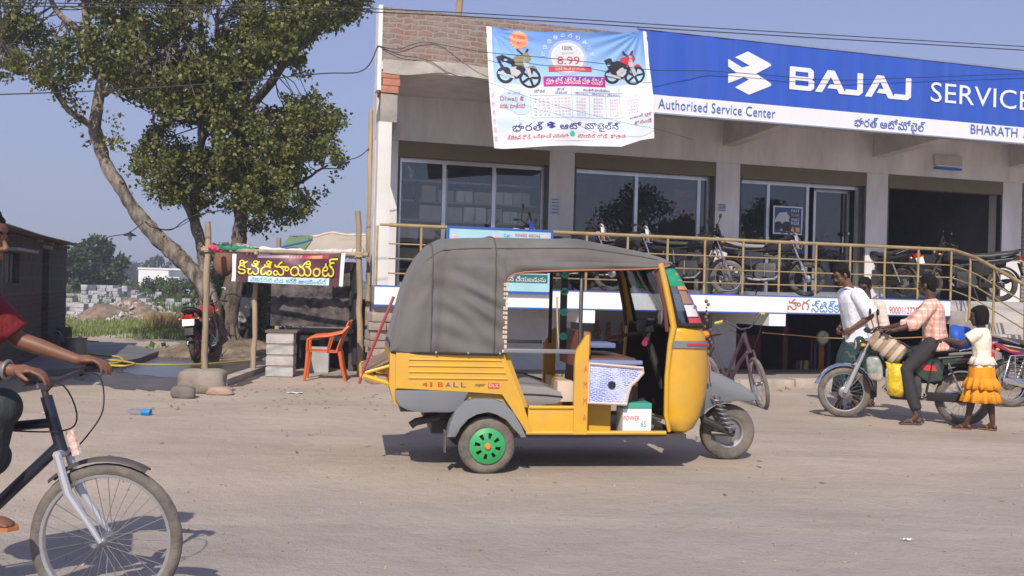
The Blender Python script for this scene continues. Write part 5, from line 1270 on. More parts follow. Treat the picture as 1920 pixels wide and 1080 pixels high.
# ---- wheels
def car_wheel(name, c, r, w, hub, parent, cover=None):
    q = MB(); h = w / 2; m = T(*c) @ RX(pi / 2)
    q.lathe([(r * .56, -h * .80), (r * .66, -h * .98), (r * .84, -h), (r * .95, -h * .84), (r * .995, -h * .55), (r, 0), (r * .995, h * .55), (r * .95, h * .84), (r * .84, h), (r * .66, h * .98), (r * .56, h * .80)], m, 40, closed=True)
    wo = empty(name, (0, 0, 0)); wo.parent = parent
    q.build('tyre', DUSTY_RUBBER, wo, smooth=60)
    q = MB(); q.lathe([(r * .58, -h * .8), (r * .50, -h * .7), (r * .46, -h * .2), (r * .25, -h * .1), (r * .22, -h * .35), (0, -h * .35), (0, h * .3), (r * .46, h * .2), (r * .5, h * .7), (r * .58, h * .8)], m, 32); q.build('rim', hub, wo, smooth=40)
    return wo
for sg in (-1, 1):
    wo = car_wheel('rear_wheel', (0.045, sg * .60, .215), .218, .13, STEEL, RK)
    if 1:
        GC = mat('green_wheel_cover', (.02, .36, .11), .45, coat=.1, dust=.45, dscale=9, dcol=(.14, .22, .10))
        q = MB(); m = T(.045, sg * .672, .215) @ RX(pi / 2 * (1 if sg < 0 else -1))
        # dished cover with eight slots: ring sectors between slots
        def ringp(r0, r1, z0, z1, a0, a1, n=5):
            f = lambda u, v: tuple(m @ Vector((lerp(r0, r1, v) * cos(lerp(a0, a1, u)), lerp(r0, r1, v) * sin(lerp(a0, a1, u)), lerp(z0, z1, v))))
            q.grid(f, n, 2, .006)
        ringp(.098, .134, .014, .0, 0, 2 * pi, 40); ringp(.0, .058, .026, .022, 0, 2 * pi, 32)
        for k in range(8):
            a = k * pi / 4 + .2; ringp(.058, .098, .022, .014, a - .24, a + .24)
        q.build('wheel_cover', GC, wo, smooth=60)
        q = MB(); q.lathe([(0, .05), (.018, .048), (.026, .036), (.027, .02)], m, 16); q.build('hub_cap', mat('orange_cap', (.75, .22, .05), .4), wo)
        q = MB(); q.lathe([(0, -.004), (.10, -.004)], m, 24); q.build('dark_backing', BLACK, wo)
car_wheel('front_wheel', (2.195, 0, .235), .235, .12, STEEL, RK)
# ---- luggage rack and red stays at the back
RKY_ = mat('rack_yellow', (.72, .42, .02), .45, dust=.3)
q = MB()
for sg in (-1, 1):
    q.tube([(-.68, sg * .52, .655), (-.90, sg * .52, .72)], .020, 6); q.tube([(-.68, sg * .52, .80), (-.90, sg * .52, .735)], .013, 6); q.tube([(-.68, sg * .3, .70), (-.88, sg * .3, .72)], .012, 6)
q.tube([(-.90, -.54, .72), (-.90, .54, .72)], .02, 6); q.tube([(-.80, -.50, .71), (-.80, .50, .71)], .012, 6); q.build('luggage_rack', RKY_, RK)
q = MB(); q.box((-.79, 0, .79), (.24, 1.0, .012), RY(-.45)); q.build('rack_plate', mat('rusty_plate', (.22, .15, .10), .7, var=.3), RK)
for sg in (-1,):
    q = MB(); q.tube([(-.92, sg * .53, .66), (-.89, sg * .53, .76), (-.68, sg * .57, 1.32)], .013, 6); q.build('stay', mat('red_stay', (.32, .035, .05), .6, dust=.3), RK)
# ---- painted lettering
ipl = lambda x, y: (x, -W_ - .004, y)
for k, ch in enumerate('41BALL'):
    text_obj('lettering', ch, (mat('paint_red', (.55, .04, .04), .5) if k < 3 else mat('paint_navy', (.05, .06, .28), .5)), RK, ipl, -.455 + k * .058, -.425 + k * .058 + (.008 if ch not in '1' else -.014), .655, .69, .02)
text_obj('lettering', 'super', BLACK, RK, ipl, -.06, .02, .655, .68, .004, shear=.3)
q = MB(); q.b2((.04, -W_ - .006, .65), (.125, -W_ + .002, .69)); nb = q.build('name_badge', mat('badge_red', (.62, .10, .05), .4), RK)
text_obj('lettering', 'DLX', mat('badge_cream', (.75, .6, .5), .5), nb, lambda x, y: (x, -W_ - .009, y), .048, .117, .657, .683, .02)
for k, ch in enumerate('AMMA'):
    text_obj('lettering', ch, mat('paint_scarlet', (.62, .08, .05), .5), RK, lambda x, y: (x, -W_ - .006, y), .777, .803, .78 - k * .125, .83 - k * .125, .03)

# carton standing on the driver's floor
bx = empty('carton', RK.matrix_world @ Vector((1.225, -.50, .303)), RKA, 'white carton with green top and red print standing on the auto rickshaw floor', 'box')
q = MB(); q.b2((-.115, -.10, 0), (.115, .10, .19), bevel=.004); q.build('body', mat('white_card', (.72, .75, .74), .7, var=.05), bx)
q = MB(); q.b2((-.116, -.101, .191), (.116, .101, .235), bevel=.004); q.build('lid', mat('green_card', (.05, .32, .24), .6), bx)
text_obj('lettering', 'POWER', IR, bx, lambda x, y: (x, -.1025, y), -.11, .02, .10, .135, .02); text_obj('lettering', '65', mat('print_green', (.04, .40, .33), .5), bx, lambda x, y: (x, -.1025, y), .03, .075, .05, .095, .03)

# ================================================================ motorcycles and bicycles
def spoked_wheel(o, name, c, R, tw, rimm, tyre, spokes=True, alloy=0, drum=.06, rimw=None, xm=None):
    w = empty(name, (0, 0, 0)); w.parent = o; xm = xm or Matrix.Identity(4)
    m = T(*c) @ RX(pi / 2); q = MB()
    q.lathe([(R - tw * .9, -tw * .35), (R - tw * .62, -tw * .5), (R - tw * .25, -tw * .42), (R - .004, -tw * .18), (R, 0), (R - .004, tw * .18), (R - tw * .25, tw * .42), (R - tw * .62, tw * .5), (R - tw * .9, tw * .35)], m, 40, closed=True); q.xf(xm).build('tyre', tyre, w, smooth=60)
    ri = R - tw * .85; q = MB(); q.lathe([(ri + .003, -tw * .34), (ri - .016, -tw * .3), (ri - .02, 0), (ri - .016, tw * .3), (ri + .003, tw * .34)], m, 40, closed=True)
    q.xf(xm).build('rim', rimm, w, smooth=60)
    q = MB(); q.lathe([(0, -.055), (drum * .5, -.055), (drum, -.045), (drum, .03), (drum * .5, .05), (0, .055)], m, 20); q.xf(xm).build('hub', STEEL, w)
    q = MB()
    if alloy:
        for k in range(alloy):
            a = 2 * pi * k / alloy; d = Vector((cos(a), 0, sin(a))); C_ = Vector(c); q.tube([C_ + d * drum * .7, C_ + d * (ri - .012)], [.024, .016], 6, flat=.6)
        q.xf(xm).build('spoke', rimm, w)
    elif spokes:
        for k in range(32):
            a = 2 * pi * k / 32; b = a + (.35 if k % 2 else -.35); s = (.04 if k % 4 < 2 else -.04); C_ = Vector(c)
            q.tube([C_ + Vector((cos(b) * drum * .8, s, sin(b) * drum * .8)), C_ + Vector((cos(a) * (ri - .015), 0, sin(a) * (ri - .015)))], .0018, 3, cap=False)
        q.xf(xm).build('spoke', STEEL, w)
    return w
def arch(c, r, a0, a1, w, th=.004, n=16):
    """mudguard: curved strip with turned-down edges"""
    def f(u, v):
        a = lerp(a0, a1, u); y = lerp(-w / 2, w / 2, v); rr_ = r - .25 * w * (abs(2 * v - 1) ** 3); return (c[0] + cos(a) * rr_, c[1] + y, c[2] + sin(a) * rr_)
    q = MB(); q.grid(f, n, 8, th); return q
ENGINE = mat('engine_alloy', (.045, .045, .047), .5, .2, dust=.12)
def motorcycle(loc, rz, label, paint, accent=None, rim=STEEL, alloy=5, fairing=None, tank2=None, seat=SEATBLACK, plate=True, group=None, steer=0.0, lean=radians(6), lamp_round=False, chrome_guard=False, tyre=RUBBER, fork=STEEL, rear_guard_m=None, front_guard_m=None, detail=True):
    o = empty('motorcycle', loc, rz, label, 'motorcycle', group)
    o.matrix_world = o.matrix_world @ RX(-lean)
    WB, R = 1.27, .298
    spoked_wheel(o, 'rear_wheel', (0, 0, R), R, .095, rim, tyre, alloy=alloy, drum=.075)
    # engine, frame
    q = MB(); q.box((.60, 0, .40), (.34, .21, .30), bevel=.05); q.box((.76, 0, .58), (.16, .16, .20), RY(-.35), bevel=.03); q.tube([(.70, 0, .66), (.52, 0, .68)], .035, 8)
    for k in range(6): q.box((.72, 0, .47 + k * .024), (.17, .19, .012), RY(-.35), bevel=.004)
    q.cyl((.52, -.15, .36), (.52, .15, .36), .095, seg=16); q.cyl((.66, -.13, .36), (.66, .13, .36), .07, seg=16); q.build('engine', ENGINE, o)
    q = MB(); q.box((.38, 0, .60), (.34, .14, .30), bevel=.04); q.box((.10, 0, .70), (.34, .13, .10), bevel=.03); q.build('air_box', BLACK, o)
    q = MB()
    q.tube([(1.0, 0, .84), (.80, 0, .60), (.74, 0, .30), (.40, 0, .28)], .02, 8)
    for s in (-1, 1):
        q.tube([(1.0, s * .03, .86), (.7, s * .08, .78), (.30, s * .11, .74), (-.16, s * .10, .80)], .014, 6); q.tube([(.32, s * .11, .72), (.38, s * .11, .34)], .014, 6); q.tube([(.38, s * .10, .32), (0, s * .09, R)], .02, 6)
    q.tube([(.40, .13, .3), (.40, .26, .3)], .012, 6); q.tube([(.40, -.13, .3), (.40, -.26, .3)], .012, 6)
    q.build('frame', DARKMETAL, o)
    for s in (-1, 1):
        q = MB(); q.tube([(.0, s * .125, R + .02), (.16, s * .125, .70)], .011, 6)
        hx = [(.03 + .11 * k / 36 + 0, s * .125 + .026 * sin(k * 1.1), .38 + .26 * k / 36 + .008 * cos(k * 1.1)) for k in range(37)]; q.tube(hx, .007, 5); q.build('shock_absorber', mat('spring_red', (.45, .04, .03), .5) if accent is REDLENS else STEEL, o)
    # tank, side panels, seat, tail
    q = MB()
    def tank(u, v):
        x = lerp(.50, 1.00, u); a = 2 * pi * v; w = interp([(0, .08), (.25, .125), (.6, .155), (.85, .14), (1, .08)], u); zt = interp([(0, .82), (.3, .91), (.65, .985), (.9, .985), (1, .92)], u); zb = interp([(0, .72), (1, .74)], u)
        cz = (zt + zb) / 2; h = (zt - zb) / 2; c, s = cos(a), sin(a)
        return (x, w * (abs(c) ** .75) * (1 if c > 0 else -1), cz + h * (abs(s) ** .8) * (1 if s > 0 else -1))
    q.grid(tank, 14, 24); q.ball((.50, 0, .77), (.03, .072, .03), 10); q.ball((1.0, 0, .84), (.03, .07, .06), 10); tk = q.build('fuel_tank', paint, o, smooth=70)
    q = MB(); q.cyl((.80, 0, .95), (.80, 0, .968), .03, seg=14); q.build('filler_cap', CHROME, tk)
    if accent:
        for s in (-1, 1):
            def dec(u, v): 
                p = Vector(tank(lerp(.2, .85, u), lerp(.02, .13, v * (1 - .5 * u)) if s > 0 else lerp(.48, .37, v * (1 - .5 * u)))); return p + Vector((0, s * .004, 0))
            q = MB(); q.grid(dec, 8, 3); q.build('tank_decal', accent, tk)
    for s in (-1, 1):
        q = MB(); q.prism([(.22, .50), (.20, .66), (.26, .745), (.52, .72), (.50, .56), (.36, .47)], 'y', s * .115, s * .085, bevel=.012); sp_ = q.build('side_panel', paint, o)
        if accent: q = MB(); q.prism([(.27, .60), (.30, .66), (.46, .67), (.40, .60)], 'y', s * .119, s * .116); q.build('panel_decal', accent, sp_)
        q = MB(); q.prism([(.22, .745), (-.02, .775), (-.24, .86), (-.28, .845), (-.26, .80), (.0, .70), (.22, .67)], 'y', s * .11, s * .085, bevel=.008); tl_ = q.build('tail_panel', paint, o)
        if accent: q = MB(); q.prism([(.10, .735), (-.06, .765), (-.20, .82), (-.06, .745)], 'y', s * .114, s * .111); q.build('panel_decal', accent, tl_)
    q = MB(); A = []
    for x, z, w, h in ((.60, .815, .06, .03), (.54, .825, .09, .045), (.40, .82, .115, .055), (.22, .825, .125, .06), (.10, .85, .125, .06), (-.08, .87, .12, .06), (-.22, .895, .10, .05), (-.27, .90, .06, .025)):
        A.append([(x, w * cos(a), z + h * (abs(sin(a)) ** .7) * (1 if sin(a) > 0 else -.6)) for a in [2 * pi * k / 16 for k in range(16)]])
    q.rings(A); q.build('seat', seat, o, smooth=70)
    q = MB(); q.tube([(.05, .14, .84), (-.15, .15, .90), (-.30, .08, .95), (-.33, 0, .955), (-.30, -.08, .95), (-.15, -.15, .90), (.05, -.14, .84)], .012, 8); q.build('grab_rail', BLACK if fairing else CHROME, o)
    q = MB(); q.box((-.28, 0, .80), (.07, .13, .07), bevel=.02); q.build('tail_light', REDLENS, o)
    arch((0, 0, R), R + .055, radians(25), radians(165), .13).build('rear_mudguard', rear_guard_m or BLACK, o)
    q = MB(); q.box((-.325, 0, .60), (.012, .15, .24), RY(.35), bevel=.004); q.build('mud_flap', BLACK, o)
    if plate: q = MB(); q.box((-.345, 0, .70), (.008, .20, .115), RY(.3), bevel=.003); q.build('number_plate', WHITEPLATE, o)
    for s in (-1, 1):
        q = MB(); q.tube([(-.25, s * .08, .76), (-.27, s * .14, .76)], .007, 6); q.ball((-.27, s * .155, .76), (.03, .022, .022), 8); q.build('indicator', AMBERLENS, o)
    # exhaust on the right side
    q = MB(); q.tube([(.76, -.07, .46), (.84, -.12, .36), (.76, -.15, .27), (.50, -.16, .25), (.30, -.165, .27)], .022, 8); q.build('exhaust_pipe', CHROME, o)
    q = MB(); q.tube([(.32, -.165, .27), (.22, -.17, .285), (-.16, -.175, .36), (-.22, -.175, .372)], [.028, .05, .046, .026], 12); q.build('muffler', CHROME if chrome_guard else BLACK, o)
    q = MB(); q.box((.17, .105, .31), (.42, .03, .10), bevel=.02); q.build('chain_case', BLACK, o)
    q = MB(); q.tube([(.48, .10, .28), (.40, .22, .02)], .012, 6); q.build('side_stand', DARKMETAL, o)
    q = MB(); q.tube([(.56, -.16, .32), (.60, -.22, .30), (.60, -.24, .52)], .009, 6); q.build('kick_starter', STEEL, o)
    if chrome_guard:
        q = MB()
        for s in (-1, 1): q.tube([(.78, s * .05, .62), (.80, s * .26, .60), (.80, s * .28, .50), (.78, s * .24, .36), (.70, s * .06, .30)], .012, 8)
        q.build('crash_guard', CHROME, o)
    # steering assembly, turned about the steering head
    STM = T(1.03, 0, .86) @ RZ(steer)
    L_ = lambda x, y, z: (x - 1.03, y, z - .86)
    spoked_wheel(o, 'front_wheel', L_(WB, 0, R), R, .082, rim, tyre, alloy=alloy, drum=.065, xm=STM)
    q = MB()
    for s in (-1, 1): q.tube([L_(1.0, s * .085, .93), L_(1.13, s * .085, .62)], .018, 8); q.tube([L_(1.13, s * .085, .63), L_(WB, s * .085, R)], .026, 8)
    q.box(L_(1.01, 0, .92), (.06, .22, .03)); q.xf(STM).build('fork', fork, o)
    g = arch(L_(WB, 0, R), R + .04, radians(15), radians(165), .115); g.xf(STM).build('front_mudguard', front_guard_m or paint, o)
    q = MB()
    for s in (-1, 1): q.tube([L_(1.13, s * .06, .60), L_(1.02, s * .06, .56)], .006, 5); q.tube([L_(1.27, s * .07, .30), L_(1.08, s * .06, .52)], .006, 5)
    q.xf(STM).build('guard_stay', STEEL, o)
    q = MB(); q.tube([L_(.86, .36, 1.02), L_(.92, .26, 1.05), L_(1.0, .12, 1.0), L_(1.0, -.12, 1.0), L_(.92, -.26, 1.05), L_(.86, -.36, 1.02)], .012, 8); hb = q.xf(STM).build('handlebar', CHROME if chrome_guard else DARKMETAL, o)
    for s in (-1, 1):
        q = MB(); q.tube([L_(.90, s * .30, 1.035), L_(.845, s * .39, 1.01)], .018, 8); q.xf(STM).build('grip', BLACK, hb)
        q = MB(); q.tube([L_(.93, s * .28, 1.05), L_(.92, s * .40, 1.03)], .006, 5); q.xf(STM).build('lever', STEEL, hb)
        q = MB(); q.tube([L_(.93, s * .24, 1.06), L_(.97, s * .30, 1.22)], .006, 5); q.ball(L_(.965, s * .32, 1.245), (.014, .06, .04), 10); mr = q.xf(STM).build('mirror', BLACK, o)
        q = MB(); q.ball(L_(.953, s * .32, 1.245), (.004, .052, .033), 10); q.xf(STM).build('mirror_face', MIRRORGLASS, mr)
        q = MB(); q.tube([L_(1.08, s * .06, .86), L_(1.09, s * .14, .86)], .007, 6); q.ball(L_(1.09, s * .155, .86), (.03, .022, .022), 8); q.xf(STM).build('indicator', AMBERLENS, o)
    q = MB()
    if lamp_round: q.ball(L_(1.11, 0, .87), (.07, .09, .09), 16)
    else: q.box(L_(1.11, 0, .89), (.10, .17, .16), RY(-.25), bevel=.035)
    hl_ = q.xf(STM).build('headlight', BLACK if not lamp_round else paint, o)
    q = MB(); q.ball(L_(1.155, 0, .865), (.02, .07, .065), 14); q.xf(STM).build('lens', CLEARLENS, hl_)
    q = MB(); q.box(L_(1.03, 0, 1.03), (.06, .20, .06), RY(-.6), bevel=.02); q.xf(STM).build('instrument_cluster', BLACK, o)
    if fairing:
        q = MB()
        def fa(u, v):
            a = lerp(-1.25, 1.25, u); z = lerp(.80, 1.07, v); r = interp([(0, .11), (.45, .13), (1, .085)], v); return L_(1.04 + r * cos(a) * (1.0 - .25 * v) - .03 * v, r * sin(a) * 1.05, z)
        q.grid(fa, 14, 8, .006); fo = q.xf(STM).build('headlamp_fairing', fairing, o)
        q = MB()
        def vs_(u, v):
            a = lerp(-1.0, 1.0, u); z = lerp(1.07, 1.17, v); return L_(1.01 + .065 * cos(a) - .03 * v, .085 * sin(a) * (1 - .35 * v), z)
        q.grid(vs_, 10, 4, .003); q.xf(STM).build('visor', mat('smoked_visor', (.02, .025, .03), .08, coat=.6), fo)
        q = MB(); q.ball(L_(1.155, 0, .875), (.025, .075, .06), 14); q.xf(STM).build('lens', CLEARLENS, fo)
    return o
BLKP = mat('gloss_black_paint', (.012, .012, .014), .15, coat=.6, dust=.08)
REDP = mat('gloss_red_paint', (.40, .012, .02), .2, coat=.6, dust=.08)
BLUEP = mat('gloss_blue_paint', (.02, .06, .38), .2, coat=.6)
MAROON = mat('gloss_maroon_paint', (.22, .012, .06), .2, coat=.6, dust=.1)
GREENP = mat('deep_green_paint', (.012, .045, .03), .25, coat=.5, dust=.2)
DECR = mat('decal_red', (.65, .04, .04), .3); DECW = mat('decal_white', (.75, .74, .72), .4); DECO = mat('decal_orange', (.70, .25, .05), .4)
SILV = mat('silver_paint', (.55, .56, .58), .3, .5)
G_VER = 'motorcycles parked along the verandah'
def vb(u, o, z=FL): 
    p = onplane(u, 545, BO + BN * o, BN); q = p - BO; return bw(q.dot(BD), o, z)
def head(p, deg): return deg + 0
DR = math.degrees(PHI)
def vbf(uf, of, deg):
    p = vb(uf, of); a_ = radians(DR + deg); return p - Vector((cos(a_), sin(a_), 0)) * 1.27
def vbike(uf, of, deg, label, paint, *a_, **k): return motorcycle(vbf(uf, of, deg), radians(DR + deg), label, paint, *a_, group=G_VER, **k)
vbike(1012, 1.35, -38, 'motorcycle with bright blue headlamp fairing behind the turquoise notice board', BLKP, DECW, BLKP, 5, BLUEP, lean=.12, steer=.2)
vbike(1142, 1.40, -48, 'motorcycle with red and white headlamp fairing, behind the middle of the rickshaw roof', BLKP, None, BLKP, 5, mat('red_white_fairing', (.50, .03, .04), .2, col2=(.75, .74, .74), vscale=5, coat=.5), lean=.13, steer=.35, fork=CHROME)
vbike(1226, 1.40, -48, 'motorcycle with violet and white headlamp fairing, behind the front of the rickshaw roof', BLKP, None, BLKP, 5, mat('violet_white_fairing', (.22, .05, .36), .2, col2=(.75, .74, .76), vscale=5, coat=.5), lean=.13, steer=.35, fork=CHROME)
vbike(1362, 1.40, -52, 'black motorcycle with bright spoked front wheel turned side on behind the railing', BLKP, None, CHROME, 0, BLKP, lean=.10, fork=CHROME, tyre=DUSTY_RUBBER, steer=.75)
vbike(1512, 1.42, -40, 'motorcycle with grey seat cover, orange indicators and silver nose in front of the glass door', BLKP, None, BLKP, 5, SILV, lean=.12, seat=mat('grey_seat_cover', (.25, .24, .23), .7), steer=.1, fork=CHROME, front_guard_m=BLKP)
motorcycle(vb(1698, .6), radians(DR + 104), 'dark motorcycle with white number plate seen from behind in the open garage', BLKP, None, BLKP, 5, None, group=G_VER, lean=.1, fork=DARKMETAL)
motorcycle(vb(1874, 1.1), radians(DR + 152), 'black motorcycle with red accents and raised number plate parked above the steps', BLKP, None, BLKP, 5, BLKP, group=G_VER, lean=.12, fork=DARKMETAL)
# red motorcycle by the tree, seen from behind
pR = gnd(369, 680)
motorcycle((pR.x, pR.y, 0), radians(93), 'red motorcycle with white number plate standing on the wet ground by the tree', REDP, None, REDP, 5, REDP, lean=.10, front_guard_m=REDP)
# motorcycle at the right edge with a wire cage over the rear wheel
pM = gnd(1893, 763)
mb = motorcycle((pM.x, pM.y, 0), radians(8), 'maroon motorcycle with silver wire sari guard cut by the right edge of the picture', MAROON, DECO, CHROME, 0, None, lean=.06, tyre=DUSTY_RUBBER, chrome_guard=True, plate=False)
q = MB()
for k in range(7):
    z = .38 + k * .045; q.tube([(-.24 + .02 * k, -.20, z), (.30, -.20, z + .02)], .006, 5)
for x in (-.22, -.05, .12, .29): q.tube([(x, -.20, .38 + (.05 if x < -.2 else 0)), (x, -.20, .68)], .007, 5)
q.tube([(-.22, -.20, .36), (.32, -.20, .38), (.32, -.20, .70), (-.12, -.20, .68), (-.22, -.20, .36)], .009, 6); q.build('sari_guard', CHROME, mb)
# loaded motorcycle with the rider
pa, pb = gnd(1592, 783), gnd(1792, 797)
MRZ = atan2(pa.y - pb.y, pa.x - pb.x); pb = pb + Vector((.07, .0, 0))
md = Vector((cos(MRZ), sin(MRZ), 0))
MBK = motorcycle((pb.x, pb.y, 0), MRZ, 'dark green dusty motorcycle loaded with sacks and bags, carrying the man in the pink shirt', GREENP, DECR, STEEL, 0, None, lean=0.0, lamp_round=True, chrome_guard=True, tyre=DUSTY_RUBBER, steer=.18, plate=False, front_guard_m=CHROME, fork=SILV)
MM = MBK.matrix_world.copy()

# ---------------------------------------------------------------- bicycles
def bicycle(loc, rz, label, R, frame_m, fork_m, tyre_m, lean=0.0, steer=0.0, grips=BLACK, crank=(.12, -.10), diamond=True, bars='flat', fender=BLACK, group=None, spokes=True, straight_tube=True, wb=1.06):
    o = empty('bicycle', loc, rz, label, 'bicycle', group); o.matrix_world = o.matrix_world @ RX(-lean)
    spoked_wheel(o, 'rear_wheel', (0, 0, R), R, .05, ALU, tyre_m, drum=.025)
    hd_t, hd_b = Vector((.80, 0, R * 2 + .24)), Vector((.86, 0, R * 2 + .06)); bb = Vector((.43, 0, R - .04)); sc = Vector((.30, 0, R * 2 + .12))
    q = MB()
    q.tube([hd_t + Vector((-.005, 0, .03)), hd_b + Vector((.008, 0, -.02))], .024, 10)
    if diamond:
        q.tube([hd_t + Vector((.02, 0, -.08)), sc + Vector((0, 0, -.02))], .021, 10); q.tube([hd_b + Vector((0, 0, .01)), bb], .024, 10)
    else:
        q.tube([hd_t, Vector((.66, 0, R * 2 + .02)), Vector((.50, 0, R + .12)), bb], .022, 10); q.tube([hd_b, Vector((.68, 0, R * 2 - .12)), Vector((.54, 0, R + .02)), bb], .022, 10)
    q.tube([sc + Vector((-.02, 0, .08)), bb], .018, 10)
    for s in (-1, 1): q.tube([bb + Vector((0, s * .03, 0)), (0, s * .06, R)], .011, 8); q.tube([sc + Vector((0, s * .02, -.06)), (0, s * .06, R)], .009, 8)
    q.build('frame', frame_m, o)
    q = MB(); A = []
    for x, w, h in ((.14, .10, .03), (.18, .10, .04), (.30, .06, .035), (.42, .022, .02), (.45, .012, .01)): A.append([(x, w * cos(a), R * 2 + .24 + h * sin(a)) for a in [2 * pi * k / 12 for k in range(12)]])
    q.rings(A); q.tube([sc, sc + Vector((-.03, 0, .13))], .013, 8); q.build('saddle', SEATBLACK, o, smooth=70)
    q = MB(); q.lathe([(.03, -.05), (.095, -.05), (.095, -.044), (.03, -.044)], T(*bb) @ RX(pi / 2), 24, closed=True); q.tube([bb + Vector((0, -.06, 0)), bb + Vector((crank[0], -.07, crank[1]))], .01, 6); q.tube([bb + Vector((0, .06, 0)), bb + Vector((-crank[0], .07, -crank[1]))], .01, 6); cr = q.build('crank', STEEL, o)
    for c_ in ((crank[0], -.11, crank[1]), (-crank[0], .11, -crank[1])):
        q = MB(); q.box(bb + Vector(c_), (.08, .09, .02), bevel=.006); q.build('pedal', BLACK, cr)
    if fender: arch((0, 0, R), R + .03, radians(20), radians(185), .06, .002).build('rear_fender', fender, o)
    STM = T(*hd_b) @ RZ(steer)
    K = lambda x, y, z: (x - hd_b.x, y, z - hd_b.z)
    spoked_wheel(o, 'front_wheel', K(wb, 0, R), R, .05, ALU, tyre_m, drum=.025, xm=STM)
    q = MB()
    for s in (-1, 1): q.tube([K(.87, s * .05, R * 2 + .035), K(.92, s * .055, R * 2 - .12), K(1.02, s * .055, R + .06), K(wb, s * .055, R)], [.018, .018, .013, .010], 8)
    q.tube([K(.87, -.055, R * 2 + .035), K(.87, .055, R * 2 + .035)], .018, 8); fo = q.xf(STM).build('fork', fork_m, o)
    if fender: arch(K(wb, 0, R), R + .025, radians(60), radians(135), .06, .002).xf(STM).build('front_fender', fender, o)
    q = MB(); q.tube([K(.86, 0, R * 2 + .06), K(.785, 0, R * 2 + .30)], .014, 8)
    hz = R * 2 + .33
    if bars == 'flat': pts = [K(.85, .30, hz + .03), K(.84, .14, hz + .02), K(.83, 0, hz), K(.84, -.14, hz + .02), K(.85, -.30, hz + .03)]
    else: pts = [K(.66, .30, hz + .10), K(.76, .22, hz + .13), K(.83, .06, hz), K(.83, -.06, hz), K(.76, -.22, hz + .13), K(.66, -.30, hz + .10)]
    q.tube([K(.785, 0, R * 2 + .29), K(.82, 0, hz)], .014, 8); q.tube(pts, .012, 8); hb = q.xf(STM).build('handlebar', DARKMETAL, o)
    for a_, b_ in ((pts[0], pts[1]), (pts[-1], pts[-2])):
        a_, b_ = Vector(a_), Vector(b_); q = MB(); q.tube([a_ - (b_ - a_).normalized() * .03, a_ + (b_ - a_).normalized() * .09], .019, 8); q.xf(STM).build('grip', grips, hb)
        q = MB(); q.tube([a_ + (b_ - a_).normalized() * .11, a_ + Vector((.05, 0, -.02))], .005, 5); q.xf(STM).build('brake_lever', STEEL, hb)
    q = MB(); limb(q, [Vector(K(.84, .20, hz + .02)), Vector(K(.95, .16, hz + .01)), Vector(K(1.0, .08, hz - .12)), Vector(K(.95, .04, R * 2 + .10)), Vector(K(.88, .03, R * 2 + .02))], [.0035] * 5, 1, 5); limb(q, [Vector(K(.84, -.20, hz + .02)), Vector(K(.94, -.16, hz)), Vector(K(.96, -.08, hz - .14)), Vector(K(.86, -.035, R * 2 + .13)), Vector((.55 - hd_b.x, -.03, R * 2 + .13 - hd_b.z))], [.0035] * 5, 2, 5); q.xf(STM).build('brake_cable', WIRE, o)
    return o
PURP = mat('pearl_purple_paint', (.085, .040, .070), .35, .3, coat=.3, dust=.35)
pw = gnd(1444, 764)
# parked bicycle: front wheel turned, leaning on its stand
BRZ = radians(-50)
fw = Vector((cos(BRZ), sin(BRZ), 0)) * 1.06
bicycle((pw.x - fw.x, pw.y - fw.y, 0), BRZ, 'parked purple bicycle with yellow grips standing in front of the basement shop', .34, PURP, PURP, DUSTY_RUBBER, lean=-.26, steer=-.62, grips=mat('yellow_grip', (.72, .62, .06), .5), diamond=False, bars='riser', fender=None, wb=1.06)
# the cyclist's bicycle
DARKBLUE = mat('dark_blue_frame', (.012, .016, .03), .35, coat=.3, dust=.12)
CYX, CYY = (212 - 960) / F_PX * 4.13, 4.13
cyc = bicycle((CYX - 1.06, CYY - .0, 0), 0.0, 'dark blue bicycle with silver fork ridden along the road by the man in red', .318, DARKBLUE, mat('silver_fork', (.52, .53, .56), .35, .4, dust=.15), DUSTY_RUBBER, grips=BLACK, crank=(.16, .10), fender=mat('dusty_fender', (.05, .045, .045), .5, dust=.3))
q = MB(); q.tube([(1.06 - .10, -.068, .318 + .36), (1.06 - .13, -.068, .318 + .46)], .02, 8); o_ = q.build('fork_sticker', mat('sticker_fork', (.55, .25, .12), .5, col2=(.75, .7, .68), vscale=60), cyc)

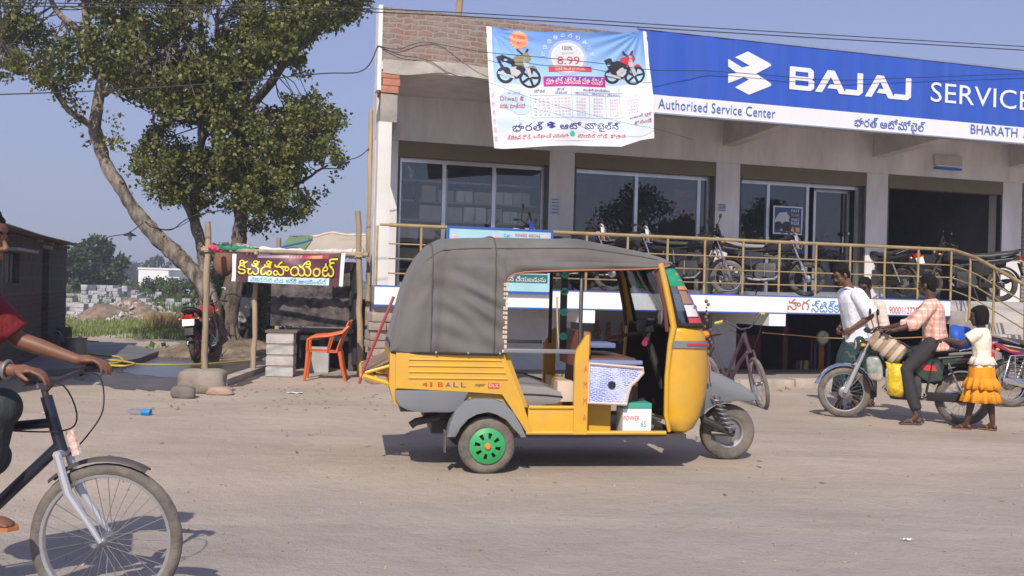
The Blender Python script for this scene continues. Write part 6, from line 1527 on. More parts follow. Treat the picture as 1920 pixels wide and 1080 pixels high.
# ================================================================ people
def rc(q, a, b, r0, r1, seg=14):
    """limb piece: rounded, tapering"""
    a, b = Vector(a), Vector(b); q.tube([a, b], [r0, r1], seg); q.ball(a, r0, 12); q.ball(b, r1, 12)
def chain(q, pts, rs, seg=14):
    for (a, b), (r, s) in zip(zip(pts, pts[1:]), zip(rs, rs[1:])): rc(q, a, b, r, s, seg)
def hand(q, wrist, d, nrm, curl=.5, k=1.0, thumb=1):
    """palm, four fingers of unequal length bent towards nrm, thumb from the side of the palm"""
    w = Vector(wrist); d = Vector(d).normalized(); nrm = Vector(nrm); nrm = (nrm - d * nrm.dot(d)).normalized(); sd = d.cross(nrm) * thumb
    m = Matrix((d, sd, nrm)).transposed().to_4x4()
    q.ball(w + d * .045 * k, (.052 * k, .040 * k, .017 * k), 12, m); rc(q, w, w + d * .04 * k, .024 * k, .026 * k)
    for i, (off, ln) in enumerate(((.030, .072), (.010, .080), (-.010, .074), (-.029, .058))):
        p = w + d * .082 * k + sd * off * k; ang = .15
        for s_, f in enumerate((.45, .32, .26)):
            ang += curl * (.75 if s_ else .5) + .04 * i; v = (d * cos(ang) + nrm * sin(ang)).normalized(); e = p + v * ln * f * 1.1 * k
            rc(q, p, e, (.0098 - .0007 * s_) * k, (.0092 - .0009 * s_) * k, 8); p = e
    p = w + d * .028 * k + sd * .030 * k; v = (d * .65 + sd * .65 + nrm * .35).normalized(); e = p + v * .040 * k; rc(q, p, e, .0125 * k, .011 * k, 8)
    v = (d * .85 + sd * .15 + nrm * (.3 + curl * .4)).normalized(); rc(q, e, e + v * .032 * k, .0108 * k, .009 * k, 8)
def ell(c, a, b, ax=(0, 0, 1), fw=(1, 0, 0), n=28, fold=0.0, ph=0.0, kf=5):
    ax = Vector(ax).normalized(); fw = Vector(fw); fw = (fw - ax * fw.dot(ax)).normalized(); sd = ax.cross(fw); c = Vector(c); out = []
    for i in range(n):
        t = 2 * pi * i / n; k = 1 + fold * sin(kf * t + ph) + fold * .5 * sin((kf + 4) * t - ph * 1.7); out.append(c + sd * (a * cos(t) * k) + fw * (b * sin(t) * k))
    return out
SKIN = mat('brown_skin', (.16, .075, .045), .5, var=.12, vscale=18, spec=.4)
SKIN2 = mat('dark_brown_skin', (.085, .042, .028), .5, var=.12, vscale=18, spec=.4)
SKIN3 = mat('warm_brown_skin', (.19, .085, .05), .5, var=.12, vscale=18, spec=.4)
HAIR = mat('black_hair', (.008, .006, .005), .75, spec=.2, bump=.6, bscale=70, stretch=(1, 1, .35))
EYEM = mat('dark_eye', (.012, .009, .008), .15)
LIPM = None
def person(loc, rz, label, J, skin, k=1.0, hair='short', group=None, M=None, voxel=.0085, mous=False, face=True):
    """J: joint positions in the person's own frame (x forward, y left)"""
    q = MB(); V = {n: Vector(p) for n, p in J.items() if not isinstance(p, (float, int)) and n not in ('look',)}
    up = (V['neck'] - V['pelvis']).normalized()
    q.rings([ell(V['pelvis'] + up * z, a * k, b * k, up) for z, a, b in ((-.08, .10, .07), (0, .135, .09), (.14 * k, .115, .08))] + [ell(V['pelvis'].lerp(V['neck'], .72), .135 * k, .09 * k, up), ell(V['neck'] - up * .03 * k, .08 * k, .06 * k, up)])
    hc = V['head']; look = Vector(J.get('look', (1, 0, 0))).normalized(); hu = Vector((0, 0, 1)); hu = (hu - look * hu.dot(look)).normalized(); hs = hu.cross(look)
    H = Matrix.Translation(hc) @ Matrix((look, hs, hu)).transposed().to_4x4() @ Matrix.Scale(k if k > .8 else k * 1.12, 4)
    P = lambda x, y, z: H @ Vector((x, y, z)); R3 = H.to_3x3().to_4x4()
    s = k if k > .8 else k * 1.12
    rc(q, V['neck'] - up * .02, P(-.025, 0, -.06), .060 * k, .052 * k)
    q.ball(P(-.012, 0, .03), (.094, .075, .094), 20, R3); q.ball(P(.030, 0, -.045), (.058, .056, .070), 16, R3); q.ball(P(.056, 0, -.098), (.026, .028, .020), 12, R3)
    q.ball(P(.058, 0, .03), (.034, .058, .052), 14, R3); q.ball(P(.078, 0, .028), (.014, .044, .010), 10, R3)
    rc(q, P(.086, 0, .008), P(.106, 0, -.030), .009 * s, .0135 * s, 8); q.ball(P(.098, 0, -.036), (.013, .018, .009), 8, R3)
    q.ball(P(.082, 0, -.062), (.012, .025, .007), 8, R3); q.ball(P(.080, 0, -.075), (.012, .022, .007), 8, R3)
    for y in (-1, 1):
        q.ball(P(.052, y * .040, -.028), (.028, .020, .024), 10, R3); q.ball(P(-.008, y * .078, -.012), (.020, .010, .032), 10, R3)
    for sd in 'LR':
        sg = 1 if sd == 'L' else -1
        if 'sho' + sd in V:
            sh, el, wr = V['sho' + sd], V['elb' + sd], V['wri' + sd]
            rc(q, V['neck'] - up * .06 * k, sh,   .055 * k, .046 * k); chain(q, [sh, sh.lerp(el, .45), el, el.lerp(wr, .35), wr], [r * k for r in (.046, .044, .037, .037, .024)])
            hd = J.get('hand' + sd, tuple(wr - el)); hn = J.get('palm' + sd, (0, -sg, 0)); hand(q, wr, hd, hn, J.get('curl', .5), k, J.get('thumb' + sd, 1))
        if 'hip' + sd in V:
            hp, kn, an = V['hip' + sd], V['kne' + sd], V['ank' + sd]; d = (an - kn).normalized(); bk = Vector(J.get('foot' + sd, (1, 0, 0))).normalized()
            chain(q, [hp, hp.lerp(kn, .5), kn], [r * k for r in (.085, .074, .052)]); chain(q, [kn, kn.lerp(an, .35) - bk * .012 * k, an], [r * k for r in (.050, .052, .034)])
            f = bk; side = Vector((0, 0, 1)).cross(f).normalized(); b0 = an - Vector((0, 0, .055 * k))
            q.ball(b0 - f * .025 * k, (.040 * k, .030 * k, .030 * k), 10); rc(q, an, b0 + f * .07 * k, .035 * k, .027 * k); m = Matrix((f, side, Vector((0, 0, 1)))).transposed().to_4x4()
            q.ball(b0 + f * .09 * k - Vector((0, 0, .008 * k)), (.075 * k, .042 * k, .022 * k), 12, m)
            for i in range(5): rc(q, b0 + f * .13 * k + side * (i - 2) * .016 * k - Vector((0, 0, .014 * k)), b0 + f * (.172 - .008 * abs(i - 1.4)) * k + side * (i - 2) * .017 * k - Vector((0, 0, .018 * k)), .010 * k, .009 * k, 6)
    o = remesh(q, 'person', skin, None, voxel, 5, .5)
    o.matrix_world = M if M is not None else T(*loc) @ RZ(rz)
    tag(o, label, 'person', group)
    for y in (-1, 1):
        e = MB(); e.ball(P(.079, y * .031, .006), (.010, .013, .0085), 8, R3); e.build('eye', EYEM, o)
    if face:
        for y in (-1, 1): e = MB(); e.tube([P(.090, y * .014, .030), P(.088, y * .034, .035), P(.074, y * .052, .028)], [.004 * s, .006 * s, .003 * s], 6); e.build('eyebrow', HAIR, o)
    if mous:
        e = MB(); e.tube([P(.072, -.034, -.066), P(.090, -.014, -.051), P(.094, 0, -.049), P(.090, .014, -.051), P(.072, .034, -.066)], [.004, .008, .007, .008, .004], 8)
        for i in range(9): t = lerp(-1.1, 1.1, i / 8); e.ball(P(.030 + .058 * cos(t), .058 * sin(t), -.075 - .028 * cos(t)), .008, 6)
        e.build('moustache', HAIR, o)
    h = MB(); rr = random.Random(len(label))
    h.ball(P(-.022, 0, .052), (.096, .083, .086), 20, R3); h.ball(P(-.045, 0, .005), (.068, .078, .075), 16, R3)
    if hair in ('wavy', 'short'):
        for i in range(70 if hair == 'wavy' else 40):
            a = rr.uniform(-pi, pi); b = rr.uniform(.05, 1.4); x, y, z = cos(a) * cos(b), sin(a) * cos(b), sin(b)
            h.ball(P(-.022 + .090 * x, .078 * y, .055 + .082 * z), rr.uniform(.012, .022 if hair == 'wavy' else .016) * s, 6)
        for y in (-1, 1): h.ball(P(.02, y * .070, .02), (.020, .010, .034), 8, R3)
        h.ball(P(-.06, 0, -.045), (.04, .055, .045), 10, R3)
    if hair == 'bob':
        h.rings([[P(-.026 + a * cos(t), b * sin(t), z) for t in [2 * pi * i / 20 for i in range(20)]] for z, a, b in ((-.105, .070, .082), (-.07, .080, .092), (0, .094, .094), (.06, .092, .088), (.11, .070, .070), (.135, .035, .035))])
        h.ball(P(.03, 0, .075), (.055, .070, .048), 12, R3)
    remesh(h, 'hair', HAIR, o, .009, 3, .5)
    return o, V, up
def garment(name, m, parent, tor, sleeves=(), voxel=.011, smooth=4):
    """tor: lists of ring points; sleeves: (points, radii)"""
    q = MB()
    for rings in tor: q.rings(rings)
    for pts, rs in sleeves:
        q.tube(pts, rs, 16)
        for p, r in list(zip(pts, rs))[:-1]: q.ball(p, r * .98, 12)
    return remesh(q, name, m, parent, voxel, smooth, .5)
def sandal(o, J, sd, m, k=1.0):
    an = Vector(J['ank' + sd]); f = Vector(J.get('foot' + sd, (1, 0, 0))).normalized(); side = Vector((0, 0, 1)).cross(f); b = an - Vector((0, 0, .094 * k)); q = MB()
    out = [(-.062, 0), (-.05, .028), (.03, .034), (.10, .046), (.17, .040), (.195, 0), (.17, -.040), (.10, -.046), (.03, -.034), (-.05, -.028)]
    lo = [b + f * x * k + side * y * k for x, y in out]; q.rings([lo, [p + Vector((0, 0, .016 * k)) for p in lo]])
    q.tube([b + f * .05 * k + side * .045 * k + Vector((0, 0, .02)), b + f * .085 * k + side * .02 * k + Vector((0, 0, .055 * k)), b + f * .11 * k + Vector((0, 0, .048 * k)), b + f * .085 * k - side * .02 * k + Vector((0, 0, .055 * k)), b + f * .05 * k - side * .045 * k + Vector((0, 0, .02))], .010 * k, 6)
    q.build('sandal', m, o)
def torso_rings(V, up, k, w, d, hem, wh, dh, fold=.03, fw=(1, 0, 0), neck=.062):
    """rings of a shirt from the hem up to the collar"""
    p, n = V['pelvis'], V['neck']; L_ = (n - p).length
    rs = [ell(p - up * hem, wh, dh, up, fw, fold=fold, ph=1), ell(p - up * hem * .4, lerp(wh, w, .3), lerp(dh, d, .3), up, fw, fold=fold, ph=1.6)]
    for t, a, b, f in ((.15, .93, .95, .8), (.35, .92, .93, .9), (.55, .98, .98, .7), (.75, 1.0, 1.0, .4), (.88, .90, .86, .2), (.96, .62, .66, 0)): rs.append(ell(p + up * L_ * t, w * a, d * b, up, fw, fold=fold * f, ph=2 + 3 * t))
    rs.append(ell(n + up * .012, neck, neck, up, fw)); return rs
def cloth(name, col, **kw): return mat(name, col, .85, var=kw.pop('var', .07), vscale=6, bump=.7, bscale=13, bdist=.035, stretch=(1, 1, .55), **kw)
def check_cloth(name, base, c1, c2, s1, s2=None, w=.3):
    m = bpy.data.materials.new(name); m.use_nodes = True; N, L, b = nodes(m); tc = N.new('ShaderNodeTexCoord'); sp = N.new('ShaderNodeSeparateXYZ'); L.new(tc.outputs['Object'], sp.inputs[0]); last = None
    yy = N.new('ShaderNodeMath'); yy.operation = 'ADD'; L.new(sp.outputs[0], yy.inputs[0]); L.new(sp.outputs[1], yy.inputs[1])
    for src, sc, c in ((sp.outputs[2], s1, c1), (yy.outputs[0], s2 or s1, c2)):
        mu = N.new('ShaderNodeMath'); mu.operation = 'MULTIPLY'; mu.inputs[1].default_value = sc; L.new(src, mu.inputs[0])
        fr = N.new('ShaderNodeMath'); fr.operation = 'FRACT'; L.new(mu.outputs[0], fr.inputs[0]); lt = N.new('ShaderNodeMath'); lt.operation = 'LESS_THAN'; lt.inputs[1].default_value = w; L.new(fr.outputs[0], lt.inputs[0])
        hf = N.new('ShaderNodeMath'); hf.operation = 'MULTIPLY'; hf.inputs[1].default_value = .65; L.new(lt.outputs[0], hf.inputs[0])
        mx = N.new('ShaderNodeMix'); mx.data_type = 'RGBA'; L.new(hf.outputs[0], mx.inputs[0])
        if last: L.new(last, mx.inputs[6])
        else: mx.inputs[6].default_value = (*base, 1)
        mx.inputs[7].default_value = (*c, 1); last = mx.outputs[2]
    L.new(last, b.inputs['Base Color']); b.inputs['Roughness'].default_value = .85
    nz = N.new('ShaderNodeTexNoise'); nz.inputs['Scale'].default_value = 12; nz.inputs['Detail'].default_value = 4; L.new(tc.outputs['Object'], nz.inputs['Vector']); bp = N.new('ShaderNodeBump'); bp.inputs['Strength'].default_value = .7; bp.inputs['Distance'].default_value = .035; L.new(nz.outputs['Fac'], bp.inputs['Height']); L.new(bp.outputs[0], b.inputs['Normal']); return m
DARKCLOTH = cloth('charcoal_cloth', (.030, .027, .029))
# ---- man in the white shirt and checked lungi
J = dict(pelvis=(-.10, 0, .96), neck=(.0, 0, 1.50), head=(.115, 0, 1.675), look=(.86, .10, -.42), shoL=(-.01, .20, 1.44), shoR=(-.01, -.20, 1.44), elbL=(-.15, .27, 1.19), elbR=(-.12, -.26, 1.19), wriL=(.05, .16, 1.02), wriR=(.06, -.15, 1.02), handL=(.5, -.55, -.35), handR=(.5, .55, -.35),
         palmL=(-.3, -.6, -.2), palmR=(-.3, .6, -.2), curl=.7, hipL=(-.09, .10, .92), hipR=(-.09, -.10, .92), kneL=(-.01, .11, .50), kneR=(.03, -.11, .50), ankL=(-.06, .12, .095), ankR=(.05, -.11, .095))
p_ = gnd(1588, 772)
o, V, up = person((p_.x, p_.y, 0), radians(186), 'man in loose white shirt and green lungi looking down beside the loaded motorcycle', J, SKIN, 1.0, 'wavy', mous=True, group='people round the loaded motorcycle')
WSH = cloth('white_cotton', (.80, .81, .85))
garment('shirt', WSH, o, [torso_rings(V, up, 1, .215, .145, .17, .225, .19, .05)], [([V['shoL'] + Vector((0, -.01, .0)), V['shoL'].lerp(V['elbL'], .5), V['shoL'].lerp(V['elbL'], .93) + Vector((-.01, .0, 0))], [.088, .092, .098]), ([V['shoR'] + Vector((0, .01, 0)), V['shoR'].lerp(V['elbR'], .5), V['shoR'].lerp(V['elbR'], .93)], [.088, .092, .098])])
q = MB(); c0 = V['neck']; q.tube([c0 + Vector((.065 * cos(t), .07 * sin(t), .012 + .012 * sin(t * 2 + 1))) for t in [2 * pi * i / 20 for i in range(20)]], .014, 8, closed=True); q.build('collar', WSH, o)
LUN = check_cloth('lungi_check', (.012, .040, .050), (.03, .08, .085), (.10, .11, .075), 22, 26, .22)
def tubecloth(name, m, parent, rings, th=.006):
    q = MB(); n = len(rings[0]); q.grid(lambda u, v: rings[round(u * (len(rings) - 1))][round(v * n) % n], len(rings) - 1, n, 0)
    bmesh.ops.remove_doubles(q.bm, verts=q.bm.verts, dist=1e-5); ob = q.build(name, m, parent, smooth=80); s = ob.modifiers.new('thickness', 'SOLIDIFY'); s.thickness = th; s.offset = -1; return ob
tubecloth('lungi', LUN, o, [ell((-.10, 0, 1.02), .165, .125, n=48), ell((-.10, 0, .92), .19, .15, n=48, fold=.02, ph=1), ell((-.05, 0, .70), .20, .165, n=48, fold=.05, ph=1.5, kf=6), ell((-.02, 0, .45), .21, .17, n=48, fold=.075, ph=2, kf=6), ell((-.01, 0, .24), .215, .18, n=48, fold=.09, ph=2.2, kf=6)])
SAND = mat('dark_sandal', (.05, .035, .03), .7, dust=.4); BROWNS = mat('brown_sandal', (.20, .085, .04), .7, dust=.3)
for sd in 'LR': sandal(o, J, sd, SAND)
# ---- youth in the cream shirt behind him
J = dict(pelvis=(-.02, 0, .90), neck=(.0, 0, 1.38), head=(.06, 0, 1.545), look=(.85, .2, -.4), shoL=(0, .18, 1.32), shoR=(0, -.18, 1.32), elbL=(-.03, .24, 1.06), elbR=(-.03, -.24, 1.06), wriL=(.06, .22, .84), wriR=(.06, -.21, .84), handL=(.3, -.1, -1), handR=(.3, .1, -1), curl=.6,
         hipL=(-.02, .09, .86), hipR=(-.02, -.09, .86), kneL=(.02, .10, .47), kneR=(.03, -.10, .47), ankL=(0, .10, .095), ankR=(.02, -.10, .095))
X_ = at(1627, 560, 12.95)
o, V, up = person((X_.x, X_.y, 0), radians(212), 'youth in a cream shirt half hidden behind the man in the white shirt', J, SKIN2, .94, 'short', group='people round the loaded motorcycle')
CRM = check_cloth('cream_cotton', (.70, .58, .48), (.66, .52, .42), (.62, .46, .38), 11, 9, .12)
garment('shirt', CRM, o, [torso_rings(V, up, 1, .195, .125, .16, .20, .14, .04)], [([V['sho' + s], V['sho' + s].lerp(V['elb' + s], .5), V['sho' + s].lerp(V['elb' + s], 1.0), V['elb' + s].lerp(V['wri' + s], .5)], [.075, .074, .072, .064]) for s in 'LR'])
garment('trousers', DARKCLOTH, o, [[ell(V['pelvis'] + up * .08, .15, .105), ell(V['pelvis'] - up * .06, .165, .115)]], [([V['hip' + s], V['kne' + s], V['ank' + s] + Vector((0, 0, .03))], [.098, .076, .064]) for s in 'LR'])
for sd in 'LR': sandal(o, J, sd, SAND)
# ---- rider in the pink checked shirt, astride the loaded motorcycle (joints in the motorcycle's frame)
J = dict(pelvis=(.30, 0, .95), neck=(.36, .0, 1.40), head=(.40, -.01, 1.565), look=(.90, -.40, -.12), shoL=(.36, .19, 1.335), shoR=(.36, -.19, 1.335), elbL=(.52, .30, 1.12), elbR=(.58, -.30, 1.12), wriL=(.745, .33, 1.045), wriR=(.86, -.37, 1.05), handL=(1, 0, .12), handR=(1, 0, .12), palmL=(0, 0, -1), palmR=(0, 0, -1), thumbR=-1, curl=.75,
         hipL=(.31, .11, .92), hipR=(.31, -.11, .92), kneL=(.60, .235, .60), kneR=(.66, -.22, .60), ankL=(.475, .30, .10), ankR=(.52, -.24, .33), footL=(.95, .25, 0), footR=(1, -.1, -.1))
o, V, up = person(None, 0, 'man in pink checked shirt and dark trousers sitting astride the loaded motorcycle', J, SKIN2, .97, 'short', M=MM, group='people round the loaded motorcycle')
PNK = check_cloth('pink_check_cotton', (.72, .42, .33), (.78, .66, .60), (.62, .26, .18), 14, 12, .30)
garment('shirt', PNK, o, [torso_rings(V, up, 1, .205, .135, .13, .195, .16, .045)], [([V['sho' + s], V['sho' + s].lerp(V['elb' + s], .5), V['elb' + s], V['elb' + s].lerp(V['wri' + s], .32)], [.080, .076, .070, .060]) for s in 'LR'])
garment('trousers', DARKCLOTH, o, [[ell(V['pelvis'] + up * .06, .155, .12), ell(V['pelvis'] - up * .05, .17, .14), ell(V['pelvis'] - up * .10 + Vector((.03, 0, 0)), .15, .13)]], [([V['hip' + s], V['hip' + s].lerp(V['kne' + s], .5), V['kne' + s], V['kne' + s].lerp(V['ank' + s], .5), V['ank' + s] + Vector((0, 0, .07))], [.105, .092, .080, .072, .062]) for s in 'LR'])
for sd in 'LR': sandal(o, J, sd, SAND, .97)
# ---- girl
J = dict(pelvis=(0, 0, .74), neck=(.02, 0, 1.10), head=(.045, 0, 1.235), look=(.97, .22, -.1), shoL=(.02, .135, 1.055), shoR=(.02, -.135, 1.055), elbL=(.17, .19, .93), elbR=(.17, -.17, .93), wriL=(.34, .12, .96), wriR=(.35, -.10, .97), handL=(1, -.1, .1), handR=(1, .1, .1), palmL=(0, 0, -1), palmR=(0, 0, -1), thumbR=-1, curl=.5,
         hipL=(0, .07, .70), hipR=(0, -.07, .70), kneL=(.08, .07, .39), kneR=(-.05, -.08, .39), ankL=(.12, .07, .078), ankR=(-.10, -.09, .082), footL=(1, .1, 0), footR=(1, -.15, 0))
p_ = gnd(1838, 807)
o, V, up = person((p_.x, p_.y, 0), radians(140), 'girl with bobbed hair in cream top and tiered orange skirt, her back turned', J, SKIN2, .80, 'bob', group='people round the loaded motorcycle')
TOP = cloth('cream_top', (.78, .72, .58))
garment('top', TOP, o, [torso_rings(V, up, .8, .148, .098, .06, .165, .125, .03, neck=.062)], [([V['sho' + s], V['sho' + s].lerp(V['elb' + s], .55)], [.062, .066]) for s in 'LR'], .009)
q = MB(); tubecloth('peplum', TOP, o, [ell((0, 0, .80), .142, .105, n=60), ell((0, 0, .72), .178, .14, n=60, fold=.05, kf=9)])
SKT = cloth('orange_skirt_cotton', (.72, .28, .008))
sk = tubecloth('skirt', SKT, o, [ell((0, 0, .78), .135, .10, n=72), ell((0, 0, .68), .165, .128, n=72, fold=.015, kf=7), ell((0, 0, .54), .178, .14, n=72, fold=.03, kf=7), ell((0, 0, .44), .185, .148, n=72, fold=.03, kf=8)])
tubecloth('frill', SKT, sk, [ell((0, 0, .575), .178, .142, n=96), ell((0, 0, .52), .205, .168, n=96, fold=.06, kf=13), ell((0, 0, .455), .222, .185, n=96, fold=.08, kf=13)])
tubecloth('frill', SKT, sk, [ell((0, 0, .475), .188, .152, n=96), ell((0, 0, .40), .212, .178, n=96, fold=.06, kf=12, ph=1), ell((0, 0, .315), .24, .205, n=96, fold=.09, kf=12, ph=1)])
for sd in 'LR': sandal(o, J, sd, BROWNS, .8)
# ---- boy beyond the trees, seen from behind, and a child crouching beside him
J = dict(pelvis=(0, 0, .70), neck=(0, 0, 1.07), head=(.03, 0, 1.195), look=(1, 0, 0), shoL=(0, .15, 1.02), shoR=(0, -.15, 1.02), elbL=(0, .20, .82), elbR=(0, -.20, .82), wriL=(.05, .18, .63), wriR=(.05, -.18, .63), curl=.5, hipL=(0, .08, .66), hipR=(0, -.08, .66), kneL=(.02, .09, .37), kneR=(.02, -.09, .37), ankL=(0, .09, .075), ankR=(0, -.09, .075))
X_ = at(457, 560, 21.0)
o, V, up = person((X_.x, 21.0, 0), radians(88), 'boy in grey T-shirt standing with his back turned behind the upright tree', J, SKIN2, .76, 'short', voxel=.012)
garment('shirt', cloth('grey_tshirt', (.42, .43, .43)), o, [torso_rings(V, up, .76, .155, .10, .05, .155, .105, .03)], [([V['sho' + s], V['sho' + s].lerp(V['elb' + s], .8)], [.062, .064]) for s in 'LR'], .012)
garment('trousers', DARKCLOTH, o, [[ell(V['pelvis'] + up * .05, .13, .09), ell(V['pelvis'] - up * .06, .14, .10)]], [([V['hip' + s], V['kne' + s], V['ank' + s]], [.085, .07, .065]) for s in 'LR'], .012)
J = dict(pelvis=(0, 0, .42), neck=(.03, 0, .78), head=(.06, 0, .90), look=(1, 0, -.2), shoL=(.02, .14, .73), shoR=(.02, -.14, .73), elbL=(.14, .18, .55), elbR=(.14, -.18, .55), wriL=(.28, .12, .50), wriR=(.28, -.12, .50), curl=.5, hipL=(0, .08, .40), hipR=(0, -.08, .40), kneL=(.26, .10, .48), kneR=(.26, -.10, .48), ankL=(.20, .10, .12), ankR=(.20, -.10, .12))
X_ = at(439, 600, 20.4)
seat_st = (X_.x, 20.4)
o, V, up = person((X_.x, 20.4, 0), radians(60), 'child in a pale shirt sitting on a stone in the shade behind the upright tree', J, SKIN2, .74, 'short', voxel=.012)
garment('shirt', cloth('pale_shirt', (.45, .42, .43)), o, [torso_rings(V, up, .74, .15, .10, .03, .15, .11, .03)], [([V['sho' + s], V['sho' + s].lerp(V['elb' + s], .8)], [.06, .062]) for s in 'LR'], .012)
garment('trousers', DARKCLOTH, o, [[ell(V['pelvis'] + up * .04, .125, .10), ell(V['pelvis'] - up * .06, .135, .11)]], [([V['hip' + s], V['kne' + s], V['ank' + s]], [.082, .066, .06]) for s in 'LR'], .012)
# ---- the cyclist (joints in the bicycle's frame)
J = dict(pelvis=(.15, 0, 1.00), neck=(.40, 0, 1.395), head=(.515, 0, 1.555), look=(.98, -.05, -.12), shoR=(.39, -.20, 1.33), shoL=(.37, .20, 1.33), elbR=(.57, -.27, 1.06), elbL=(.54, .27, 1.12), wriR=(.80, -.285, 1.035), wriL=(.80, .285, 1.035), handR=(1, 0, .02), handL=(1, 0, .02), palmR=(0, 0, -1), palmL=(0, 0, -1), thumbR=-1, curl=.55,
         hipR=(.18, -.10, .96), hipL=(.18, .10, .96), kneR=(.68, -.14, .87), kneL=(.50, .14, .62), ankR=(.58, -.15, .485), ankL=(.27, .15, .28), footR=(1, -.05, -.02), footL=(1, .05, -.05))
o, V, up = person(None, 0, 'young man in a red T-shirt and dark trousers riding the dark blue bicycle', J, SKIN3, 1.0, 'short', M=T(CYX - 1.06, CYY, 0), voxel=.006)
REDT = cloth('red_tshirt', (.16, .008, .013))
garment('shirt', REDT, o, [torso_rings(V, up, 1, .205, .13, .06, .19, .14, .035)], [([V['sho' + s], V['sho' + s].lerp(V['elb' + s], .45), V['sho' + s].lerp(V['elb' + s], .90)], [.082, .078, .078]) for s in 'LR'])
garment('trousers', cloth('dark_grey_trousers', (.032, .036, .036)), o, [[ell(V['pelvis'] + up * .06, .155, .12), ell(V['pelvis'] - up * .05, .17, .14), ell(V['pelvis'] - up * .10 + Vector((.03, 0, 0)), .15, .13)]], [([V['hip' + s], V['hip' + s].lerp(V['kne' + s], .5), V['kne' + s], V['kne' + s].lerp(V['ank' + s], .5), V['ank' + s] + Vector((0, 0, .05))], [.105, .096, .086, .074, .064]) for s in 'LR'])
for sd in 'LR': sandal(o, J, sd, mat('orange_brown_sandal', (.42, .15, .05), .6))
q = MB(); w = V['wriR'].lerp(V['elbR'], .12); d = (V['elbR'] - V['wriR']).normalized(); x, y = frame(d); q.tube([w + (x * cos(t) + y * sin(t)) * .033 for t in [2 * pi * i / 20 for i in range(20)]], .008, 8, closed=True); q.build('bracelet', STEEL, o)

# ================================================================ tea stall and what stands round it
def pole(q, a, b, r0, r1, seed):
    rr = random.Random(seed); a, b = Vector(a), Vector(b); n = 10
    q.tube([a.lerp(b, i / n) + Vector((rr.uniform(-1, 1), rr.uniform(-1, 1), 0)) * .012 for i in range(n + 1)], [lerp(r0, r1, i / n) * rr.uniform(.93, 1.07) for i in range(n + 1)], 10)
sa = gnd(390, 694); sb_ = gnd(680, 706); sc_ = gnd(476, 701)
ST = empty('tea_stall', (sa.x, sa.y, 0), 0, 'roadside stall of bamboo poles with a ragged tarpaulin roof and blackened board wall', 'stall')
inv = ST.matrix_world.inverted()
def stb(q, name, m, **k): return q.xf(inv).build(name, m, ST, **k)
FP = [(at(383, 695, sa.y), at(390, 415, sa.y)), (at(676, 705, sb_.y), at(672, 396, sb_.y))]
for i, (a, b) in enumerate(FP): q = MB(); pole(q, a, b, .052, .044, i); stb(q, 'pole', BAMBOO)
q = MB(); pole(q, at(475, 702, sc_.y), at(481, 470, sc_.y), .042, .036, 4); stb(q, 'pole', BAMBOO)
q = MB(); pole(q, at(690, 660, sb_.y + .9), at(695, 205, sb_.y + .9), .05, .035, 9); stb(q, 'pole', BAMBOO)
q = MB(); pole(q, at(378, 468, sa.y - .03), at(690, 478, sb_.y - .03), .04, .035, 5); cb = stb(q, 'cross_beam', BAMBOO)
q = MB()
for u, v, Y in ((389, 467, sa.y), (674, 477, sb_.y)):
    c = at(u, v, Y)
    for k in range(4): q.tube([c + Vector((cos(t) * .065, sin(t) * .065, -.03 + k * .02 + .01 * cos(t * 2))) for t in [2 * pi * i / 14 for i in range(14)]], .011, 6, closed=True)
stb(q, 'lashing', ROPE)
# coloured cloth rolled along the beam
def roll(name, u0, v0, u1, v1, Y, r, m, seed):
    rr = random.Random(seed); n = 22; q = MB(); q.tube([at(lerp(u0, u1, i / n), lerp(v0, v1, i / n) + rr.uniform(-1.6, 1.6), Y + rr.uniform(-.02, .02)) for i in range(n + 1)], [r * rr.uniform(.7, 1.25) for _ in range(n + 1)], 10, flat=.8); return stb(q, name, m, smooth=60)
Yb = sa.y - .08
roll('cloth_roll', 397, 465, 416, 468, Yb, .055, cloth('pink_cloth', (.62, .08, .14)), 1); roll('cloth_roll', 412, 465, 480, 470, Yb, .06, cloth('green_cloth', (.03, .20, .13)), 2)
roll('cloth_roll', 470, 468, 640, 476, Yb + .1, .058, cloth('pale_plastic_sheet', (.62, .62, .70)), 3); roll('cloth_roll', 600, 474, 684, 476, Yb + .3, .085, cloth('pale_plastic_sheet_tone', (.60, .58, .60)), 4)
roll('cloth_roll', 440, 462, 470, 462, Yb + .3, .05, cloth('cream_rag', (.50, .44, .36)), 5)
# tarpaulin roof, sloping up to the back
r0, r1 = at(520, 470, 16.2), at(684, 470, 16.2); k0, k1 = at(545, 441, 18.0), at(688, 437, 18.0)
rr = random.Random(6)
def tarp(u, v):
    a = r0.lerp(r1, u); b = k0.lerp(k1, u); p = a.lerp(b, v); return p + Vector((0, 0, .018 * sin(u * 9 + v * 3) * (.4 + v) + .012 * sin(u * 17 - v * 8) - .05 * sin(pi * v)))
q = MB(); q.grid(tarp, 34, 12, .012); TARP = mat('patched_tarpaulin', (.50, .44, .37), .85, var=.12, vscale=2, dust=.4, bump=.3, bscale=20); tp = stb(q, 'tarpaulin_roof', TARP, smooth=60)
q = MB(); q.grid(lambda u, v: tarp(lerp(.0, .30, u), lerp(.15, .95, v)) + Vector((0, -.004, .018)), 12, 8, .006); q.xf(inv).build('green_patch', cloth('green_tarp', (.16, .26, .15)), tp)
q = MB(); q.tube([tarp(.0 + .3 * t, .2 + .6 * t) + Vector((0, 0, .03)) for t in [i / 8 for i in range(9)]], .02, 6); q.xf(inv).build('blue_rope', mat('blue_rope', (.05, .15, .45), .7), tp)
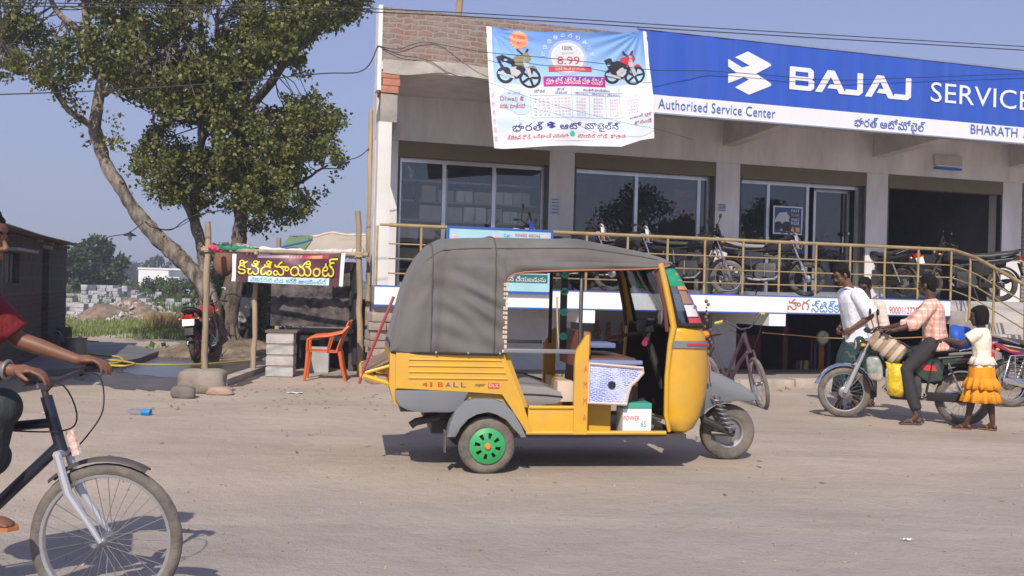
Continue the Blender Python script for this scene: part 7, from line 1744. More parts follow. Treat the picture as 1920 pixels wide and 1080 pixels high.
q = MB(); q.tube([tarp(lerp(.3, 1, t), .93) + Vector((0, 0, .02)) for t in [i / 16 for i in range(17)]], [.022 + .006 * sin(i * 2.3) for i in range(17)], 8); q.xf(inv).build('torn_hem', cloth('pale_hem', (.55, .50, .46)), tp)
for u, Y in ((520, 17.9), (690, 17.9)):
    q = MB(); pole(q, (at(u, 600, Y).x, Y, 0), at(u + 3, 446, Y), .045, .04, int(u)); stb(q, 'pole', BAMBOO)
# black board wall with smeared soot
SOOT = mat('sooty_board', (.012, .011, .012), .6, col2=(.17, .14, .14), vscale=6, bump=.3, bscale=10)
a, b = at(509, 535, 16.6), at(672, 615, 16.6)
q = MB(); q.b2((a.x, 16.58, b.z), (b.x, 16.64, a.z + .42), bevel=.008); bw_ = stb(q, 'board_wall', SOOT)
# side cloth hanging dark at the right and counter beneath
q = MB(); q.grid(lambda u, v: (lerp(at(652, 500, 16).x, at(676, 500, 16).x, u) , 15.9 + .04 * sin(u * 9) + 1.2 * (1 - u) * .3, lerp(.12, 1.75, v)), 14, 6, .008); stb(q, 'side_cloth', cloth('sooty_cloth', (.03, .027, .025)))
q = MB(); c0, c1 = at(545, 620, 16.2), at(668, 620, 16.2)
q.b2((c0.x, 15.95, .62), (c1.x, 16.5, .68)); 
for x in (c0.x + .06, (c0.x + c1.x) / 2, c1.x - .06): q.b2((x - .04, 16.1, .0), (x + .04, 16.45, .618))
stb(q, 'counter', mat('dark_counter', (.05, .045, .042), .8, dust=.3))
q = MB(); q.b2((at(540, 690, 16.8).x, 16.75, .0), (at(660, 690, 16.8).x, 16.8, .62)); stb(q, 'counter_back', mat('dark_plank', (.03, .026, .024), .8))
# grey block leaning under the counter
p_ = gnd(600, 700, 0); o = empty('concrete_block', (at(601, 690, 16.0).x, 15.85, 0), .1, 'single grey block standing under the stall counter behind the orange chair', 'block')
q = MB(); q.b2((-.16, -.1, 0), (.16, .1, .40), bevel=.012); q.build('block', mat('pale_block', (.40, .40, .40), .9, var=.15, bump=.4), o)
# pier of grey blocks
p_ = gnd(521, 707); o = empty('block_pier', (p_.x, p_.y + .2, 0), radians(6), 'short pier of grey concrete blocks with thick mortar at the front of the stall', 'pier')
rr = random.Random(3); z = 0
for k in range(4):
    q = MB(); q.box((.0 + rr.uniform(-.008, .008), .0, z + .075), (.40, .42, .135), RZ(rr.uniform(-.02, .02)), bevel=.01); q.build('course', mat('ash_block_%s' % 'abcd'[k], (.42 + .03 * (k % 2), .42, .41), .92, var=.16, vscale=6, bump=.5, bscale=24), o)
    z += .142
    q = MB(); q.box((0, 0, z + .008), (.385, .40, .035), bevel=.006); q.build('mortar_bed', mat('mortar_bed_%s' % 'abcd'[k], (.32, .27, .22), .95, var=.2, bump=.5), o); z += .022
q = MB(); q.box((.01, .02, z + .02), (.47, .46, .035), bevel=.006); q.build('top_slab', mat('dark_slab', (.10, .095, .09), .7, dust=.4), o)
# printed banner of the stall
SBN = empty('stall_banner', (sa.x, 14.9, 0), 0, 'printed Telugu banner with fat yellow letters tied under the stall beam', 'banner')
CB = [(436, 476), (648, 474), (642, 537), (434, 527)]
def stbn(p, q_, l=0.0):
    u = lerp(lerp(CB[0][0], CB[1][0], p), lerp(CB[3][0], CB[2][0], p), q_); v = lerp(lerp(CB[0][1], CB[1][1], p), lerp(CB[3][1], CB[2][1], p), q_) + 2.2 * sin(pi * p) * (1 if q_ < .5 else .6)
    P = at(u, v, 14.9); w = .018 * sin(5 * p + 3 * q_) + .012 * sin(14 * p - 6 * q_) * (1 - q_ * .4); return (P.x - sa.x, w - l, P.z)
def sgrid(name, p0, p1, q0, q1, nu, nv, l, m):
    vs = [stbn(lerp(p0, p1, i / nu), lerp(q0, q1, j / nv), l) for i in range(nu + 1) for j in range(nv + 1)]
    fs = [(i * (nv + 1) + j, i * (nv + 1) + j + 1, (i + 1) * (nv + 1) + j + 1, (i + 1) * (nv + 1) + j) for i in range(nu) for j in range(nv)]
    me = bpy.data.meshes.new(name); me.from_pydata(vs, [], fs); me.materials.append(m); me.polygons.foreach_set('use_smooth', [True] * len(me.polygons)); return link_mesh(name, me, SBN)
sgrid('sheet', 0, 1, 0, 1, 60, 16, 0, mat('banner_dark_print', (.05, .018, .03), .4, col2=(.16, .05, .075), vscale=2.4, stretch=(1, 1, 1)))
for a_, b_ in ((0, .034), (.966, 1)): sgrid('white_edge', a_, b_, 0, 1, 2, 16, .003, IW)
for a_, b_, c_, d_, m_ in ((.50, .86, .03, .17, mat('print_crimson', (.36, .05, .08), .4)), (.22, .62, .03, .12, mat('print_dusty_rose', (.40, .28, .33), .4)), (.66, .8, .06, .15, IO)): sgrid('printed_patch', a_, b_, c_, d_, 14, 3, .003, m_)
sgrid('white_strip', .15, .875, .76, .985, 30, 3, .004, mat('strip_pale_blue', (.62, .74, .80), .4))
tx = lambda body, m, p0, p1, q0, q1, off, l: text_obj('printed_lettering', body, m, SBN, lambda x, y: stbn(x, q1 - y, l), p0, p1, 0, q1 - q0, offset=off, res=2)
tx('కిచిడిపాయింట్', BLACK, .04, .95, .13, .77, .075, .006); tx('కిచిడిపాయింట్', mat('print_yellow', (.78, .66, .06), .4), .05, .94, .16, .73, .048, .010)
tx('చికెన్స్టీ బీడ కర్రీ జాయింట్స్', mat('print_turquoise', (.04, .38, .58), .4), .17, .855, .80, .955, .012, .008)
# sack hanging behind the banner
q = MB(); q.ball((0, 0, 0), (.18, .12, .24), 14); c_ = at(420, 492, 16.4); o = q.build('hanging_sack', mat('dusty_sack', (.20, .10, .06), .9, var=.2), None); o.location = c_; tag(o, 'brown sack hanging from the stall beam beside the banner', 'sack')

# ---------------------------------------------------------------- orange plastic chair
p_ = gnd(606, 713)
CH = empty('plastic_chair', (p_.x, p_.y + .12, 0), radians(187), 'orange moulded plastic armchair standing in front of the stall', 'chair')
ORA = mat('orange_plastic', (.66, .13, .03), .42, dust=.15, dcol=(.5, .25, .15))
q = MB()
def seatf(u, v): x, y = lerp(-.22, .24, u), lerp(-.22, .22, v); return (x, y, .42 + .015 * u - .018 * cos((v - .5) * pi) * sin(pi * u))
q.grid(seatf, 14, 14, .014); q.build('seat', ORA, CH, smooth=60)
q = MB()
def backf(u, v):
    y = lerp(-.235, .235, u); z = lerp(.42, .86 + .03 * sin(pi * u), v); w = 1 - .10 * v; return (-.21 - .16 * v ** 1.2 + .05 * abs(2 * u - 1) ** 2, y * w, z)
for k in range(7):
    u0, u1 = k / 7 + (.018 if k else 0), (k + 1) / 7 - (.018 if k < 6 else 0); q.grid(lambda u, v: backf(lerp(u0, u1, u), lerp(.12, .80, v)), 2, 10, .014)
q.grid(lambda u, v: backf(u, lerp(.78, 1, v)), 16, 4, .018); q.grid(lambda u, v: backf(u, lerp(0, .14, v)), 16, 3, .018); q.build('backrest', ORA, CH, smooth=60)
for s in (-1, 1):
    q = MB(); q.tube([(-.33, s * .23, .80), (-.24, s * .265, .70), (-.05, s * .27, .655), (.16, s * .26, .635), (.235, s * .255, .60), (.245, s * .25, .50), (.24, s * .235, .42)], [.034, .036, .038, .038, .036, .038, .042], 8, flat=.6); q.tube([(-.04, s * .25, .43), (-.10, s * .265, .65)], .032, 8, flat=.5); q.build('armrest', ORA, CH, smooth=60)
    q = MB(); q.tube([(.235, s * .225, .43), (.25, s * .24, .22), (.275, s * .255, 0)], [.050, .042, .034], 8, flat=.6); q.build('leg', ORA, CH)
    q = MB(); q.tube([(-.215, s * .22, .43), (-.25, s * .235, .22), (-.31, s * .25, 0)], [.052, .044, .034], 8, flat=.6); q.build('leg', ORA, CH)

# ---------------------------------------------------------------- stones, bottle, bucket, hoses, litter
def boulder(label, u, v, r, m, seed, name='boulder', cat='stone'):
    p = gnd(u, v); rr = random.Random(seed); q = MB(); bmesh.ops.create_icosphere(q.bm, subdivisions=4, radius=1)
    ph = [(Vector((rr.uniform(-3, 3), rr.uniform(-3, 3), rr.uniform(-3, 3))), rr.uniform(0, 6)) for _ in range(7)]
    for vv in q.bm.verts:
        c = vv.co; d = 1 + .06 * sum(sin(k.dot(c) + p_) for k, p_ in ph) / 2
        for n_ in (Vector((.6, -.7, .4)), Vector((-.8, -.4, .5)), Vector((.1, .2, 1)), Vector((.9, .3, .2))):
            h = c.dot(n_.normalized())
            if h > .72: d *= .72 / h * .35 + .65
        d *= (abs(c.x) ** 3.2 + abs(c.y) ** 3.2 + abs(c.z) ** 3.2) ** (-1 / 3.2) * .92; d *= 1 + .02 * sin(c.x * 21 + c.z * 9) * sin(c.y * 17 + 2)
        vv.co = Vector((c.x * r[0], c.y * r[1], c.z * r[2])) * d
    o = q.build(name, m, None, smooth=60); o.location = (p.x, p.y + r[1] * .6, r[2] * .72); return tag(o, label, cat, 'stones at the foot of the stall pole')
STONE = mat('grey_boulder', (.24, .205, .17), .92, var=.25, vscale=3, bump=.7, bscale=18, dust=.4)
boulder('big grey boulder against the foot of the left stall pole', 372, 738, (.36, .26, .20), STONE, 1)
boulder('low dark stone left of the big boulder', 340, 747, (.17, .13, .09), mat('dark_stone', (.15, .135, .12), .9, bump=.6, bscale=20, var=.2), 2)
boulder('flat pinkish stone right of the big boulder', 408, 741, (.19, .11, .065), mat('pink_stone', (.36, .24, .19), .9, bump=.5, bscale=20, var=.2), 3)
p_ = gnd(262, 778)
PETM = glass('clear_plastic', (.90, .93, .95), .05)
o = empty('water_bottle', (p_.x, p_.y, .032), radians(172), 'empty clear water bottle with blue label lying on the road', 'bottle')
q = MB(); q.lathe([(0, -.12), (.028, -.12), (.032, -.10), (.030, -.02), (.032, .02), (.032, .08), (.014, .12), (.012, .135)], RY(pi / 2) @ T(0, 0, 0), 16); q.build('body', PETM, o)
q = MB(); q.lathe([(.0335, -.12), (.0345, -.115), (.0345, -.035), (.0335, -.03)], RY(pi / 2), 18); q.build('label', mat('label_blue', (.02, .22, .55), .4), o)
p_ = gnd(144, 676)
o = empty('tin_bucket', (p_.x, p_.y, .1), 0, 'small dented pale tin standing on the wet pavement near the hut', 'bucket')
q = MB(); q.lathe([(0, 0), (.13, 0), (.145, .01), (.155, .27), (.165, .275), (.165, .285), (.148, .28), (.14, .03), (0, .03)], None, 24); q.build('body', mat('pale_tin', (.36, .33, .26), .5, .3, dust=.5), o)
q = MB(); q.tube([(.15 * cos(t), .03, .28 + .10 * sin(t)) for t in [pi * i / 12 for i in range(13)]], .005, 6); q.build('handle', STEEL, o)
def hose(label, px, z, r, m, name='hose'):
    pts = [gnd(u, v, z) for u, v in px]; pts = [p + Vector((0, 0, r)) for p in pts]; q = MB(); limb(q, pts, [r] * len(pts), 1, 8)
    mid = pts[0].copy(); mid.z = 0
    o = q.xf(T(-mid)).build(name, m, None); o.location = mid; return tag(o, label, 'hose')
YH = mat('yellow_hose', (.55, .42, .04), .5, dust=.2)
hose('yellow hose lying in loose coils on the pavement edge', [(112, 668), (150, 664), (195, 668), (225, 672), (228, 680), (205, 684), (190, 681), (205, 677), (235, 680), (252, 684), (236, 688), (205, 687)], .1, .016, YH)
hose('thin black pipe curving down from the field to the wet ground', [(140, 622), (150, 634), (165, 641), (185, 643)], .0, .02, WIRE)
hose('yellow thin hose trailing over the wet ground to the red motorcycle', [(250, 683), (290, 684), (340, 684), (400, 682), (470, 676)], .012, .008, YH)
for k, (u, v, w, lab, c_) in enumerate([(553, 738, .10, 'torn white paper strip lying in front of the stall', (.75, .74, .74)), (92, 777, .07, 'scrap of white plastic on the road near the cyclist', (.75, .76, .78)), (1165, 769, .05, 'small white scrap near the kerb behind the rickshaw', (.72, .7, .68)), (1700, 1015, .03, 'tiny pale paper scrap on the road at the lower right', (.68, .66, .62))]):
    p_ = gnd(u, v); q = MB(); rr = random.Random(k); q.grid(lambda a, b: ((a - .5) * w * 2 + .01 * sin(b * 6), (b - .5) * w * .7, .006 + .012 * abs(sin(a * 5 + b * 3 + k))), 8, 5, .001)
    o = q.build('litter', mat('litter_paper', c_, .7), None); o.location = p_; tag(o, lab, 'litter', 'litter on the ground')
# green leaves dropped near the red motorcycle
q = MB(); rr = random.Random(4)
p_ = gnd(303, 660)
o = link_mesh('leafy_twig', leaf_mesh('leafy_twig', [(Vector((.15 * k - .2, .03 * k, .06)), .12, 9) for k in range(4)], .16, leaf_mat('fresh_leaf', (.12, .22, .05), (.25, .35, .08)), 5)); o.location = p_; tag(o, 'broken leafy twig lying at the pavement corner', 'twig')

# ---------------------------------------------------------------- hut at the left
ha, hb_ = Vector((-8.68, 19.4, 0)), Vector((-6.05, 10.9, 0)); hd_ = (hb_ - ha).normalized(); HL = (hb_ - ha).length; hn_ = Vector((hd_.y, -hd_.x, 0)) * 1
if hn_.x > 0: hn_ = -hn_                                              # points into the hut
HUT = empty('block_hut', ha, atan2(hd_.y, hd_.x), 'dark unplastered block and brick hut with thin sheet roof at the left edge', 'hut')
HW = 4.5; HZ = 2.0; sgy = 1 if Vector((-hd_.y, hd_.x, 0)).dot(hn_) > 0 else -1
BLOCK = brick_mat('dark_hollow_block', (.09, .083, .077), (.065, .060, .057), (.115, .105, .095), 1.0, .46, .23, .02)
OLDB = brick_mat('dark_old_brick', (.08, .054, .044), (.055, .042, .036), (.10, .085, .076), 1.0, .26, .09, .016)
def hbx(name, m, boxes, bevel=0):
    q = MB()
    for (x0, x1, y0, y1, z0, z1) in boxes: q.b2((x0, sgy * y0, z0), (x1, sgy * y1, z1), bevel)
    return q.build(name, m, HUT)
tdoor = 3.05
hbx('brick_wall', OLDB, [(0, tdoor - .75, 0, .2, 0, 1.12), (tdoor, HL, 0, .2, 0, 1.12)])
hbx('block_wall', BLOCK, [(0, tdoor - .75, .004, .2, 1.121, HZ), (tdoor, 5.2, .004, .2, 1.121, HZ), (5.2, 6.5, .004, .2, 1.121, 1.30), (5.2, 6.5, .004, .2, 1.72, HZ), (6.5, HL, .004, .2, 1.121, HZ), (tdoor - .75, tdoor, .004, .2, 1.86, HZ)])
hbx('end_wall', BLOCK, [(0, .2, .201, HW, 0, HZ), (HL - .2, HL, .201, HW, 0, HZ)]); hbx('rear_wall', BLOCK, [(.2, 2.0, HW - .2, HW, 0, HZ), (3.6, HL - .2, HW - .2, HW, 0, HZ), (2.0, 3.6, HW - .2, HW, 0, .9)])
hbx('lintel', CONC, [(tdoor - .9, tdoor + .15, -.03, .0, 1.87, 1.93)]); hbx('window_ledge', mat('pale_ledge', (.30, .28, .27), .8), [(5.0, 6.7, -.22, .0, 1.74, 1.78)])
q = MB(); q.b2((5.22, sgy * .08, 1.30), (6.48, sgy * .1, 1.72)); q.build('window', mat('dark_window', (.02, .02, .022), .3), HUT)
q = MB()
for x in (5.5, 5.85, 6.2): q.b2((x - .012, sgy * .05, 1.31), (x + .012, sgy * .07, 1.71))
q.build('window_bar', STEEL, HUT)
q = MB(); q.grid(lambda u, v: (lerp(-.28, HL + .2, u), sgy * lerp(-.22, HW + .2, v), HZ + .03 + .012 * sin(v * 70) + .03 * v + .008 * sin(u * 9)), 30, 90, .01); q.build('sheet_roof', mat('weathered_roof_sheet', (.34, .26, .20), .8, dust=.4, var=.15), HUT)
q = MB()
for x in (.2, 1.1, 2.4, 3.6): q.box((x, sgy * -.02, HZ - .02), (.16, .10, .05), bevel=.01)
q.build('rafter_end', BAMBOO, HUT)
# dark drums and rags heaped at the hut corner
for k, (u, v, r, h, lab, c_) in enumerate([(112, 662, .20, .48, 'dark drum standing at the hut corner', (.035, .033, .036)), (92, 668, .22, .40, 'dark blue tub standing left of the drum at the hut wall', (.03, .035, .06)), (124, 668, .14, .26, 'low black can in front of the drum at the hut corner', (.02, .02, .02))]):
    p_ = gnd(u, v); o = empty('drum', p_ + Vector((0, 0, .0)), 0, lab, 'drum', 'drums by the hut'); q = MB(); q.lathe([(0, 0), (r * .92, 0), (r, .03), (r * 1.02, h * .35), (r, h * .5), (r * 1.03, h * .65), (r, h - .03), (r * .96, h), (r * .9, h - .02), (0, h - .03)], None, 24); q.build('body', mat('drum_paint', c_, .6, dust=.4), o)
    q = MB(); q.tube([(r * .9 * cos(t), .0, h + .07 * sin(t)) for t in [pi * i / 10 for i in range(11)]], .008, 6); q.build('handle', STEEL, o)

# ---------------------------------------------------------------- stacks of blocks, the white house
LBL = mat('pale_cement_block', (.40, .40, .41), .9, var=.35, vscale=.9, bump=.2)
G_ST = 'stacks of cement blocks beyond the field'
stacks = [(135, 590, 37, 1.3, .75, 'low stack of pale blocks just right of the hut wall'), (170, 583, 39, 1.5, .95, 'stepped block stack left of the rubble heap'), (205, 578, 42, 1.6, 1.05, 'tall block stack behind the rubble heap, left of centre'), (196, 560, 52, 1.9, 1.75, 'highest block stack, rising behind the others'), (238, 577, 43, 1.5, .95, 'block stack directly behind the rubble heap'),
          (268, 580, 41, 1.3, .95, 'block stack right of the rubble heap with ragged top'), (297, 578, 42, 1.4, .9, 'pale block stack below the white house'), (325, 576, 43, 1.5, .85, 'block stack near the leaning trunk, left one'), (350, 574, 45, 1.4, .8, 'block stack close beside the leaning trunk'), (155, 566, 50, 2.2, 1.05, 'long block stack behind the stepped one'), (262, 560, 54, 2.4, 1.1, 'long low stack farther back in the middle'), (312, 558, 56, 2.6, 1.0, 'long low stack farther back toward the white house'), (228, 556, 60, 2.2, 1.2, 'far stack between the high stack and the middle one')]
for k, (u, v, Y, w, h, lab) in enumerate(stacks):
    rr = random.Random(k + 40); q = MB(); bwid, bh = .36, .15; nx = int(w / bwid) + 1; nz = max(2, int(h * .66 / bh))
    for d in range(3):
        for i in range(nx):
            top = nz - rr.randint(0, 2) + (1 if rr.random() < .15 else 0)
            for j in range(max(1, top)):
                if rr.random() < .04: continue
                q.box(((i - nx / 2) * bwid + rr.uniform(-.03, .03), d * .42 + rr.uniform(-.03, .03), (j + .5) * bh), (bwid * rr.uniform(.8, .95), .38, bh * .95), RZ(rr.uniform(-.15, .15)))
    o = q.build('block_stack', LBL, None, smooth=0); X_ = at(u, v, Y); o.location = (X_.x, Y, 0); o.rotation_euler.z = rr.uniform(-.5, .2); tag(o, lab, 'block stack', G_ST)
wx0, wx1 = at(261, 520, 132).x, at(336, 520, 132).x
WH = empty('white_house', ((wx0 + wx1) / 2, 132, 0), radians(8), 'flat roofed white house far across the field', 'house')
w = wx1 - wx0
q = MB(); q.b2((-w / 2, 0, 0), (w * .22, 6, 2.75)); q.b2((w * .22, 1.6, 0), (w / 2, 6, 2.75)); q.build('wall', mat('bright_whitewash', (.82, .82, .84), .8), WH)
q = MB(); q.b2((-w / 2 - .1, -.1, 2.751), (w / 2 + .25, 6.1, 2.98)); q.build('roof', mat('white_parapet', (.78, .78, .80), .8), WH)
q = MB(); q.b2((w * .22, -.02, 1.7), (w * .5, 1.59, 1.85)); q.b2((w * .46, 0, 0), (w * .5, .2, 1.69)); q.build('porch', mat('porch_white', (.75, .75, .78), .8), WH)
for x in (w * .30, w * .40): q = MB(); q.b2((x - .25, 1.56, .6), (x + .25, 1.61, 1.6)); q.build('window', mat('house_window', (.05, .06, .08), .3), WH)
q = MB(); q.cyl((w * .33, 2, 2.98), (w * .33, 2, 3.5), .55, seg=16); q.build('water_tank', mat('tank_teal', (.12, .20, .22), .6), WH)
q = MB(); q.cyl((-w * .1, 1, 2.98), (-w * .1, 1, 4.0), .05, seg=6); q.cyl((-w * .3, 1, 2.98), (-w * .3, 1, 3.5), .05, seg=6); q.build('roof_rod', STEEL, WH)

# ---------------------------------------------------------------- overhead cables, lamp
def cable(label, pts, r=.008, name='overhead_cable', group='overhead cables'):
    pts = [Vector(p) for p in pts]; out = []
    for i in range(len(pts) - 1):
        p0, p1, p2, p3 = pts[max(i - 1, 0)], pts[i], pts[i + 1], pts[min(i + 2, len(pts) - 1)]
        for k in range(8):
            t = k / 8; out.append(0.5 * ((2 * p1) + (p2 - p0) * t + (2 * p0 - 5 * p1 + 4 * p2 - p3) * t * t + (3 * p1 - p0 - 3 * p2 + p3) * t ** 3))
    out.append(pts[-1]); q = MB(); q.tube(out, r, 5); c = out[0].copy(); o = q.xf(T(-c)).build(name, WIRE, None); o.location = c; return tag(o, label, 'cable', group)
YW = lambda u: 11.5 + (u - 960) / 960 * 1.6
cable('upper of the two long cables crossing the whole sky over the tree and parapet', [at(u, v, YW(u)) for u, v in ((-700, -10), (0, 4), (345, 9), (690, 16), (1000, 31), (1300, 50), (1600, 68), (1920, 87), (2500, 120))], .006)
cable('lower of the two long cables crossing the whole sky over the tree and parapet', [at(u, v, YW(u) + .25) for u, v in ((-700, -2), (0, 10), (345, 15), (690, 22), (1000, 38), (1300, 57), (1600, 75), (1920, 94), (2500, 130))], .007)
pe = Vector(bw(-.66, OV + .02, 4.78))
cable('cable running from the left edge through the big trees to the parapet corner', [at(-600, 196, 13.2), at(0, 177, 13.4), at(220, 168, 13.5), at(430, 154, 13.7), at(600, 138, 13.9), at(680, 132, 14.0), pe], .009)
fb = lambda u, v, o=OV + .035: onplane(u, v, BO + BN * o, BN)
cable('black cable looping over the brick parapet and across the flex banner to the sign', [pe, fb(745, 92), fb(790, 79), fb(830, 84), fb(905, 97, OV + .3), fb(1000, 106, OV + .3), fb(1120, 118, OV + .3), fb(1222, 131, OV + .3), fb(1330, 133, OV + .16), fb(1430, 140, OV + .16), fb(1560, 150, OV + .16), fb(1700, 146, OV + .16), fb(1920, 138, OV + .16), fb(2100, 132, OV + .16)], .0055)
cable('short cable sagging from the parapet corner down the bricks', [pe, fb(750, 103), fb(800, 112), fb(845, 138), fb(880, 146)], .005)
cable('thin cable slanting across the lower half of the flex banner', [fb(880, 148, OV + .05), fb(918, 155, OV + .32), fb(985, 180, OV + .32), fb(1080, 208, OV + .32), fb(1180, 232, OV + .32), fb(1235, 243, OV + .1), fb(1300, 262, OV - .3)], .0025)
cable('cable dangling from the leaves to the tall thin pole at the showroom corner', [at(590, 310, 16.2), at(640, 302, 16.2), at(672, 294, 16.2), at(692, 278, 16.1)], .008)
cable('loose cable hanging between the leaning trunk and the forked stem', [at(272, 415, 17.0), at(285, 426, 16.9), at(320, 431, 17.0), at(345, 414, 17.2), at(372, 402, 17.2), at(430, 392, 17.2)], .010)
cable('second loose cable sagging lower between the two stems', [at(272, 415, 17.0), at(300, 429, 16.9), at(330, 427, 17.0), at(362, 410, 17.3)], .006)
cable('lamp cable strung from the hut roof to the leaning trunk', [Vector((-8.4, 19.0, 2.05)), at(190, 456, 17.6), at(205, 444, 17.3), at(240, 437, 17.1), at(268, 418, 17.0)], .008)
lb = at(244, 437, 17.1); o = empty('hanging_lamp', lb, 0, 'small bare bulb lamp with dark shade hanging from the cable left of the leaning trunk', 'lamp')
q = MB(); q.lathe([(.012, .03), (.02, .01), (.10, -.035), (.105, -.05), (.095, -.045), (.0, -.01)], None, 18); q.build('lamp_shade', BLACK, o)
q = MB(); q.lathe([(.0, -.13), (.022, -.122), (.033, -.095), (.026, -.06), (.016, -.02), (0, -.02)], None, 14); q.build('bulb', mat('frosted_bulb', (.75, .76, .78), .3), o)
p0 = bw(1.0, .0, 4.66); q = MB(); pole(q, (0, 0, 0), (.08, 0, 2.6), .055, .045, 3); o = q.build('roof_pole', BAMBOO, None); pt = onplane(858, 36, BO + BN * 1.5, BN); o.location = (pt.x, pt.y, 4.64); tag(o, 'weathered pole standing up behind the brick parapet', 'pole')

# ---------------------------------------------------------------- load on the ridden motorcycle (each rests on it)
def lump(name, label, cat, c, r, m, seed, M=MM, fold=.07, tilt=None, squash=3.0):
    rr = random.Random(seed); q = MB(); bmesh.ops.create_icosphere(q.bm, subdivisions=4, radius=1); ks = [(Vector((rr.uniform(-5, 5), rr.uniform(-5, 5), rr.uniform(-5, 5))), rr.uniform(0, 6)) for _ in range(8)]
    for v in q.bm.verts:
        c_ = v.co; k = (abs(c_.x) ** squash + abs(c_.y) ** squash + abs(c_.z) ** squash) ** (-1 / squash); d = k * (1 + fold * sum(sin(a.dot(c_) + p) for a, p in ks) / 3); v.co = Vector((c_.x * r[0], c_.y * r[1], c_.z * r[2])) * d
    o = q.build(name, m, None, smooth=180); o.matrix_world = M @ T(*c) @ (tilt or Matrix.Identity(4)); return tag(o, label, cat)
BURLAP = mat('burlap_weave', (.30, .20, .115), .9, col2=(.46, .34, .22), vscale=5, bump=.5, bscale=90)
s_ = lump('sack', 'brown striped sack laid over the tank of the loaded motorcycle', 'sack', (.80, .185, .85), (.205, .095, .11), BURLAP, 3, fold=.06, tilt=RY(-.65), squash=4)
for k in range(3):
    q = MB(); x = -.12 + k * .11; q.grid(lambda u, v: (x + .028 * (u - .5) * 2, .106 * abs(cos(lerp(-1.2, 1.5, v))) ** .6, .122 * sin(lerp(-1.2, 1.5, v))), 2, 10, .004); q.build('stripe', mat('sack_stripe', (.52, .42, .33), .9), s_)
rg_ = [ell((.0, 0, z), a, b, (0, 0, 1), (0, 1, 0), n=36, fold=f, ph=z * 9, kf=4) for z, a, b, f in ((-.20, .06, .03, 0), (-.195, .085, .045, .03), (-.10, .105, .065, .05), (.02, .12, .07, .06), (.10, .13, .062, .08), (.15, .14, .045, .10), (.17, .145, .03, .14), (.155, .12, .02, .1), (.05, .05, .01, 0))]
q = MB(); q.rings(rg_); o = q.build('yellow_bag', mat('yellow_polythene', (.68, .48, .02), .4, bump=.8, bscale=11, bdist=.04), None, smooth=180); o.matrix_world = MM @ T(.68, .225, .50) @ RY(-.12); tag(o, 'yellow plastic bag hanging at the engine of the loaded motorcycle', 'bag')
lump('patterned_bag', 'patterned shiny packet tied beside the tank of the loaded motorcycle', 'bag', (.93, .20, .60), (.085, .05, .14), mat('shiny_packet', (.10, .20, .16), .3, col2=(.50, .42, .38), vscale=9), 5, fold=.05, tilt=RY(.2))
lump('blue_bag', 'bright blue bag on the seat behind the rider', 'bag', (.04, .05, .99), (.125, .15, .135), mat('blue_polythene', (.02, .09, .48), .45, bump=.4, bscale=12), 6, fold=.10, squash=2.6)

# ---------------------------------------------------------------- in the basement shops
def hang(name, label, cat, u, v0, v1, w, o_, m, group=None, d=.04):
    a = bpx(u, v1, o_); b = bpx(u, v0, o_); q = MB(); q.b2((-w / 2, -d / 2, 0), (w / 2, d / 2, b.z - a.z), bevel=.006); o = q.build(name, m, None); o.matrix_world = BL @ T(a.x, a.y, a.z); return tag(o, label, cat, group)
G_PL = 'coloured boards and pipes in the basement shop'
CP = lambda n, c, r=.6: mat(n, c, r, var=.15, vscale=4)
for u, v0, v1, w, c_, lab in [(1538, 628, 722, .11, (.42, .09, .02), 'tall orange board beside the wall clock'), (1526, 632, 722, .05, (.03, .05, .22), 'narrow blue board left of the orange board'), (1519, 632, 722, .035, (.16, .02, .03), 'thin dark red board left of the blue board'), (1510, 676, 722, .09, (.38, .30, .03), 'short yellow board with red dots'), (1500, 676, 722, .05, (.20, .22, .24), 'short grey board left of the yellow board'), (1493, 676, 722, .05, (.14, .03, .04), 'short dark red board at the left of the row'), (1470, 610, 720, .10, (.10, .02, .025), 'dark red cloth strip hanging deep in the shop'), (1552, 628, 722, .06, (.035, .03, .09), 'dark violet board right of the orange board')]:
    hang('board', lab, 'board', u, v0, v1, w, -.12, CP('board_colour', c_), G_PL)
for u, v0, v1, w, c_, lab in [(1352, 612, 706, .42, (.18, .19, .24), 'pale grey printed sheet on the basement wall behind the purple bicycle'), (1402, 628, 715, .50, (.10, .016, .02), 'dark red cloth hanging in the basement behind the purple bicycle'), (1190, 640, 720, .9, (.055, .018, .016), 'maroon sheet hanging in the basement seen through the rickshaw')]:
    hang('hanging_sheet', lab, 'sheet', u, v0, v1, w, -.3, CP('sheet_colour', c_, .85), 'sheets hung in the basement shops', .012)
cl_ = bpx(1535, 632, -.02); o = empty('wall_clock', BL @ Vector((cl_.x, cl_.y - .12, cl_.z)), PHI, 'round white wall clock hanging in the basement shop opening', 'clock')
q = MB(); q.lathe([(0, .02), (.105, .02), (.12, .03), (.13, .02), (.13, -.01), (0, -.01)], RX(pi / 2), 28); q.build('case', mat('clock_case', (.35, .33, .30), .4), o)
q = MB(); q.lathe([(0, .022), (.104, .022)], RX(pi / 2), 28); q.build('dial', mat('clock_dial', (.62, .61, .57), .5), o)
q = MB(); q.tube([(0, -.026, 0), (.03, -.026, .07)], .004, 4); q.tube([(0, -.026, 0), (-.045, -.026, .02)], .005, 4); q.build('hand', BLACK, o)
rr = random.Random(17)
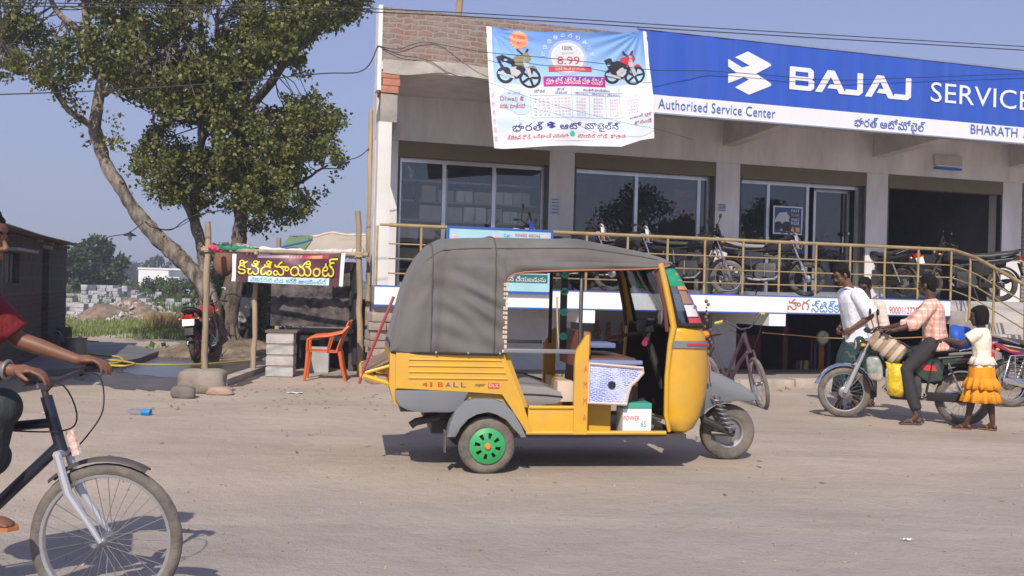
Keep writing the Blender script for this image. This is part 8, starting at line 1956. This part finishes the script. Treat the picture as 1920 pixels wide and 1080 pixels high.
for k, u in enumerate((1120, 1142, 1165, 1188, 1212)):
    a = bpx(u, 606, -.05); q = MB(); z = 0
    for i in range(12): q.ball((rr.uniform(-.03, .03), rr.uniform(-.03, .03), -i * .03), rr.uniform(.02, .05), 6)
    o = q.build('dried_garland', mat('dried_flowers', (.10, .05, .022), .9, col2=(.22, .12, .05), vscale=20), None); o.matrix_world = BL @ T(a.x, a.y, a.z); tag(o, ['dried garland at the left of the row under the slab, seen through the rickshaw', 'second dried garland from the left under the slab', 'middle dried garland under the slab', 'fourth dried garland from the left under the slab', 'rightmost dried garland under the slab, near the rickshaw door pillar'][k], 'garland', 'dried garlands under the slab')
cable('sagging orange rope strung across the basement shop opening', [bw(5.75, 1.6, .80), bw(6.4, 1.5, .76), bw(7.2, 1.5, .72), bw(8.4, 1.6, .74), bw(9.1, 1.8, .80)], .010, 'rope', 'ropes under the slab').data.materials[0] = mat('orange_rope', (.40, .20, .08), .8)
cable('pale rope end hanging from the slab edge, seen through the rickshaw', [bpx_w for bpx_w in (bw(2.10, OV + .04, 1.30), bw(2.11, OV + .05, .95), bw(2.15, OV + .04, .55), bw(2.17, OV + .04, .45))], .012, 'rope', 'ropes under the slab').data.materials[0] = ROPE
ha_ = bpx(1440, 600, OV - .1)
# ---------------------------------------------------------------- shelves and cartons in the left shop window
SH = empty('display_shelf', bw(0.1, -.55, FL), PHI, 'long shelf rack full of cartons inside the left shop window', 'shelf')
q = MB()
for z in (.0, .42, .74, 1.10, 1.42, 1.76): q.b2((-.05, 0, z), (2.45, .42, z + .03))
q.build('shelf_board', mat('shelf_grey', (.30, .31, .33), .6), SH)
for x in (-.05, .82, 1.68, 2.52): q = MB(); q.b2((x, -.012, .0), (x + .035, .0, 2.0)); q.build('upright', STEEL, SH)
CART = [mat('carton_kraft', (.46, .38, .28), .8, var=.1), mat('carton_grey', (.46, .45, .44), .8, var=.1), mat('carton_white', (.66, .65, .63), .8, var=.06)]
rr = random.Random(33); rown = ['bottom', 'second', 'third', 'fourth', 'fifth']
for r_, (z, h) in enumerate(((.03, .30), (.45, .24), (.77, .28), (1.13, .25), (1.45, .26))):
    x = .0; k = 0
    while x < 2.35:
        w_ = rr.uniform(.24, .42); hh = h * rr.uniform(.72, 1.0)
        if rr.random() < .9:
            o = empty('carton', SH.matrix_world @ Vector((x, .05, z)), PHI, 'cardboard carton, number %d from the left on the %s shelf inside the left shop window' % (k + 1, rown[r_]), 'box', 'cartons on the display shelf'); m_ = rr.choice(CART)
            q = MB(); q.b2((0, 0, 0), (w_, .32, hh), bevel=.005); q.build('body', m_, o); q = MB(); q.b2((w_ * .45, -.003, hh * .1), (w_ * .55, .3, hh + .002)); q.build('tape', CART[0], o); k += 1
        x += w_ + rr.uniform(.01, .06)
# parts lying low in the window
for k, (s_, z_0, r_, lab) in enumerate(((.25, 0, .16, 'dark helmet on the floor in the left shop window, leftmost'), (.6, 0, .15, 'dark helmet on the floor in the left shop window, beside the leftmost'))):
    o = empty('helmet', bw(s_, -.45, FL + .02), PHI, lab, 'helmet', 'helmets in the shop window'); q = MB(); q.lathe([(.0, .26), (.07, .25), (.12, .20), (.135, .13), (.125, .05), (.11, .0), (.10, .0), (.115, .06), (.12, .13), (0, .24)], None, 20); q.build('shell', BLKP, o); q = MB(); q.grid(lambda u, v: (.137 * cos(lerp(-2.6, -.5, u)), .137 * sin(lerp(-2.6, -.5, u)), lerp(.09, .17, v)), 12, 3, .004); q.build('visor', mat('helmet_visor', (.04, .045, .05), .1), o)
q = MB(); q.tube([(0, 0, .55), (0, 0, .42)], .004, 4); q.ball((0, 0, .33), (.05, .03, .09), 10); q.tube([(0, 0, .26), (0, 0, .0)], [.045, .035], 8); o = q.build('hanging_lantern', BLACK, None); a = bpx(781, 386, -.3); o.matrix_world = BL @ T(a.x, a.y, a.z); tag(o, 'dark ornament hanging inside the left pane of the left shop window', 'ornament')

# ---------------------------------------------------------------- pale haze of the far fields
HZ_ = MB(); HZ_.b2((-420, -60, -1.0), (420, 420, 45))
hm = bpy.data.materials.new('haze'); hm.use_nodes = True; hn = hm.node_tree; hn.nodes.remove(hn.nodes['Principled BSDF']); pv = hn.nodes.new('ShaderNodeVolumePrincipled'); pv.inputs['Color'].default_value = (.86, .90, 1.0, 1); pv.inputs['Density'].default_value = .0022; pv.inputs['Anisotropy'].default_value = .2
hn.links.new(pv.outputs[0], hn.nodes['Material Output'].inputs['Volume'])
USE_HAZE = True
if USE_HAZE: tag(HZ_.build('haze', hm, smooth=0), kind='stuff')

bpy.data.scenes.remove(WORK)
